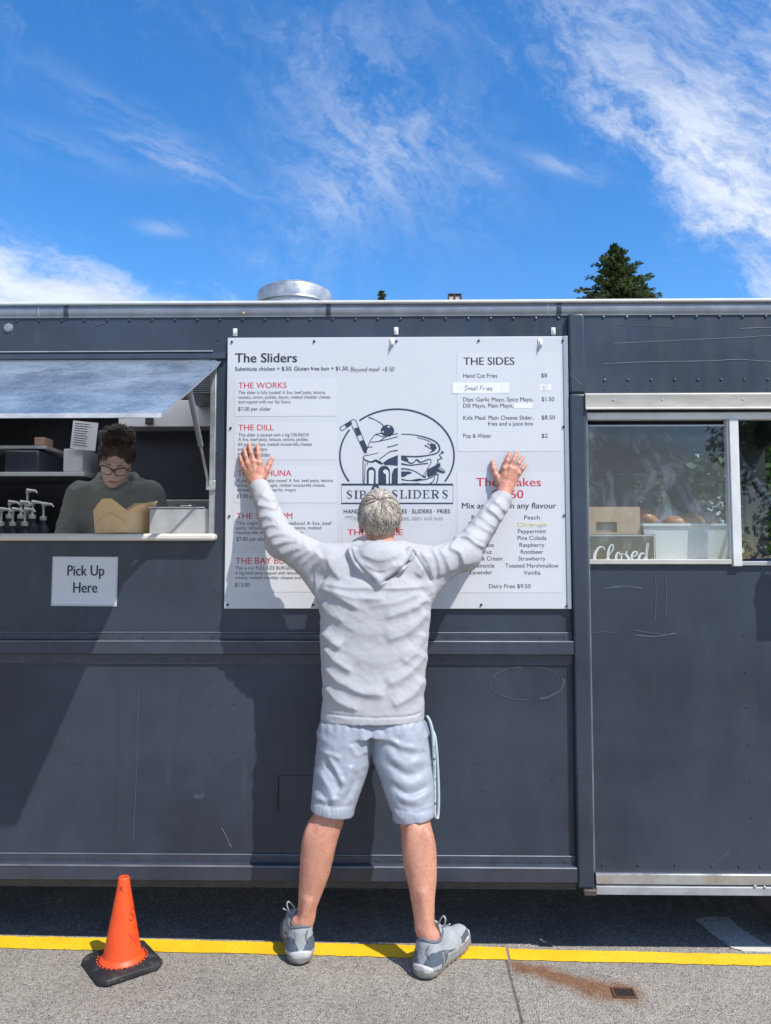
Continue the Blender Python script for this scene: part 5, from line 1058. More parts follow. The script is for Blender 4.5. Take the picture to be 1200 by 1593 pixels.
mb = MB(); bw = 0.0028; mb.box(-hw+.004, hw-.004, -.0052, -.0042, hh-.004-bw, hh-.004); mb.box(-hw+.004, -hw+.004+bw, -.0052, -.0042, 0, hh-.0041-bw); mb.box(hw-.004-bw, hw-.004, -.0052, -.0042, 0, hh-.0041-bw); mb.build('border_line', M['chalk_ink'], cs)
mb = MB()
def cl_(pts, wds):
    q = curve(pts, 6); ww = list(np.interp(np.linspace(0, 1, len(q)), np.linspace(0, 1, len(wds)), wds))
    mb.stroke([(wl(900+p[0]/7.5, 770+p[1]/7.5, -0.10)[0]-CX, wl(900+p[0]/7.5, 770+p[1]/7.5, -0.10)[1]-ZS) for p in q], [x*0.00040 for x in ww], -0.0048, 0.0)
cl_([(295, 640), (270, 608), (225, 615), (185, 680), (178, 750), (215, 800), (280, 780), (330, 720)], [10, 12, 20, 34, 36, 24, 10, 8])
cl_([(330, 720), (385, 640), (388, 585), (360, 590), (335, 660), (332, 740), (355, 790), (420, 740)], [8, 12, 14, 14, 26, 30, 20, 8])
cl_([(480, 700), (450, 672), (425, 710), (432, 760), (475, 760), (490, 715), (470, 690), (530, 690)], [14, 16, 26, 26, 16, 16, 10, 8]); cl_([(530, 690), (555, 655), (540, 690), (570, 740), (555, 780), (520, 770)], [10, 14, 24, 28, 18, 10]); cl_([(600, 730), (660, 700), (665, 665), (625, 670), (605, 720), (620, 770), (690, 740)], [8, 14, 16, 20, 28, 22, 8])
cl_([(755, 690), (720, 680), (690, 730), (705, 775), (755, 740), (785, 660), (795, 560)], [14, 18, 28, 24, 14, 18, 30]); cl_([(795, 560), (782, 650), (775, 740), (800, 775), (850, 740)], [30, 28, 26, 18, 8])
mb.build('script_lettering', M['chalk_ink'], cs)
mb = MB(); k0, k1 = wl(1003, 829, -0.10), wl(1018, 833, -0.10); mb.tube([(k0[0]-CX-.01, 0, hh), (k0[0]-CX+.005, -.002, hh+.012), (k1[0]-CX-.012, -.002, hh+.008), (k1[0]-CX, 0, hh)], 0.0014, 6); mb.build('hanging_string', M['card'], cs)
# plastic tub with bagged buns
x0, x1, z0, z1 = cabthing(1003, 815, 1136, 868, 0.11, 0.2); hw, hh = (x1-x0)/2, z1-ZS
tub = thing('plastic_tub', 'milky white plastic tub full of bread rolls behind the cab window', 'plastic tub', l2w((x0+x1)/2, -0.25, ZS), -WA)
mb = MB(); a_, t2 = hw*0.93, hw*0.99; dd = 0.13
for (p0, p1) in (((-1, -1), (1, -1)), ((1, -1), (1, 1)), ((1, 1), (-1, 1)), ((-1, 1), (-1, -1))):
    o_ = [(p0[0]*a_, p0[1]*dd*.94, .001), (p1[0]*a_, p1[1]*dd*.94, .001), (p1[0]*t2, p1[1]*dd, hh), (p0[0]*t2, p0[1]*dd, hh)]; i_ = [(v[0]*.975, v[1]*.965, v[2]) for v in o_]
    mb.raw(o_+i_, [(0, 1, 2, 3), (7, 6, 5, 4), (3, 2, 6, 7), (0, 4, 5, 1)])
mb.box(-a_*.97, a_*.97, -dd*.9, dd*.9, .001, .005); mb.build('tub_body', M['tub'], tub)
mb = MB()
for y in (-dd-.004, dd+.004): mb.box(-hw-.004, hw+.004, y-.005, y+.005, hh-.012, hh+.002)
for x in (-hw-.001, hw+.001): mb.box(x-.005, x+.005, -dd+.0015, dd-.0015, hh-.012, hh+.002)
mb.build('tub_rim', M['tub'], tub, bevel=0.003)
def bun_mesh():
    mb = MB(); mb.lathe([(0.001, 0), (0.046, 0.001), (0.060, 0.011), (0.064, 0.025), (0.058, 0.041), (0.042, 0.055), (0.021, 0.061), (0.001, 0.062)], n=28, cap0=False, cap1=False); return mb
TC = Vector(((x0+x1)/2, 0, ZS))
bn = None
for px_, py_, din, rx, lb in ((1003, 806, 0.25, 0.5, 'dark crusted bread roll at the left end of the tub, touching the cardboard box'), (1024, 806, 0.31, -0.4, 'bread roll sunk behind the bunched plastic bag in the tub'), (1074, 812, 0.20, 0.2, 'shiny golden bread roll on top at the middle of the tub'), (1105, 814, 0.27, -0.3, 'bread roll at the right end of the tub under the loose film'), (1050, 815, 0.19, 0.0, 'bread roll low under the bunched plastic bag, front of the tub')):
    x, z = wl(px_, py_, -din); loc = l2w(x, -din, z-0.022)
    if bn is None:
        bn = thing('bread_roll', lb, 'bread roll', loc, 0, 'bread rolls in the plastic tub'); bun_mesh().build('crust', M['bun'], bn, smooth=True, angle=180)
        o = bn
    else: o = dup(bn, loc, 0, lb)
    o.rotation_euler = (rx*0.5, rx, 0)
def film(name, label, px_, py_, din, rx, rz, seed, n=22):
    x, z = wl(px_, py_, -din); o = thing(name, label, 'plastic bag', l2w(x, -din, z-rz), 0); mb = MB(); b_ = []
    rows = []
    for i in range(n+1):
        t = math.pi*0.5*i/n; rr, zz = math.cos(t), math.sin(t)
        rows.append([(rr*rx*math.cos(a*2*math.pi/36), rr*rx*0.7*math.sin(a*2*math.pi/36), zz*rz*1.6) for a in range(36)])
    V_ = np.array(rows).reshape(-1, 3); k = 1+0.32*(vnoise(V_*38+seed*5, seed)-0.5)+0.25*(vnoise(V_*90+seed, seed+3)-0.5); V_ = V_*k[:, None]
    mb.v = [tuple(p) for p in V_]
    for i in range(n):
        for a in range(36): mb.f.append((i*36+a, i*36+(a+1) % 36, (i+1)*36+(a+1) % 36, (i+1)*36+a)); mb.mi.append(0)
    mb.build('bag_film', M['film'], o, smooth=True, angle=180); return o
film('plastic_bag', 'bunched clear plastic bag standing up in the middle of the bread tub', 1040, 800, 0.22, 0.075, 0.055, 2); film('plastic_bag', 'loose clear plastic bag lying over the right end of the bread tub', 1098, 806, 0.24, 0.085, 0.035, 7)
film('plastic_bag', 'small clear plastic bag end over the left of the bread tub', 1012, 810, 0.22, 0.05, 0.025, 5)
x0, x1, z0, z1 = cabthing(1172, 861, 1240, 877, 0.40, 0.2); o = thing('blue_cloth', 'crumpled blue cloth on the dashboard at the right edge', 'cloth', l2w((x0+x1)/2, -0.50, z0), 0); mb = MB(); g_ = 14
V_ = np.array([((i/g_-.5)*(x1-x0), (j/g_-.5)*0.2, 0.0) for i in range(g_+1) for j in range(g_+1)]); ed = np.maximum(np.abs(V_[:, 0])/((x1-x0)/2), np.abs(V_[:, 1])/0.1); V_[:, 2] = (1-ed**3)*0.03+0.03*(vnoise(V_*26, 4)-.3)*(1-ed**4)+.002
mb.v = [tuple(p) for p in V_]; mb.f = [(i*(g_+1)+j, (i+1)*(g_+1)+j, (i+1)*(g_+1)+j+1, i*(g_+1)+j+1) for i in range(g_) for j in range(g_)]; mb.mi = [0]*len(mb.f); mb.build('folds', M['blue_cloth'], o, smooth=True, angle=180)

# ------------------------------------------------------------------ traffic cone
cn = gp(190, 1503); cbz = 0.026
cone = thing('traffic_cone', 'orange traffic cone with scrawled pen marks and black base on the pavement', 'traffic cone', (cn.x, cn.y, 0))
topz = pt(195, 1364, cn.y).z; hw = 0.119
mb = MB(); R45 = math.radians(38)
def sq(r, z, cut=0.22): 
    P = []
    for k in range(4):
        a = R45+k*math.pi/2; ca, sa_ = math.cos(a), math.sin(a)
        for t in (-1, 1):
            u, v = r, r*(1-cut)*t; P.append((u*ca-v*sa_, u*sa_+v*ca, z))
    return P
rings = [sq(hw, 0.004), sq(hw+.002, 0.010), sq(hw, 0.024), sq(hw-.012, cbz+0.004), sq(0.06, cbz+0.006)]
b = 0; 
for r2 in rings: mb.v += r2
for i in range(4):
    for k in range(8): mb.f.append((i*8+k, i*8+(k+1) % 8, (i+1)*8+(k+1) % 8, (i+1)*8+k)); mb.mi.append(0)
mb.f.append(tuple(range(7, -1, -1))); mb.f.append(tuple(32+k for k in range(8))); mb.mi += [0, 0]
for k in range(4): a = R45+k*math.pi/2+math.pi/4; mb.box(math.cos(a)*.116-.018, math.cos(a)*.116+.018, math.sin(a)*.116-.018, math.sin(a)*.116+.018, 0.0, 0.0045)
base_o = mb.build('rubber_base', M['black'], cone, bevel=0.003)
rb, rt = 0.0715, 0.0200; H = topz
mb = MB(); mb.lathe([(rb+.012, cbz+.0062), (rb+.010, cbz+.010), (rb-.002, cbz+.020), (rb-.008, cbz+.05), (rt+.0035, H-.030), (rt+.0015, H-.010), (rt, H-.003), (rt-.003, H), (rt-.007, H-.002), (rt-.008, H-.02), (rb-.02, cbz+.05)], n=56, cap0=False, cap1=False); cb_ = mb.build('cone_body', M['orange'], cone, smooth=True, angle=30)
mb = MB()
for k in range(30): a = 2*math.pi*k/30; mb.lathe([(0.0036, 0), (0.003, 0.0016)], ((rb+.0185)*math.cos(a), (rb+.0185)*math.sin(a), cbz+.0065), 8)
mb.build('rivet_ring', M['orange'], base_o)
def on_cone(px, py):
    d_ = ray(px, py); c = Vector((0, 0, CAM_H))-Vector((cn.x, cn.y, 0)); best = None
    t = (cn.y-0.12)/d_.y
    for _ in range(400):
        p = c+d_*t; f = (p.z-cbz-.05)/(H-.03-cbz-.05); r_c = (rb-.008)+(rt+.006-rb+.008)*f
        if math.hypot(p.x, p.y) < r_c+.0008: return p
        t += 0.0006
    return None
mb = MB()
for st in ([(212, 1415), (206, 1413), (203, 1420), (209, 1426), (205, 1432), (201, 1430)], [(203, 1448), (201, 1455), (206, 1460), (203, 1467)], [(209, 1452), (208, 1466)], [(212, 1455), (211, 1467)], [(190, 1380), (186, 1386)], [(187, 1379), (191, 1387)], [(214, 1440), (210, 1444)]):
    P = [on_cone(*q) for q in curve(st, 5)]; P = [p for p in P if p is not None]
    if len(P) > 1: mb.tube(P, 0.0010, 5)
mb.build('pen_marks', mat('pen_marks_on_orange', (0.28, 0.03, 0.012), 0.6), cb_)
# iron pocket in the pavement
ip = gp(971, 1546); io = thing('iron_pocket', 'small square rusted iron pocket set in the pavement at the rust stain', 'iron socket', (ip.x, ip.y, 0), -0.05)
mb = MB(); s_, w_ = 0.040, 0.008
for (a, b_, c, d_) in ((-s_, s_, -s_*.8, -s_*.8+w_), (-s_, s_, s_*.8-w_, s_*.8), (-s_, -s_+w_, -s_*.8+w_+.0005, s_*.8-w_-.0005), (s_-w_, s_, -s_*.8+w_+.0005, s_*.8-w_-.0005)): mb.box(a, b_, c, d_, 0.0005, 0.005)
mb.build('iron_frame', M['rust'], io, bevel=0.001)
mb = MB(); mb.box(-s_+w_+.001, s_-w_-.001, -s_*.8+w_+.001, s_*.8-w_-.001, 0.0005, 0.0012); 
random.seed(3)
for k in range(9): x, y = random.uniform(-.024, .024), random.uniform(-.016, .016); mb.lathe([(0.005, 0.0012), (0.003, 0.003)], (x, y, 0), 6)
mb.build('dirt_fill', mat('pocket_dirt', (0.022, 0.014, 0.010), 0.95, var=0.5, vscale=90), io)
# ------------------------------------------------------------------ the man
def A(v): return np.array(v, float)
def nrm(v): v = A(v); return v/np.linalg.norm(v)
mx, my = 0.02, 3.0
man = thing('person', 'man in pale grey jacket and shorts from behind, arms spread on the menu board', 'person', (mx, my, 0))
MO = (mx, my, 0)
p = lambda x, y, Y: A(pt(x, y, Y))
wallY = lambda x: YW - x*SA - 0.0
# key joints
shL, elL, wrL = p(519, 880, 3.20), p(438, 842, 3.25), p(403, 757, 3.385)
shR, elR, wrR = p(652, 880, 3.20), p(724, 861, 3.25), p(783, 772, 3.375)
SH = 1.20
def ankle(px, py, ang): h_ = A(gp(px, py)); return h_+A((math.sin(ang), math.cos(ang), 0))*0.050*SH+A((0, 0, .105*SH))
hipL, knL, anL = p(541, 1135, 3.18), p(512, 1275, 3.09), ankle(468, 1502, math.radians(-10))
hipR, knR, anR = p(617, 1135, 3.18), p(646, 1288, 3.06), ankle(657, 1524, math.radians(30))
headC = p(591, 808, 3.26)

# --- hands: palm, four bent fingers and a thumb from the side of the palm
def hand_sdf(wr, tips, knuck, thumb, nback, h=0.0022, arm=None, curlz=0.010):
    """wr: wrist, tips/knuck: 4 fingertips and 4 knuckles (index..little), thumb: [base, joint, tip]; nback: out of the back of the hand"""
    pts = [wr]+list(tips)+list(knuck)+list(thumb)+([arm] if arm is not None else [])
    s = SDF(np.min(pts, 0)-0.03, np.max(pts, 0)+0.03, h); nb = nrm(nback)
    for i, (k_, rr) in enumerate(zip(knuck, (0.0125, 0.013, 0.0125, 0.011))):
        s.rc(wr+(k_-knuck[1])*0.42, k_, 0.0155, rr, 0.010)
    for i in range(3): s.rc(knuck[i], knuck[i+1], 0.011, 0.0105, 0.010)
    pc = wr*0.45+(knuck[0]+knuck[3])*0.275; s.rc(pc-nb*0.004, wr*0.2+(knuck[1]+knuck[2])*0.4-nb*0.004, 0.020, 0.016, 0.016)
    for i in range(4):
        k_, t_ = knuck[i], tips[i]; d_ = t_-k_; r0 = (0.0098, 0.0102, 0.0096, 0.0084)[i]
        j1 = k_+d_*0.46+nb*curlz*(0.9, 1.0, 1.0, 1.1)[i]*0.7; j2 = k_+d_*0.76+nb*curlz*0.45
        s.chain([k_, j1, j2, t_], [r0*1.08, r0*0.98, r0*0.88, r0*0.76], 0.0035)
        s.ell(j1+nb*0.003, (r0*0.85,)*3, 0.004); s.ell(k_+nb*0.006, (0.0085,)*3, 0.008)
        e = j2*0.25+t_*0.75+nb*r0*0.72                 # nail
        s.ell(e, (r0*0.42, 0.0014, r0*0.62), 0.0012)
        s.rc(wr+nb*0.011, k_+nb*0.009, 0.003, 0.0032, 0.008)      # tendon
    s.chain(thumb, [0.0175, 0.0128, 0.0112, 0.0088][:len(thumb)], 0.010)
    s.rc(thumb[0], knuck[0]*0.6+wr*0.4, 0.013, 0.011, 0.014)
    if arm is not None: s.rc(arm, wr, 0.034, 0.029, 0.014, flat=(nb, 0.78))
    s.disp(lambda P: 0.0011*(vnoise(P*150, 3)-0.5)+0.0007*(vnoise(P*330, 5)-0.5), 0.01)
    return s.mesh(1)
def bpt(px, py, off): x, z = wl(px, py, BO+off); return A(l2w(x, BO+off, z))
Lk = [bpt(404, 720.5, .030), bpt(395, 718.5, .033), bpt(386, 721.5, .031), bpt(379.5, 727, .026)]
Lt = [bpt(400.5, 692.5, .009), bpt(387.5, 691.5, .009), bpt(380, 698, .009), bpt(373, 708.5, .008)]
Lth = [bpt(409, 741, .024), bpt(415, 730.5, .022), bpt(419, 722, .015), bpt(423.5, 713.5, .010)]
Lw = bpt(399.5, 749, .036)
handL = hand_sdf(Lw, Lt, Lk, Lth, (-SA, -CA, 0.1), arm=wrL+(wrL-Lw)*0.6)
Rk = [bpt(785, 729, .030), bpt(793.5, 728.5, .033), bpt(801, 731, .031), bpt(806.5, 736.5, .026)]
Rt = [bpt(793.5, 704, .010), bpt(804.5, 704.5, .010), bpt(813.5, 711, .010), bpt(818.5, 722.5, .009)]
Rth = [bpt(777.5, 749, .026), bpt(772, 739.5, .024), bpt(768.5, 730, .018), bpt(766, 718.5, .010)]
Rw = bpt(787, 757.5, .036)
handR = hand_sdf(Rw, Rt, Rk, Rth, (-SA, -CA, 0.1), arm=wrR+(wrR-Rw)*0.6)
# --- head, neck, trunk and legs under the clothes
s = SDF(np.minimum(np.minimum(anL, anR)-0.12, A((-0.35, 2.75, -0.0))), A((0.42, 3.46, 1.86)), 0.006)
hc = headC
s.ell(hc+A((0, 0.0, 0.012)), (0.074, 0.095, 0.098), 0.01); s.ell(hc+A((0, 0.055, -0.055)), (0.056, 0.055, 0.07), 0.03)
s.rc(hc+A((0, 0.03, -0.06)), hc+A((0, -0.03, -0.20)), 0.058, 0.064, 0.02)
s.ell(hc+A((0, 0.105, -0.02)), (0.012, 0.016, 0.022), 0.015); s.rc(hc+A((-0.03, 0.085, 0.01)), hc+A((0.03, 0.085, 0.01)), 0.012, 0.012, 0.01)
s.ell(hc+A((0, 0.09, -0.095)), (0.025, 0.02, 0.02), 0.02)
for sx_ in (-1, 1): s.ell(hc+A((sx_*0.030, 0.098, -0.004)), (0.014, 0.01, 0.010), 0.006, 'sub')
nb_ = hc+A((0, -0.03, -0.20)); pel = (hipL+hipR)/2+A((0, 0, .07))
s.rc(nb_, nb_*0.5+pel*0.5, 0.10, 0.115, 0.05); s.rc(nb_*0.5+pel*0.5, pel, 0.112, 0.092, 0.05)
s.rc(shL*0.8+shR*0.2, shR*0.8+shL*0.2, 0.06, 0.06, 0.04)
s.rc(hipL, knL, 0.075, 0.055, 0.015); s.rc(hipR, knR, 0.075, 0.055, 0.015)
def leg(rows, Y0, an, ang):
    C_, R_ = [], []
    for y, xl, xr in rows:
        f = (y-rows[0][0])/(rows[-1][0]-rows[0][0]); Y = Y0+(an[1]-Y0)*f; a_, b_ = pt(xl, y, Y), pt(xr, y, Y); C_.append(A((a_+b_)/2)); R_.append((b_.x-a_.x)/2*0.94)
    C_.append(an); R_.append(R_[-1]*0.96)
    q = curve([tuple(c)+(r,) for c, r in zip(C_, R_)], 5); s.chain([A(v[:3]) for v in q], [v[3] for v in q], 0.002)
    f_ = A((math.sin(ang), math.cos(ang), 0)); s.chain([an, an+f_*0.03+A((0, 0, -.05)), an+f_*0.16+A((0, 0, -.085))], [R_[-1], .036, .03], .02)
    c2 = C_[3]; s.ell(c2+A((.022, -.034, .012)), (.034, .026, .075), .010); s.ell(c2+A((-.024, -.030, .030)), (.032, .024, .075), .010)
    s.rc(C_[5]*.5+C_[6]*.5+A((0, -R_[5]*.78, 0)), an+A((0, -R_[-1]*.9, -.02)), .014, .011, .02)
    for e_ in (-1, 1): s.ell(an+A((e_*R_[-1]*.85, .012, .0)), (.005, .008, .008), .010)
leg([(1240, 494, 542), (1273, 486, 537), (1297, 472, 529), (1321, 467, 523), (1351, 465, 516), (1381, 464, 505), (1411, 463, 494), (1432, 462, 490)], 3.10, anL, math.radians(-10))
leg([(1248, 620, 668), (1279, 622, 671), (1297, 623, 675), (1318, 624, 680), (1339, 626, 681), (1366, 632, 681), (1396, 638, 678), (1426, 643, 677), (1445, 645, 677)], 3.08, anR, math.radians(30))
s.disp(lambda P: 0.0018*(vnoise(P*55, 9)-0.5)+0.0010*(vnoise(P*130, 4)-0.5), 0.015)
body = s.mesh(1)
bodyo = np_mesh('body', [body, handL, handR], M['skin'], man, MO)
random.seed(8); bV = body[0]; cand = np.where((bV[:, 2] < .52) & (bV[:, 2] > .14) & (bV[:, 1] < 3.2))[0]; hm_ = MB()
for _ in range(1500):
    v = Vector(bV[random.choice(cand)]); ax_ = (Vector(knL).lerp(Vector(anL), (knL[2]-v.z)/(knL[2]-anL[2])) if v.x < 0 else Vector(knR).lerp(Vector(anR), (knR[2]-v.z)/(knR[2]-anR[2]))); o_n = (v-ax_); o_n.z = 0; o_n.normalize(); tg = Vector((0, 0, 1)).cross(o_n); L_ = random.uniform(.008, .016); e0 = v-Vector(MO); e1 = e0+o_n*L_*.45+Vector((0, 0, -L_))+tg*random.uniform(-.004, .004)
    hm_.face([e0-tg*.00022, e0+tg*.00022, e1])
hm_.build('leg_hair', mat('leg_hair', (0.16, 0.09, 0.05), 0.6), man)
for sx_ in (-1, 1):
    s = SDF(hc+A((sx_*0.075-0.04, -0.04, -0.07)), hc+A((sx_*0.075+0.04, 0.05, 0.05)), 0.0022); c = hc+A((sx_*0.079, 0.004, -0.022))
    s.ell(c, (0.011, 0.019, 0.032), 0.003); s.ell(c+A((sx_*0.007, 0.006, 0.003)), (0.006, 0.011, 0.020), 0.004, 'sub'); s.ell(c+A((-sx_*0.004, 0.006, -0.028)), (0.007, 0.010, 0.010), 0.006)
    np_mesh('ear', [s.mesh(1)], M['ear'], man, MO)
# --- jacket
JH = 0.0036
s = SDF((-0.66, 2.93, 0.82), (0.62, 3.46, 1.98), JH)
def row(y, xl, xr, Y, ry):                     # torso outline in the photo -> loft row
    a, b_ = pt(xl, y, Y), pt(xr, y, Y); return (a.z, (a.x+b_.x)/2, Y, (b_.x-a.x)/2, ry)
tor = [row(1119, 500, 659, 3.175, 0.128), row(1106, 500, 660, 3.178, 0.130), row(1080, 503, 660, 3.182, 0.126), row(1030, 502, 663, 3.19, 0.122), row(980, 499, 667, 3.20, 0.124), row(935, 497, 670, 3.205, 0.127), row(905, 502, 669, 3.21, 0.120), row(880, 512, 662, 3.215, 0.106), row(864, 530, 645, 3.222, 0.085), row(852, 552, 627, 3.232, 0.066)]
s.loft(tor, 0.0, 2.35)
def sleeve(sh, el, wr, rs, hnd):
    s.rc(sh, el, rs, rs*0.82, 0.040); s.rc(el, wr, rs*0.80, 0.0425, 0.022)
    s.ell(el+A((0, 0.0, -0.012)), (rs*0.88,)*3, 0.03)
sleeve(shL+A((0.02, 0, -0.01)), elL, wrL, 0.069, Lw); sleeve(shR+A((-0.015, 0, -0.01)), elR, wrR, 0.069, Rw)
for sh, el, sg_ in ((shL, elL, -1), (shR, elR, 1)):
    arm_pit = p(498 if sg_ < 0 else 670, 915, 3.2); s.rc(arm_pit, sh*0.35+el*0.65+A((0, 0, -.02)), 0.038, 0.042, 0.05)
    tr = p(558 if sg_ < 0 else 625, 862, 3.215); s.rc(tr, sh+A((0, 0, .025)), 0.055, 0.055, 0.05)
# cuffs gathered with elastic
for wr, hw_, el in ((wrL, Lw, elL), (wrR, Rw, elR)):
    d_ = nrm(hw_-wr); c0 = wr-d_*0.004; s.rc(c0-d_*0.012, c0+d_*0.010, 0.043, 0.041, 0.004)
    def cutc(X, Y, Z, c1=wr+d_*0.004, d_=d_): return np.maximum(-((X-c1[0])*d_[0]+(Y-c1[1])*d_[1]+(Z-c1[2])*d_[2]), np.sqrt((X-c1[0])**2+(Y-c1[1])**2+(Z-c1[2])**2)-.075)
    s._apply(cutc, wr-.085, wr+.085, 0.003, 'sub')
# hood lying on the upper back, collar
hk = [p(548, 858, 3.135), p(560, 880, 3.10), p(590, 903, 3.085), p(622, 882, 3.10), p(640, 858, 3.135)]
def hood_fn(X, Y, Z): return 0
for a_, b_ in zip(hk[:-1], hk[1:]): s.rc(a_, b_, 0.021, 0.021, 0.012)
s.ell(p(592, 872, 3.125), (0.105, 0.050, 0.075), 0.014); s.ell(p(592, 862, 3.15), (0.10, 0.06, 0.05), 0.02)
s.rc(p(560, 852, 3.20), p(590, 858, 3.165), 0.024, 0.024, 0.015); s.rc(p(590, 858, 3.165), p(624, 852, 3.20), 0.024, 0.024, 0.015)
s.chain([p(562, 852, 3.22), p(572, 848, 3.175), p(591, 846.5, 3.155), p(610, 848, 3.175), p(620, 852, 3.22)], [.016, .015, .014, .015, .016], .012)
s.ell(hc+A((0, 0.0, -0.125)), (0.056, 0.070, 0.06), 0.006, 'sub')
# folds: pixel polylines on the back, (points, width px, depth mm; + crest, - groove)
FOLDS = [
 ([(496, 908), (540, 914), (585, 916), (630, 915), (672, 912)], 4, 5),
 ([(497, 914), (520, 926), (560, 948)], 6, 9), ([(512, 918), (550, 930), (600, 932)], 6, 6), ([(497, 940), (512, 956), (535, 968)], 6, 6),
 ([(499, 984), (512, 998), (530, 1010)], 6, 10), ([(501, 1008), (522, 1030), (548, 1046)], 7, 11), ([(502, 1036), (525, 1060), (562, 1078), (600, 1082)], 8, 11), ([(503, 1068), (525, 1092), (560, 1106)], 7, 9),
 ([(668, 930), (645, 946), (598, 962)], 7, 7), ([(668, 952), (640, 982), (600, 998)], 7, 7), ([(655, 922), (620, 936), (570, 944)], 6, 4),
 ([(664, 1016), (640, 1046), (602, 1068)], 8, 8), ([(662, 1056), (640, 1084), (610, 1100)], 7, 7), ([(664, 985), (650, 1012), (628, 1034)], 6, 5),
 ([(525, 962), (560, 984), (610, 984), (648, 972)], 12, 4), ([(535, 1010), (572, 1030), (610, 1028), (645, 1005)], 12, 4),
 ([(500, 1109), (545, 1115), (585, 1117), (630, 1115), (660, 1108)], 2.0, -3),
 ([(545, 850), (552, 870), (568, 890), (588, 909)], 2.5, -7), ([(645, 852), (636, 872), (615, 892), (592, 909)], 2.5, -7), ([(560, 862), (590, 872), (620, 864)], 5, 5), ([(566, 876), (592, 888), (618, 878)], 5, 5),
 ([(540, 853), (528, 872), (512, 893), (498, 908)], 2, -3.5), ([(640, 853), (652, 872), (664, 892), (672, 908)], 2, -3.5),
 ([(508, 866), (515, 884), (530, 902)], 5, 6), ([(668, 862), (662, 880), (652, 898)], 5, 6), ([(655, 856), (668, 878), (674, 902)], 4, 5),
 ([(404, 768), (418, 776), (430, 776)], 5, 8), ([(398, 786), (416, 788), (432, 792)], 6, 11), ([(400, 806), (416, 803), (436, 812)], 6, 11), ([(404, 824), (424, 816), (446, 824)], 6, 12), ([(412, 838), (434, 830), (458, 832)], 6, 12), ([(420, 852), (444, 842), (468, 840)], 6, 12), ([(432, 866), (456, 855), (480, 848)], 6, 12), ([(446, 880), (464, 866), (486, 852)], 6, 10), ([(462, 890), (476, 872), (497, 856)], 6, 9), ([(474, 900), (486, 882), (503, 864)], 5, 7),
 ([(768, 778), (780, 788), (790, 798)], 5, 9), ([(758, 790), (772, 800), (782, 812)], 5, 10), ([(704, 838), (724, 834), (746, 848), (756, 852)], 6, 11), ([(698, 850), (716, 860), (724, 884)], 6, 11), ([(684, 852), (694, 868), (702, 892)], 6, 9), ([(735, 812), (752, 822), (768, 830)], 6, 6), ([(722, 822), (742, 836), (760, 842)], 6, 7), ([(672, 850), (682, 872), (686, 898)], 5, 7), ([(745, 800), (760, 812), (774, 822)], 5, 6),
]
FW = []
for pl_, wd_, am in FOLDS:
    q = curve(pl_, 4); P3 = A([pt(x, y, 3.10) for x, y in q]); FW.append((P3[:, [0, 2]], wd_*0.0026, am*0.001))
def fold_disp(P):
    XZ = P[:, [0, 2]].copy(); dep = 3.10/np.maximum(P[:, 1], 1)      # bring to the fold plane along the sight line
    XZ[:, 0] = XZ[:, 0]*dep; XZ[:, 1] = CAM_H+(XZ[:, 1]-CAM_H)*dep
    XZ = XZ+0.004*np.stack([vnoise(P*26, 21)-0.5, vnoise(P*26, 22)-0.5], 1)
    out = np.zeros(len(P)); back = np.clip((3.43-P[:, 1])/0.05, 0, 1)
    for L, wd_, am in FW:
        best = np.full(len(P), 9.0); tt = np.zeros(len(P)); lo, hi = L.min(0)-4*wd_, L.max(0)+4*wd_
        lo, hi = lo-4*wd_, hi+4*wd_; m_ = ((XZ > lo) & (XZ < hi)).all(1)
        if not m_.any(): continue
        X_ = XZ[m_]; bb_ = np.full(len(X_), 9.0); tb_ = np.zeros(len(X_)); sg_b = np.zeros(len(X_)); n_ = len(L)-1
        for i in range(n_):
            d_ = L[i+1]-L[i]; t = np.clip(((X_-L[i])@d_)/max(d_@d_, 1e-9), 0, 1); ds = np.linalg.norm(X_-L[i]-t[:, None]*d_, axis=1); k = ds < bb_; bb_[k] = ds[k]; tb_[k] = (i+t[k])/n_; sg_b[k] = ((X_-L[i])[:, 1]*d_[0]-(X_-L[i])[:, 0]*d_[1])[k]*np.sign(d_[0]+1e-9)
        taper = np.clip(np.minimum(tb_, 1-tb_)*6+0.15, 0, 1); out[m_] += am*np.exp(-(bb_/np.where((sg_b < 0) | (am < 0), wd_*0.75, wd_*2.1))**1.5)*taper*(1.1 if am < 0 else 1.12)
    n1 = 1-np.abs(2*vnoise(P@A([[18, 0, 9], [0, 10, 0], [-14, 0, 22]]), 31)-1); n2 = 1-np.abs(2*vnoise(P@A([[40, 0, -26], [0, 22, 0], [30, 0, 44]]), 32)-1)
    g = 0.0022*(n1-0.6)+0.0011*(n2-0.6)+0.004*(vnoise(P*7, 33)-0.5)+0.0007*(vnoise(P*75, 34)-0.5)
    for sh, el, wr in ((shL, elL, wrL), (shR, elR, wrR)):        # bunching along the sleeves
        for a_, b_ in ((sh*0.5+el*0.5, el), (el, wr)):
            d_ = b_-a_; L_ = np.linalg.norm(d_); t = (P-a_)@d_/L_**2; ds = np.linalg.norm(P-a_-np.clip(t, 0, 1)[:, None]*d_, axis=1); k = np.clip((0.13-ds)/0.03, 0, 1)*np.clip(np.minimum(t+.1, 1.05-t)*6, 0, 1)
            q = np.stack([t*L_*30+3*vnoise(P*11, 41), (P[:, 0]-P[:, 2])*9, P[:, 1]*9], 1); g = g+k*0.0035*(1-np.abs(2*vnoise(q, 42)-1)-0.5)
    return out*back*1.15+g
s.disp(fold_disp, 0.022)
jv, jq = s.mesh(1)
np_mesh('jacket', [(jv, jq)], M['jacket'], man, MO)
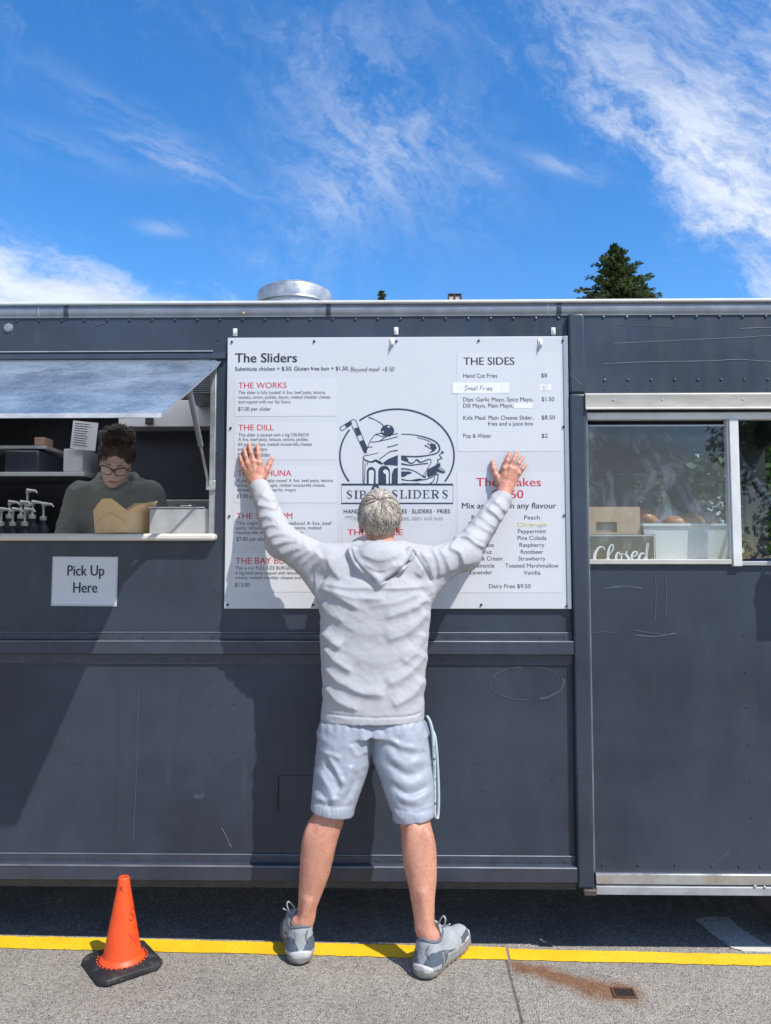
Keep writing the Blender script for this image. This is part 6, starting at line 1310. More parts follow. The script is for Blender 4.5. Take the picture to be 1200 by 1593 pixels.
# --- shorts
s = SDF((-0.42, 2.90, 0.42), (0.36, 3.36, 0.98), 0.0045)
pel = [row(1095, 512, 649, 3.18, 0.104), row(1112, 508, 652, 3.18, 0.106), row(1125, 499, 660, 3.178, 0.118), row(1140, 495, 666, 3.174, 0.124)]
s.loft(pel, 0.0, 2.3)
hemL, hemR = p(517.5, 1262, 3.10), p(645, 1271, 3.075)
def lrow(y, xl, xr, Y, ry):
    a_, b_ = pt(xl, y, Y), pt(xr, y, Y); return (a_.z, (a_.x+b_.x)/2, Y, (b_.x-a_.x)/2, ry)
s.loft([lrow(1110, 508, 590, 3.178, .106), lrow(1124, 499, 588, 3.176, .118), lrow(1150, 494, 584, 3.170, .124), lrow(1180, 491, 578, 3.158, .120), lrow(1210, 488, 569, 3.140, .110), lrow(1240, 485, 558, 3.118, .100), lrow(1258, 484, 552, 3.105, .094), lrow(1290, 486, 547, 3.10, .086)], .02, 2.15)
s.loft([lrow(1110, 570, 652, 3.178, .106), lrow(1124, 572, 661, 3.176, .118), lrow(1150, 576, 667, 3.170, .124), lrow(1180, 580, 671, 3.156, .120), lrow(1210, 591, 674, 3.134, .110), lrow(1240, 601, 676, 3.105, .098), lrow(1262, 609, 676, 3.085, .090), lrow(1295, 614, 674, 3.08, .082)], .02, 2.15)
# cut the bottoms slightly slanted
for hm, rr, sl in ((hemL, 0.12, 0.14), (hemR, 0.12, -0.13)):
    def cut(X, Y, Z, hm=hm, sl=sl, rr=rr): return np.maximum(Z-(hm[2]-0.004+sl*(hm[0]-X)*-1.0*-1.0), np.sqrt((X-hm[0])**2+(Y-hm[1])**2)-0.135)
    s._apply(cut, hm-A((.15, .15, .16)), hm+A((.15, .15, .04)), 0.0, 'sub')
SF = [([(578, 1122), (578, 1150), (576, 1185)], 3, -7), ([(560, 1130), (566, 1150), (572, 1175)], 5, 4), ([(500, 1170), (520, 1176), (530, 1180)], 4, 7), ([(512, 1178), (524, 1200), (536, 1222)], 4, 8), ([(506, 1186), (520, 1210), (530, 1232)], 4, -6), ([(494, 1200), (512, 1228), (520, 1250)], 5, 8), ([(490, 1222), (505, 1240), (515, 1256)], 4, -6), ([(548, 1190), (540, 1215), (528, 1240)], 5, 7), ([(556, 1200), (548, 1225), (535, 1250)], 4, -6), ([(545, 1160), (552, 1170), (556, 1178)], 4, 5), ([(490, 1240), (510, 1246), (530, 1242)], 4, 6), ([(500, 1150), (520, 1160), (545, 1160)], 6, 3),
      ([(590, 1130), (606, 1145), (625, 1150)], 5, -5), ([(600, 1140), (622, 1160), (650, 1165)], 5, 6), ([(602, 1152), (626, 1172), (660, 1172)], 5, -5), ([(600, 1168), (630, 1190), (662, 1182)], 6, 6), ([(602, 1185), (632, 1205), (665, 1196)], 5, -6), ([(606, 1205), (632, 1222), (668, 1210)], 6, 6), ([(612, 1222), (636, 1236), (668, 1222)], 4, -6), ([(616, 1236), (640, 1246), (670, 1232)], 5, 7), ([(620, 1250), (642, 1258), (668, 1250)], 4, -5), ([(640, 1130), (655, 1160), (664, 1200)], 4, -4),
      ([(486, 1247), (515, 1256), (550, 1252)], 3, -4), ([(614, 1259), (645, 1264), (674, 1258)], 3, -4)]
FW_j = FW
def shorts_disp(P):
    out = np.zeros(len(P)); dep = 3.08/P[:, 1]; XZ = np.stack([P[:, 0]*dep, CAM_H+(P[:, 2]-CAM_H)*dep], 1)+0.005*np.stack([vnoise(P*24, 51)-0.5, vnoise(P*24, 52)-0.5], 1)
    for pl_, wd_, am in SF:
        L = A([pt(x, y, 3.08) for x, y in curve(pl_, 4)])[:, [0, 2]]; wd_ = wd_*0.0026; best = np.full(len(P), 9.0); tt = np.zeros(len(P)); n_ = len(L)-1
        for i in range(n_):
            d_ = L[i+1]-L[i]; t = np.clip(((XZ-L[i])@d_)/max(d_@d_, 1e-9), 0, 1); ds = np.linalg.norm(XZ-L[i]-t[:, None]*d_, axis=1); k = ds < best; best[k] = ds[k]; tt[k] = (i+t[k])/n_
        out += am*0.001*np.exp(-(best/wd_)**2)*np.clip(np.minimum(tt, 1-tt)*6+.15, 0, 1)
    n1 = 1-np.abs(2*vnoise(P@A([[22, 0, 12], [0, 12, 0], [-16, 0, 20]]), 61)-1); n2 = 1-np.abs(2*vnoise(P@A([[46, 0, -20], [0, 25, 0], [26, 0, 40]]), 62)-1)
    # pucker at the elastic hems
    hz = np.where(P[:, 0] < 0.0, hemL[2], hemR[2]); cx = np.where(P[:, 0] < 0.0, hemL[0], hemR[0]); cy = np.where(P[:, 0] < 0.0, hemL[1], hemR[1]); ang = np.arctan2(P[:, 1]-cy, P[:, 0]-cx)
    puck = np.sin(ang*34+4*vnoise(P*40, 63))*np.exp(-((P[:, 2]-hz-0.022)/0.020)**2)*0.0011
    wst = np.sin(P[:, 0]*190)*np.exp(-((P[:, 2]-0.875)/0.03)**2)*0.0015
    return out*0.9*np.clip((3.22-P[:, 1])/0.05, 0, 1)+0.0034*(n1-0.6)+0.0016*(n2-0.6)+puck+wst
s.disp(shorts_disp, 0.02)
np_mesh('shorts', [s.mesh(1)], M['shorts'], man, MO)
# --- shoes (local: x to the right, y to the toe, z up; heel at the origin)
def shoe(px, py, ang, side, tilt=0.0, z0=0.0):
    hp = gp(px, py, z0); Rz = Matrix.Rotation(-ang, 3, 'Z') @ Matrix.Rotation(tilt, 3, 'X'); o_ = A(hp); R_ = A(Rz)*SH
    s = SDF((-0.075, -0.03, -0.012), (0.075, 0.33, 0.16), 0.0030)
    s.rc((0, .042, .036), (0, .044, .085), .0425, .0385, .012); s.rc((0, .04, .036), (0, .16, .040), .039, .043, .03); s.rc((0, .16, .036), (side*.006, .255, .028), .0455, .034, .02)
    s.rc((0, .15, .055), (0, .085, .100), .032, .028, .03); s.rc((0, .105, .085), (0, .075, .128), .026, .020, .015)
    s.rc((0, .036, .080), (0, .034, .090), .032, .029, .008)
    s.rc((0, .052, .072), (0, .050, .20), .0335, .0350, .004, 'sub')
    s._apply(lambda X, Y, Z: Z-0.026+0*X+0*Y, (-.1, -.05, -.02), (.1, .35, .03), 0.0, 'sub')
    s.disp(lambda P: 0.0012*(vnoise(P*70, 71)-.5)-0.0018*np.exp(-((P[:, 1]-.085-.3*np.abs(P[:, 0]))/.0035)**2)-0.0015*np.exp(-((P[:, 1]-.2)/.004)**2), 0.01)
    V_, Q_ = s.mesh(1)
    loc = V_.copy(); W_ = V_@R_.T+o_
    s2 = SDF((-0.075, -0.03, -0.006), (0.075, 0.33, 0.06), 0.0028)
    tab = [(0.0, 0.030, .016), (.03, .037, .0165), (.08, .036, .0165), (.13, .040, .0165), (.19, .049, .0165), (.25, .044, .0155), (.29, .024, .013)]
    for a_, b_ in zip(tab[:-1], tab[1:]):
        def fn(X, Y, Z): 
            yy = [t[0] for t in tab]; w_ = np.interp(Y, [-.012, -.009, -.004, .004, .016]+yy[1:]+[.30], [.010, .020, .028, .035, .039]+[t[1]+.004 for t in tab[1:]]+[.008]); zt = np.interp(Y, [0, .05, .13, .22, .30], [.046, .040, .034, .034, .040]); zb = np.interp(Y, [-.012, .02, .22, .30], [.008, 0.0, 0.0, .014])
            q = (np.abs((X-side*.004*np.clip(Y/.25, 0, 1))/w_)**3.2+np.abs((Z-(zt+zb)/2)/((zt-zb)/2))**3.2)**(1/3.2); return np.maximum((q-1)*np.minimum(w_, (zt-zb)/2), np.maximum(-.0115-Y, Y-.30))
    s2._apply(fn, (-.06, -.014, 0), (.06, .302, .046), 0.0, 'add')
    s2.disp(lambda P: -0.0022*np.exp(-((P[:, 2]-.027-.01*P[:, 1])/.0018)**2)+0.0006*np.sin(P[:, 1]*260)*(P[:, 2] < .018), 0.01)
    V2, Q2 = s2.mesh(1); l2 = V2.copy(); W2 = V2@R_.T+o_
    Ri, oi = R_, o_
    def mf(c):
        l = (c-oi)@Ri/SH**2; x, y, z = l[:, 0], l[:, 1], l[:, 2]; m_ = np.zeros(len(l), int); ax_ = np.abs(x)
        m_[(y < .040) & (z > .040) & (z < .078) & (ax_ > (z-.040)*.52+.003) & (ax_ > .004)] = 1                # slate quarters either side of the tab
        m_[(y < .10) & (z < .078) & (y > .040) & (z < .074-(y-.04)*.5)] = 1; m_[(y > .055) & (y < .062) & (z < .08)] = 0
        m_[(y < .030) & (z >= .050) & (ax_ <= (z-.036)*.50)] = 3
        m_[(np.hypot(x, y-.048) < .0345) & (z > .07)] = 2; m_[(y > .20) & (z < .052)] = 1
        return m_
    u = np_mesh('shoe', [(W_, Q_)], [M['shoe'], M['shoe_dark'], M['shoe_lining'], M['shoe_tab']], man, MO, mf)
    def ms(c): l = (c-oi)@Ri/SH**2; return (l[:, 2] < .027+.01*l[:, 1]).astype(int)
    np_mesh('sole', [(W2, Q2)], [M['midsole'], M['outsole']], u, (0, 0, 0), ms).location = (-MO[0], -MO[1], -MO[2])
    def L2W(q): return A(q)@R_.T+o_-A(MO)
    mb = MB()
    for k in range(5):
        y = .11+.018*k; z = .098-.012*k; mb.tube([L2W((-.026-.001*k, y+.004, z-.016)), L2W((0, y, z+.004)), L2W((.026+.001*k, y+.004, z-.016))], .0030, 6)
    bow = [(side*.004, .095, .112), (side*.022, .085, .150), (side*.036, .080, .163), (side*.040, .082, .150), (side*.028, .090, .125), (side*.010, .098, .112)]
    mb.tube([L2W(q) for q in curve(bow, 5)], .0030, 6); mb.tube([L2W(q) for q in curve([(side*.006, .096, .112), (side*.035, .092, .128), (side*.052, .088, .140)], 4)], .0028, 6)
    mb.build('laces', M['lace'], u, smooth=True)
    cr_ = [(.036*math.cos(t), .052+.043*math.sin(t)+.002, .114+.012*max(math.sin(t), 0)-.012*abs(math.cos(t))) for t in np.linspace(0, 2*math.pi, 26)[:-1]]
    mb = MB(); mb.tube([L2W(q) for q in cr_], .0056, 8, closed=True); mb.build('collar', M['shoe_lining'], u, smooth=True)
    for e_ in (-1, 1):
        mb = MB(); mb.tube([L2W(q) for q in curve([(e_*.034, .014, .046), (e_*.024, .004, .062), (e_*.017, .0005, .085), (e_*.022, .004, .104)], 4)], .0014, 6); mb.build('piping', M['shoe_dark'], u, smooth=True)
        mb = MB(); mb.tube([L2W(q) for q in curve([(e_*.0405, .035, .076), (e_*.0435, .07, .066), (e_*.0455, .11, .050), (e_*.047, .15, .042)], 4)], .0018, 6); mb.build('piping', M['shoe_dark'], u, smooth=True)
    mb = MB(); zt = .094
    mb.tube([L2W((-.012, .006, .050)), L2W((-.014, .003, .070)), L2W((0, .002, .080)), L2W((.014, .003, .070)), L2W((.012, .006, .050))], .0016, 6); mb.build('heel_piping', M['shoe_tab'], u, smooth=True)
    return u
shoe(468, 1502, math.radians(-10), -1); shoe(657, 1524, math.radians(30), 1)
# --- hair: short combed locks over the skull
def strands(name, parent, origin, seeds, m_, wd=0.0022, nseg=4):
    mb = MB()
    for P in seeds:
        n_ = len(P); prev = None
        for i in range(n_):
            t = (P[min(i+1, n_-1)]-P[max(i-1, 0)]); t.normalize(); u = t.cross(P[i]-Vector(origin_head)); u = u.normalized() if u.length > 1e-6 else Vector((1, 0, 0)); ww = wd*(1.0 if i < n_-1 else 0.25)*(0.8 if i == 0 else 1)
            up = u.cross(t).normalized()
            ring = [P[i]-u*ww, P[i]+up*ww*0.7, P[i]+u*ww]
            b = len(mb.v); mb.v += [tuple(q-Vector(origin)) for q in ring]
            if prev is not None:
                for a_, b2 in ((0, 1), (1, 2)): mb.f.append((prev+a_, prev+b2, b+b2, b+a_)); mb.mi.append(0)
            prev = b
    return mb.build(name, m_, parent, smooth=True, angle=180)
random.seed(11)
origin_head = Vector(hc)
H0 = Vector(hc)+Vector((0, 0, 0.012)); HR = Vector((0.077, 0.099, 0.104)); crown = Vector((-0.06, -0.74, 0.60)).normalized()
seeds = []
def surf(d_, lift=0.0): d_ = d_.normalized(); k = 1/math.sqrt((d_.x/HR.x)**2+(d_.y/HR.y)**2+(d_.z/HR.z)**2); return H0+d_*(k+lift)
while len(seeds) < 8500:
    d_ = Vector((random.gauss(0, 1), random.gauss(0, 1), random.gauss(0, 1))).normalized()
    if d_.z < -0.93 or (d_.y > 0.35 and d_.z < 0.42) or (d_.y > 0.05 and d_.z < -0.05): continue
    if d_.z < -0.75 and random.random() < 0.3: continue
    away = d_-crown*d_.dot(crown)
    if away.length < 1e-4: continue
    away.normalize(); sw = crown.cross(away)*0.55*math.exp(-3*(1-d_.dot(crown)))
    q = A([[d_.x*5.0, d_.y*5.0, d_.z*5.0]]); kx = (vnoise(q*.8, 81)[0]-.5); ky = vnoise(q*.8+9, 82)[0]-.5
    flow = (away+sw+Vector((kx*1.5, 0, ky*0.8))+Vector((0, 0, -0.45)))
    flow = (flow-d_*flow.dot(d_)).normalized(); low = max(0.0, min(1.0, (d_.z+0.60)/0.75))
    L_ = (0.010+0.042*low)*random.uniform(0.75, 1.25); lift0 = 0.001+random.uniform(0, 0.005)*low; P = []
    curl = random.uniform(-1, 1)*0.25+(ky*2.2)
    for i in range(5):
        t = i/4; dd = (d_+flow*(L_*t/0.09)+flow.cross(d_)*curl*(t*t)*L_/0.09); P.append(surf(dd, lift0+low*(0.010*math.sin(t*2.4)+0.003*(kx+.5))))
    seeds.append(P)
hair = strands('hair', man, MO, seeds, M['hair_m'], 0.00135)
# --- lanyard hanging from the right pocket
def ribbon3(mb, pts, wd, side, th=0.0007):
    P = [Vector(q) for q in curve(pts, 5)]; sdv = Vector(side).normalized(); n_ = len(P); b = len(mb.v)
    for i, q in enumerate(P):
        t = (P[min(i+1, n_-1)]-P[max(i-1, 0)]).normalized(); nn = sdv.cross(t).normalized()*th
        for sgn in (-1, 1):
            for k in (-1, 1): mb.v.append(tuple(q+sdv*wd/2*sgn+nn*k))
    for i in range(n_-1):
        c = b+i*4; e_ = c+4
        for a_, b2 in ((0, 1), (1, 3), (3, 2), (2, 0)): mb.f.append((c+a_, c+b2, e_+b2, e_+a_)); mb.mi.append(0)
lo_ = pt(668, 1120, 3.13); lany = thing('lanyard', 'pale blue printed lanyard looping out of the right shorts pocket', 'lanyard', tuple(lo_))
def lp(x, y, Y): return tuple(Vector(pt(x, y, Y))-lo_)
mb = MB(); ribbon3(mb, [lp(664, 1113, 3.13), lp(669, 1122, 3.125), lp(673, 1138, 3.12), lp(675, 1165, 3.115), lp(676, 1200, 3.11), lp(676.5, 1240, 3.10), lp(676.5, 1266, 3.10), lp(679, 1274, 3.105), lp(681.5, 1268, 3.115), lp(682.5, 1240, 3.12), lp(681, 1195, 3.125), lp(677.5, 1150, 3.13), lp(672, 1134, 3.14)], 0.0125, (0.98, -0.2, 0)); mb.build('webbing', M['lanyard'], lany, smooth=True, angle=180)
mb = MB()
for px_, py_, kind in ((675.6, 1181, 'o'), (676.2, 1213, 'b'), (676.6, 1250, 'o')):
    c = Vector(lp(px_, py_, 3.098)); n_ = 10
    if kind == 'o': mb.face([c+Vector((.0056*math.cos(k*2*math.pi/n_), -.002, .0056*math.sin(k*2*math.pi/n_))) for k in range(n_)])
    else:
        mb.box(c.x-.004, c.x+.005, c.y-.0026, c.y-.002, c.z+.003, c.z+.005); mb.box(c.x+.003, c.x+.005, c.y-.0026, c.y-.002, c.z-.005, c.z+.0029); mb.box(c.x-.004, c.x-.002, c.y-.0026, c.y-.002, c.z-.002, c.z+.0029)
for y0, y1 in ((1160, 1172), (1191, 1205), (1222, 1243)):
    y = y0
    while y < y1: c = Vector(lp(675.9, y, 3.1)); mb.box(c.x-.0018, c.x+.0018, c.y-.0024, c.y-.002, c.z-.0012, c.z+.0012); y += 1.7
mb.build('printed_marks', M['shoe_dark'], lany)

# ------------------------------------------------------------------ the woman at the hatch
wloc = inw(178, 900, 0.46); wfloor = ZF+ROAD
wom = thing('person', 'woman in grey green hoodie and black glasses with hair up, inside the hatch', 'person', (wloc.x, wloc.y, wfloor)); WO = (wloc.x, wloc.y, wfloor)
hY = wloc.y-0.02
fc = A(pt(180, 722, hY)); 
Hm = Matrix.Translation(Vector(fc)) @ Matrix.Rotation(math.radians(14), 4, 'Z') @ Matrix.Rotation(math.radians(24), 4, 'X') @ Matrix.Rotation(math.radians(5), 4, 'Y')
def xf(V_): Mx = np.array(Hm); return V_@Mx[:3, :3].T+Mx[:3, 3]
s = SDF((-.10, -.14, -.17), (.10, .14, .15), 0.0024)
s.ell((0, .025, .040), (.073, .092, .086), .01); s.ell((0, -.022, -.020), (.064, .070, .080), .03); s.ell((0, -.045, -.078), (.042, .040, .032), .035); s.ell((0, -.068, -.098), (.018, .016, .014), .02)
s.rc((-.032, -.082, .022), (.032, -.082, .022), .012, .012, .012); s.rc((0, -.088, .012), (0, -.108, -.030), .0085, .0115, .008)
for sx_ in (-1, 1):
    s.ell((sx_*.030, -.096, .002), (.017, .012, .011), .010, 'sub'); s.ell((sx_*.030, -.078, .001), (.0155, .0125, .0115), .003); s.rc((sx_*.019, -.090, -.0035), (sx_*.042, -.082, -.004), .0022, .0018, .003)
    s.ell((sx_*.040, -.066, -.030), (.022, .020, .020), .02); s.ell((sx_*.011, -.100, -.034), (.008, .009, .007), .005); s.ell((sx_*.070, .010, -.008), (.008, .016, .028), .006)
s.rc((-.020, -.085, -.062), (.020, -.085, -.062), .0055, .0055, .005); s.rc((-.016, -.086, -.071), (.016, -.086, -.071), .0065, .0065, .005); s.rc((-.024, -.086, -.0665), (.024, -.086, -.0665), .0016, .0016, .002, 'sub')
s.rc((0, .025, -.060), (0, .060, -.16), .052, .056, .02)
hv, hq = s.mesh(1); hl = hv.copy(); hW = xf(hv)
# torso, arms, legs below the counter
wp = lambda x, y, Y: A(pt(x, y, Y))
nk = wp(182, 762, hY+.05); s1_, s2_ = wp(128, 772, hY+.04), wp(232, 772, hY+.04); hip = A((wloc.x+.03, wloc.y+.06, wfloor+.88))
e1, e2 = wp(100, 850, hY-.03), wp(250, 852, hY-.02); w1, w2 = wp(140, 868, hY-.26), wp(205, 866, hY-.28)
s = SDF(np.min([s1_, s2_, e1, e2, w1, w2, hip-A((.2, .2, .88))], 0)-.13, np.max([s1_, s2_, e1, e2, w1, w2, nk], 0)+.13, 0.010)
s.rc(nk+A((0, 0, -.12)), hip, .10, .12, .05); s.rc(s1_, s2_, .05, .05, .04)
for a_, b_, c_ in ((s1_, e1, w1), (s2_, e2, w2)): s.rc(a_, b_, .045, .038, .03); s.rc(b_, c_, .036, .026, .02)
for sx_ in (-1, 1):
    kn_ = hip+A((sx_*.09, -.02, -.42)); an_ = hip+A((sx_*.10, .02, -.80)); s.rc(hip+A((sx_*.08, 0, 0)), kn_, .085, .058, .03); s.rc(kn_, an_, .056, .036, .02); s.rc(an_, an_+A((0, -.16, -.045)), .035, .026, .02)
bv = s.mesh(1)
def simple_hand(w_, dir_, side):
    f = nrm(dir_); up = A((0, 0, 1.0)); n_ = nrm(up-f*(up@f)); r_ = np.cross(f, n_)*side
    kn_ = [w_+f*.085+r_*(.026-.0175*i)+n_*.004 for i in range(4)]; tp = [k_+f*(.055, .062, .056, .042)[i]-n_*.035-r_*.004*(i-1.5) for i, k_ in enumerate(kn_)]
    th = [w_+f*.025+r_*.028, w_+f*.055+r_*.046-n_*.01, w_+f*.080+r_*.048-n_*.022, w_+f*.098+r_*.042-n_*.034]
    return hand_sdf(w_, tp, kn_, th, n_, 0.003, arm=w_-f*.06)
h1 = simple_hand(w1, A((.6, -.7, -.1)), 1); h2 = simple_hand(w2, A((-.5, -.8, -.1)), -1)
def wmf(c):
    Mi = np.array(Hm.inverted()); l = c@Mi[:3, :3].T+Mi[:3, 3]; m_ = np.zeros(len(c), int)
    lp_ = (np.abs(l[:, 2]+.0665) < .0085*(1-(l[:, 0]/.027)**2)) & (l[:, 1] < -.074) & (np.abs(l[:, 0]) < .025); m_[lp_] = 1; return m_
np_mesh('body', [(hW, hq), bv, h1, h2], [M['skin_f'], M['lips']], wom, WO, wmf)
# hoodie
s = SDF(np.min([s1_, s2_, e1, e2, w1, w2, hip], 0)-.13, np.max([s1_, s2_, e1, e2, nk], 0)+.14, 0.0065)
s.rc(nk+A((0, .0, -.12)), hip+A((0, 0, -.02)), .128, .150, .05); s.rc(s1_+A((.01, 0, -.01)), s2_+A((-.01, 0, -.01)), .078, .078, .06)
s.ell(nk*.5+hip*.5+A((0, -.03, .10)), (.15, .12, .17), .06)
for a_, b_, c_ in ((s1_, e1, w1), (s2_, e2, w2)): s.rc(a_+A((0, 0, -.005)), b_, .080, .066, .04); s.rc(b_, b_*.12+c_*.88, .062, .044, .03); s.rc(b_*.14+c_*.86, b_*.08+c_*.92, .042, .040, .01)
ring = [wp(149, 750, hY+.05), wp(159, 762, hY-.03), wp(182, 769, hY-.075), wp(206, 762, hY-.04), wp(217, 750, hY+.04), wp(208, 741, hY+.12), wp(182, 738, hY+.15), wp(157, 741, hY+.13)]
for a_, b_ in zip(ring, ring[1:]+ring[:1]): s.rc(a_, b_, .017, .017, .02)
s.ell(wp(182, 760, hY+.10), (.09, .07, .05), .03); s.ell(wp(183, 738, hY-.02), (.068, .085, .055), .015, 'sub')
def wd_(P):
    n1 = 1-np.abs(2*vnoise(P@A([[14, 0, 8], [0, 9, 0], [-10, 0, 16]]), 91)-1); n2 = vnoise(P*22, 92); return .010*(n1-.6)+.004*(n2-.5)
s.disp(wd_, .025); np_mesh('hoodie', [s.mesh(1)], M['hoodie'], wom, WO)
s = SDF(hip-A((.26, .22, .86)), hip+A((.26, .22, .06)), .010); s.rc(hip, hip+A((0, 0, -.06)), .13, .13, .03)
for sx_ in (-1, 1): kn_ = hip+A((sx_*.09, -.02, -.42)); an_ = hip+A((sx_*.10, .02, -.78)); s.rc(hip+A((sx_*.07, 0, -.05)), kn_, .098, .072, .03); s.rc(kn_, an_, .072, .055, .02)
np_mesh('trousers', [s.mesh(1)], M['dark2'], wom, WO)
# hair swept up into a curly knot
s = SDF((-.12, -.12, -.08), (.12, .15, .24), .004)
s.ell((0, .034, .046), (.081, .098, .092), .01); s.ell((0, -.005, .150), (.046, .044, .040), .025); s.ell((-.034, -.015, .140), (.034, .032, .030), .02); s.ell((.034, .0, .155), (.036, .035, .034), .02)
s.ell((0, -.088, -.035), (.066, .062, .094), .008, 'sub')
s.disp(lambda P: .010*(vnoise(P*45, 95)-.5)+.012*(1-np.abs(2*vnoise(P*24, 96)-1)-.5), .02)
sv, sq_ = s.mesh(1); hairw = np_mesh('hair', [(xf(sv), sq_)], M['hair_f'], wom, WO)
random.seed(21); seeds = []; ok = np.where((sv[:, 2] > .02) & ((sv[:, 1] > -.075) | (sv[:, 2] > .075)))[0]; origin_head = Vector(fc)
Rm = Hm.to_3x3()
for _ in range(1500):
    v = Vector(sv[random.choice(ok)]); ctr = Vector((0, 0, .16)) if v.z > .115 else Vector((0, .03, .04)); n_ = (v-ctr).normalized(); t = n_.cross(Vector((random.gauss(0, 1), random.gauss(0, 1), random.gauss(0, 1)))).normalized()
    if v.z < .115: t = (Vector((0, .0, .17))-v); t = (t-n_*t.dot(n_)).normalized()
    b_ = n_.cross(t); amp = .010 if v.z > .105 else .004; L_ = random.uniform(.025, .055); P = [Hm @ (v+t*L_*k/6+n_*(.004+amp*math.sin(k*1.1))+b_*amp*math.cos(k*1.1)-n_*.012*(k/6)**2) for k in range(7)]; seeds.append(P)
strands('curls', hairw, (WO[0], WO[1], WO[2]), seeds, M['hair_f'], .0016).parent = hairw
# brows and glasses
mb = MB()
for sx_ in (-1, 1): mb.tube([Hm @ Vector(q) for q in ((sx_*.016, -.099, .022), (sx_*.030, -.097, .027), (sx_*.046, -.084, .021))], [.003, .0028, .0012], 6)
mb.build('eyebrows', M['hair_f'], wom, origin=WO, smooth=True)
mb = MB(); ln = MB()
for sx_ in (-1, 1):
    P = []
    for k in range(28):
        a = k*2*math.pi/28; x = sx_*.034+.0285*math.copysign(abs(math.cos(a))**.6, math.cos(a)); z = -.004+.020*math.copysign(abs(math.sin(a))**.7, math.sin(a))+.004*(x*sx_-.034)/.02*(1 if math.sin(a) > 0 else .3); P.append(Hm @ Vector((x, -.113+.010*(abs(x)/.06)**2, z)))
    mb.tube(P, [.0030 if math.sin(k*2*math.pi/28) > -.2 else .0018 for k in range(28)], 8, closed=True); ln.face(P)
    mb.tube([Hm @ Vector(q) for q in ((sx_*.0625, -.103, .006), (sx_*.074, -.06, .004), (sx_*.078, .012, .004))], .0024, 8)
mb.tube([Hm @ Vector(q) for q in ((-.007, -.113, .003), (0, -.116, .006), (.007, -.113, .003))], .0028, 8)
gl = mb.build('glasses', M['black'], wom, origin=WO, smooth=True); ln.build('lens', M['lens'], gl, origin=WO)

# ------------------------------------------------------------------ trees, lamp
def leaf(mb, c, ax, nn, L_, W_):
    sd = ax.cross(nn).normalized(); mb.face([c-ax*L_/2, c+sd*W_/2, c+ax*L_/2, c-sd*W_/2])
def conifer(name, label, base, H, R0, seed, group, dens=1.0):
    rnd = random.Random(seed); t = thing(name, label, 'tree', base, 0, group); mb = MB()
    mb.tube([(0.05*math.sin(k), 0.05*math.cos(k*1.3), H*k/10) for k in range(11)], [max(0.32*(1-k/10)**0.9, 0.012) for k in range(11)], 9); mb.build('trunk', M['bark'], t, smooth=True)
    mb = MB(); z = H*0.12
    while z < H*0.995:
        f = 1-z/H; rad = R0*(f**0.75)*rnd.uniform(0.72, 1.2)+0.10; nb = int(9+8*f**.5)
        for b in range(nb):
            a = rnd.uniform(0, 2*math.pi); L_ = rad*rnd.uniform(0.55, 1.12); up = 0.45-0.75*f; d_ = Vector((math.cos(a), math.sin(a), up*rnd.uniform(.5, 1.3))).normalized(); n_ = max(int(L_*(17 if z > H*.72 else 5)*dens), 3)
            for i in range(n_):
                u = (i+.6)/n_; c = Vector((0, 0, z))+d_*L_*u+Vector((0, 0, -0.16*L_*u*u+0.10*L_*max(u-.7, 0))); wdt_ = 0.34*L_*(1-u*.75)+.05
                for k in range(3 if z > H*.72 else 2):
                    sd = Vector((-d_.y, d_.x, 0)).normalized()*rnd.uniform(-1, 1)*wdt_; ax = (d_*.6+sd.normalized()*rnd.uniform(.2, .9)+Vector((0, 0, rnd.uniform(-.5, .35)))).normalized(); nn = Vector((rnd.gauss(0, .5), rnd.gauss(0, .5), 1)).normalized(); s_ = rnd.uniform(.7, 1.3)*(1 if z > H*.72 else 1.9)
                    leaf(mb, c+sd+Vector((0, 0, rnd.uniform(-.07, .05))), ax, nn, .25*s_, .11*s_)
        z += (0.16+0.26*f)*rnd.uniform(.7, 1.3)
    mb.build('crown', M['needles'], t); return t
def at(px, py, Y): q = pt(px, py, Y); return q
q = at(957, 380, 40); conifer('conifer_tree', 'tall dark conifer whose ragged top shows over the truck roof at the right', (q.x, 40, ROAD), q.z-ROAD, 7.4, 4, 'conifers behind the truck')
q = at(594, 449, 60); conifer('conifer_tree', 'distant conifer with only its tiny tip showing over the middle of the truck roof', (q.x, 60, ROAD), q.z-ROAD, 4.2, 9, 'conifers behind the truck', .7)
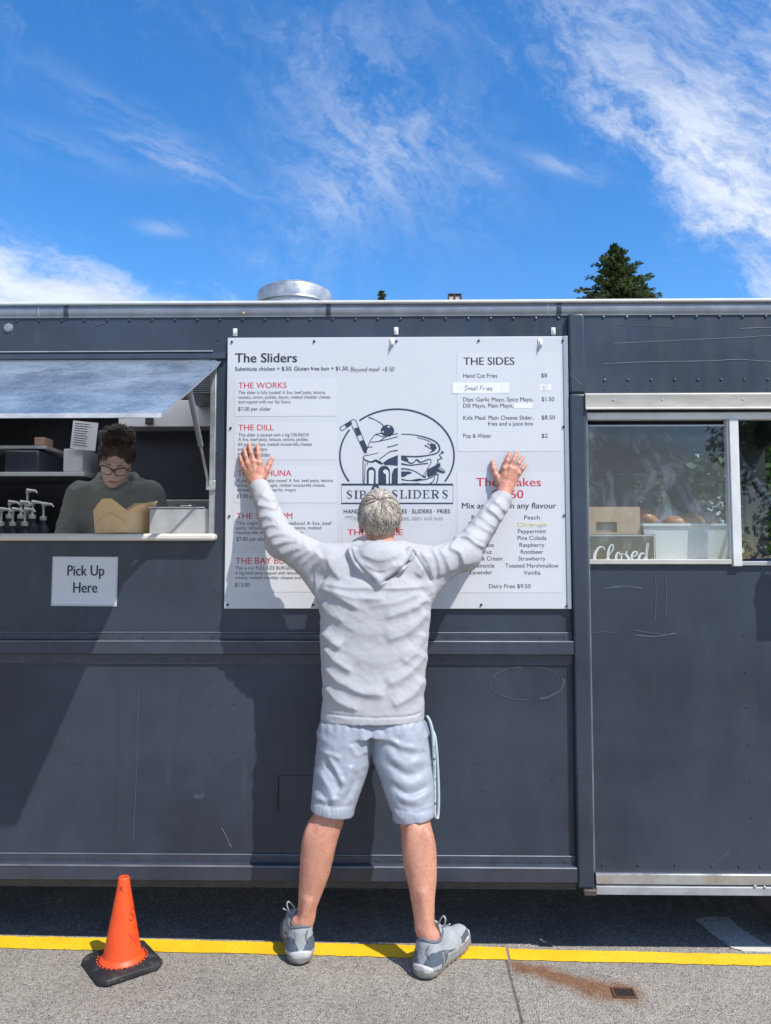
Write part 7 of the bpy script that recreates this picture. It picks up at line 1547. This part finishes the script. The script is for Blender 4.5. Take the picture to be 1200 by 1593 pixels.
def broad(label, base, H, R0, seed, n_=9000, lw=.11, low=.15):
    rnd = random.Random(seed); t = thing('broadleaf_tree', label, 'tree', base, 0, 'leafy trees round the truck'); mb = MB(); mb.tube([(0, 0, 0), (.05, .02, H*.3), (-.04, .05, H*.6)], [.16, .12, .06], 9)
    cl = []
    for k in range(26):
        a = rnd.uniform(0, 2*math.pi); f = rnd.uniform(low, 1); r = R0*math.sqrt(max(1-((f-.55)/.55)**2, .05))*rnd.uniform(.3, .95); c = Vector((r*math.cos(a), r*math.sin(a), H*f)); cl.append((c, R0*rnd.uniform(.22, .42)))
        if k % 2 == 0: mb.tube([(0, 0, H*min(.25+.3*f, .58)), tuple(c*.55+Vector((0, 0, H*.22))), tuple(c)], [.06, .035, .012], 6)
    mb.build('trunk', M['bark'], t, smooth=True); mb = MB()
    for i in range(n_):
        c, r = cl[rnd.randrange(len(cl))]; d_ = Vector((rnd.gauss(0, 1), rnd.gauss(0, 1), rnd.gauss(0, 1))).normalized()*r*(rnd.random()**.35); nn = (d_.normalized()+Vector((rnd.gauss(0, .7), rnd.gauss(0, .7), rnd.gauss(0, .7)+.4))).normalized(); ax = nn.orthogonal().normalized(); ax = (ax*math.cos(i)+nn.cross(ax)*math.sin(i)); s_ = rnd.uniform(.7, 1.4)*lw
        leaf(mb, c+d_, ax, nn, s_, s_*.6)
    mb.build('crown', M['leaves'], t); return t
broad('bright leafy tree seen through the cab behind the plastic tub', (3.4, 8.6, ROAD), 3.6, 1.7, 31); broad('leafy tree seen through the right pane of the cab window', (5.6, 9.2, ROAD), 3.9, 1.8, 32); broad('leafy bush seen through the cab left of the slanted pillar', (1.6, 10.5, ROAD), 3.4, 1.6, 33)
broad('leafy tree across the way mirrored in the cab glass, the right one', (9.5, -10.5, 0), 6.0, 2.8, 41, 9000, .17); broad('leafy tree across the way mirrored in the cab glass, the left one', (1.2, -16.0, 0), 7.0, 3.2, 42, 9000, .19)
q = at(708, 463, 15); lamp = thing('floodlight', 'small dark box floodlight with two pale panes above the truck roof', 'lamp', (q.x, 15, ROAD)); zt = q.z-ROAD
mb = MB(); mb.tube([(0, .1, 0), (0, .1, zt)], [.07, .045], 12); mb.build('pole', M['dark2'], lamp, smooth=True)
mb = MB(); a, b_ = .135, .09; mb.box(-a, a, 0, .12, zt+b_-.018, zt+b_); mb.box(-a, a, 0, .12, zt-b_, zt-b_+.05); 
for x in (-a, -.012, a-.024): mb.box(x, x+.024, 0, .12, zt-b_+.0505, zt+b_-.0185)
hd = mb.build('lamp_head', M['dark'], lamp, bevel=.004)
for sx_ in (-1, 1): mb = MB(); mb.box(sx_*.062-.048, sx_*.062+.048, .03, .10, zt-b_+.051, zt+b_-.045); mb.build('lamp_pane', mat('warm_pane', (.62, .50, .38), .5), hd)
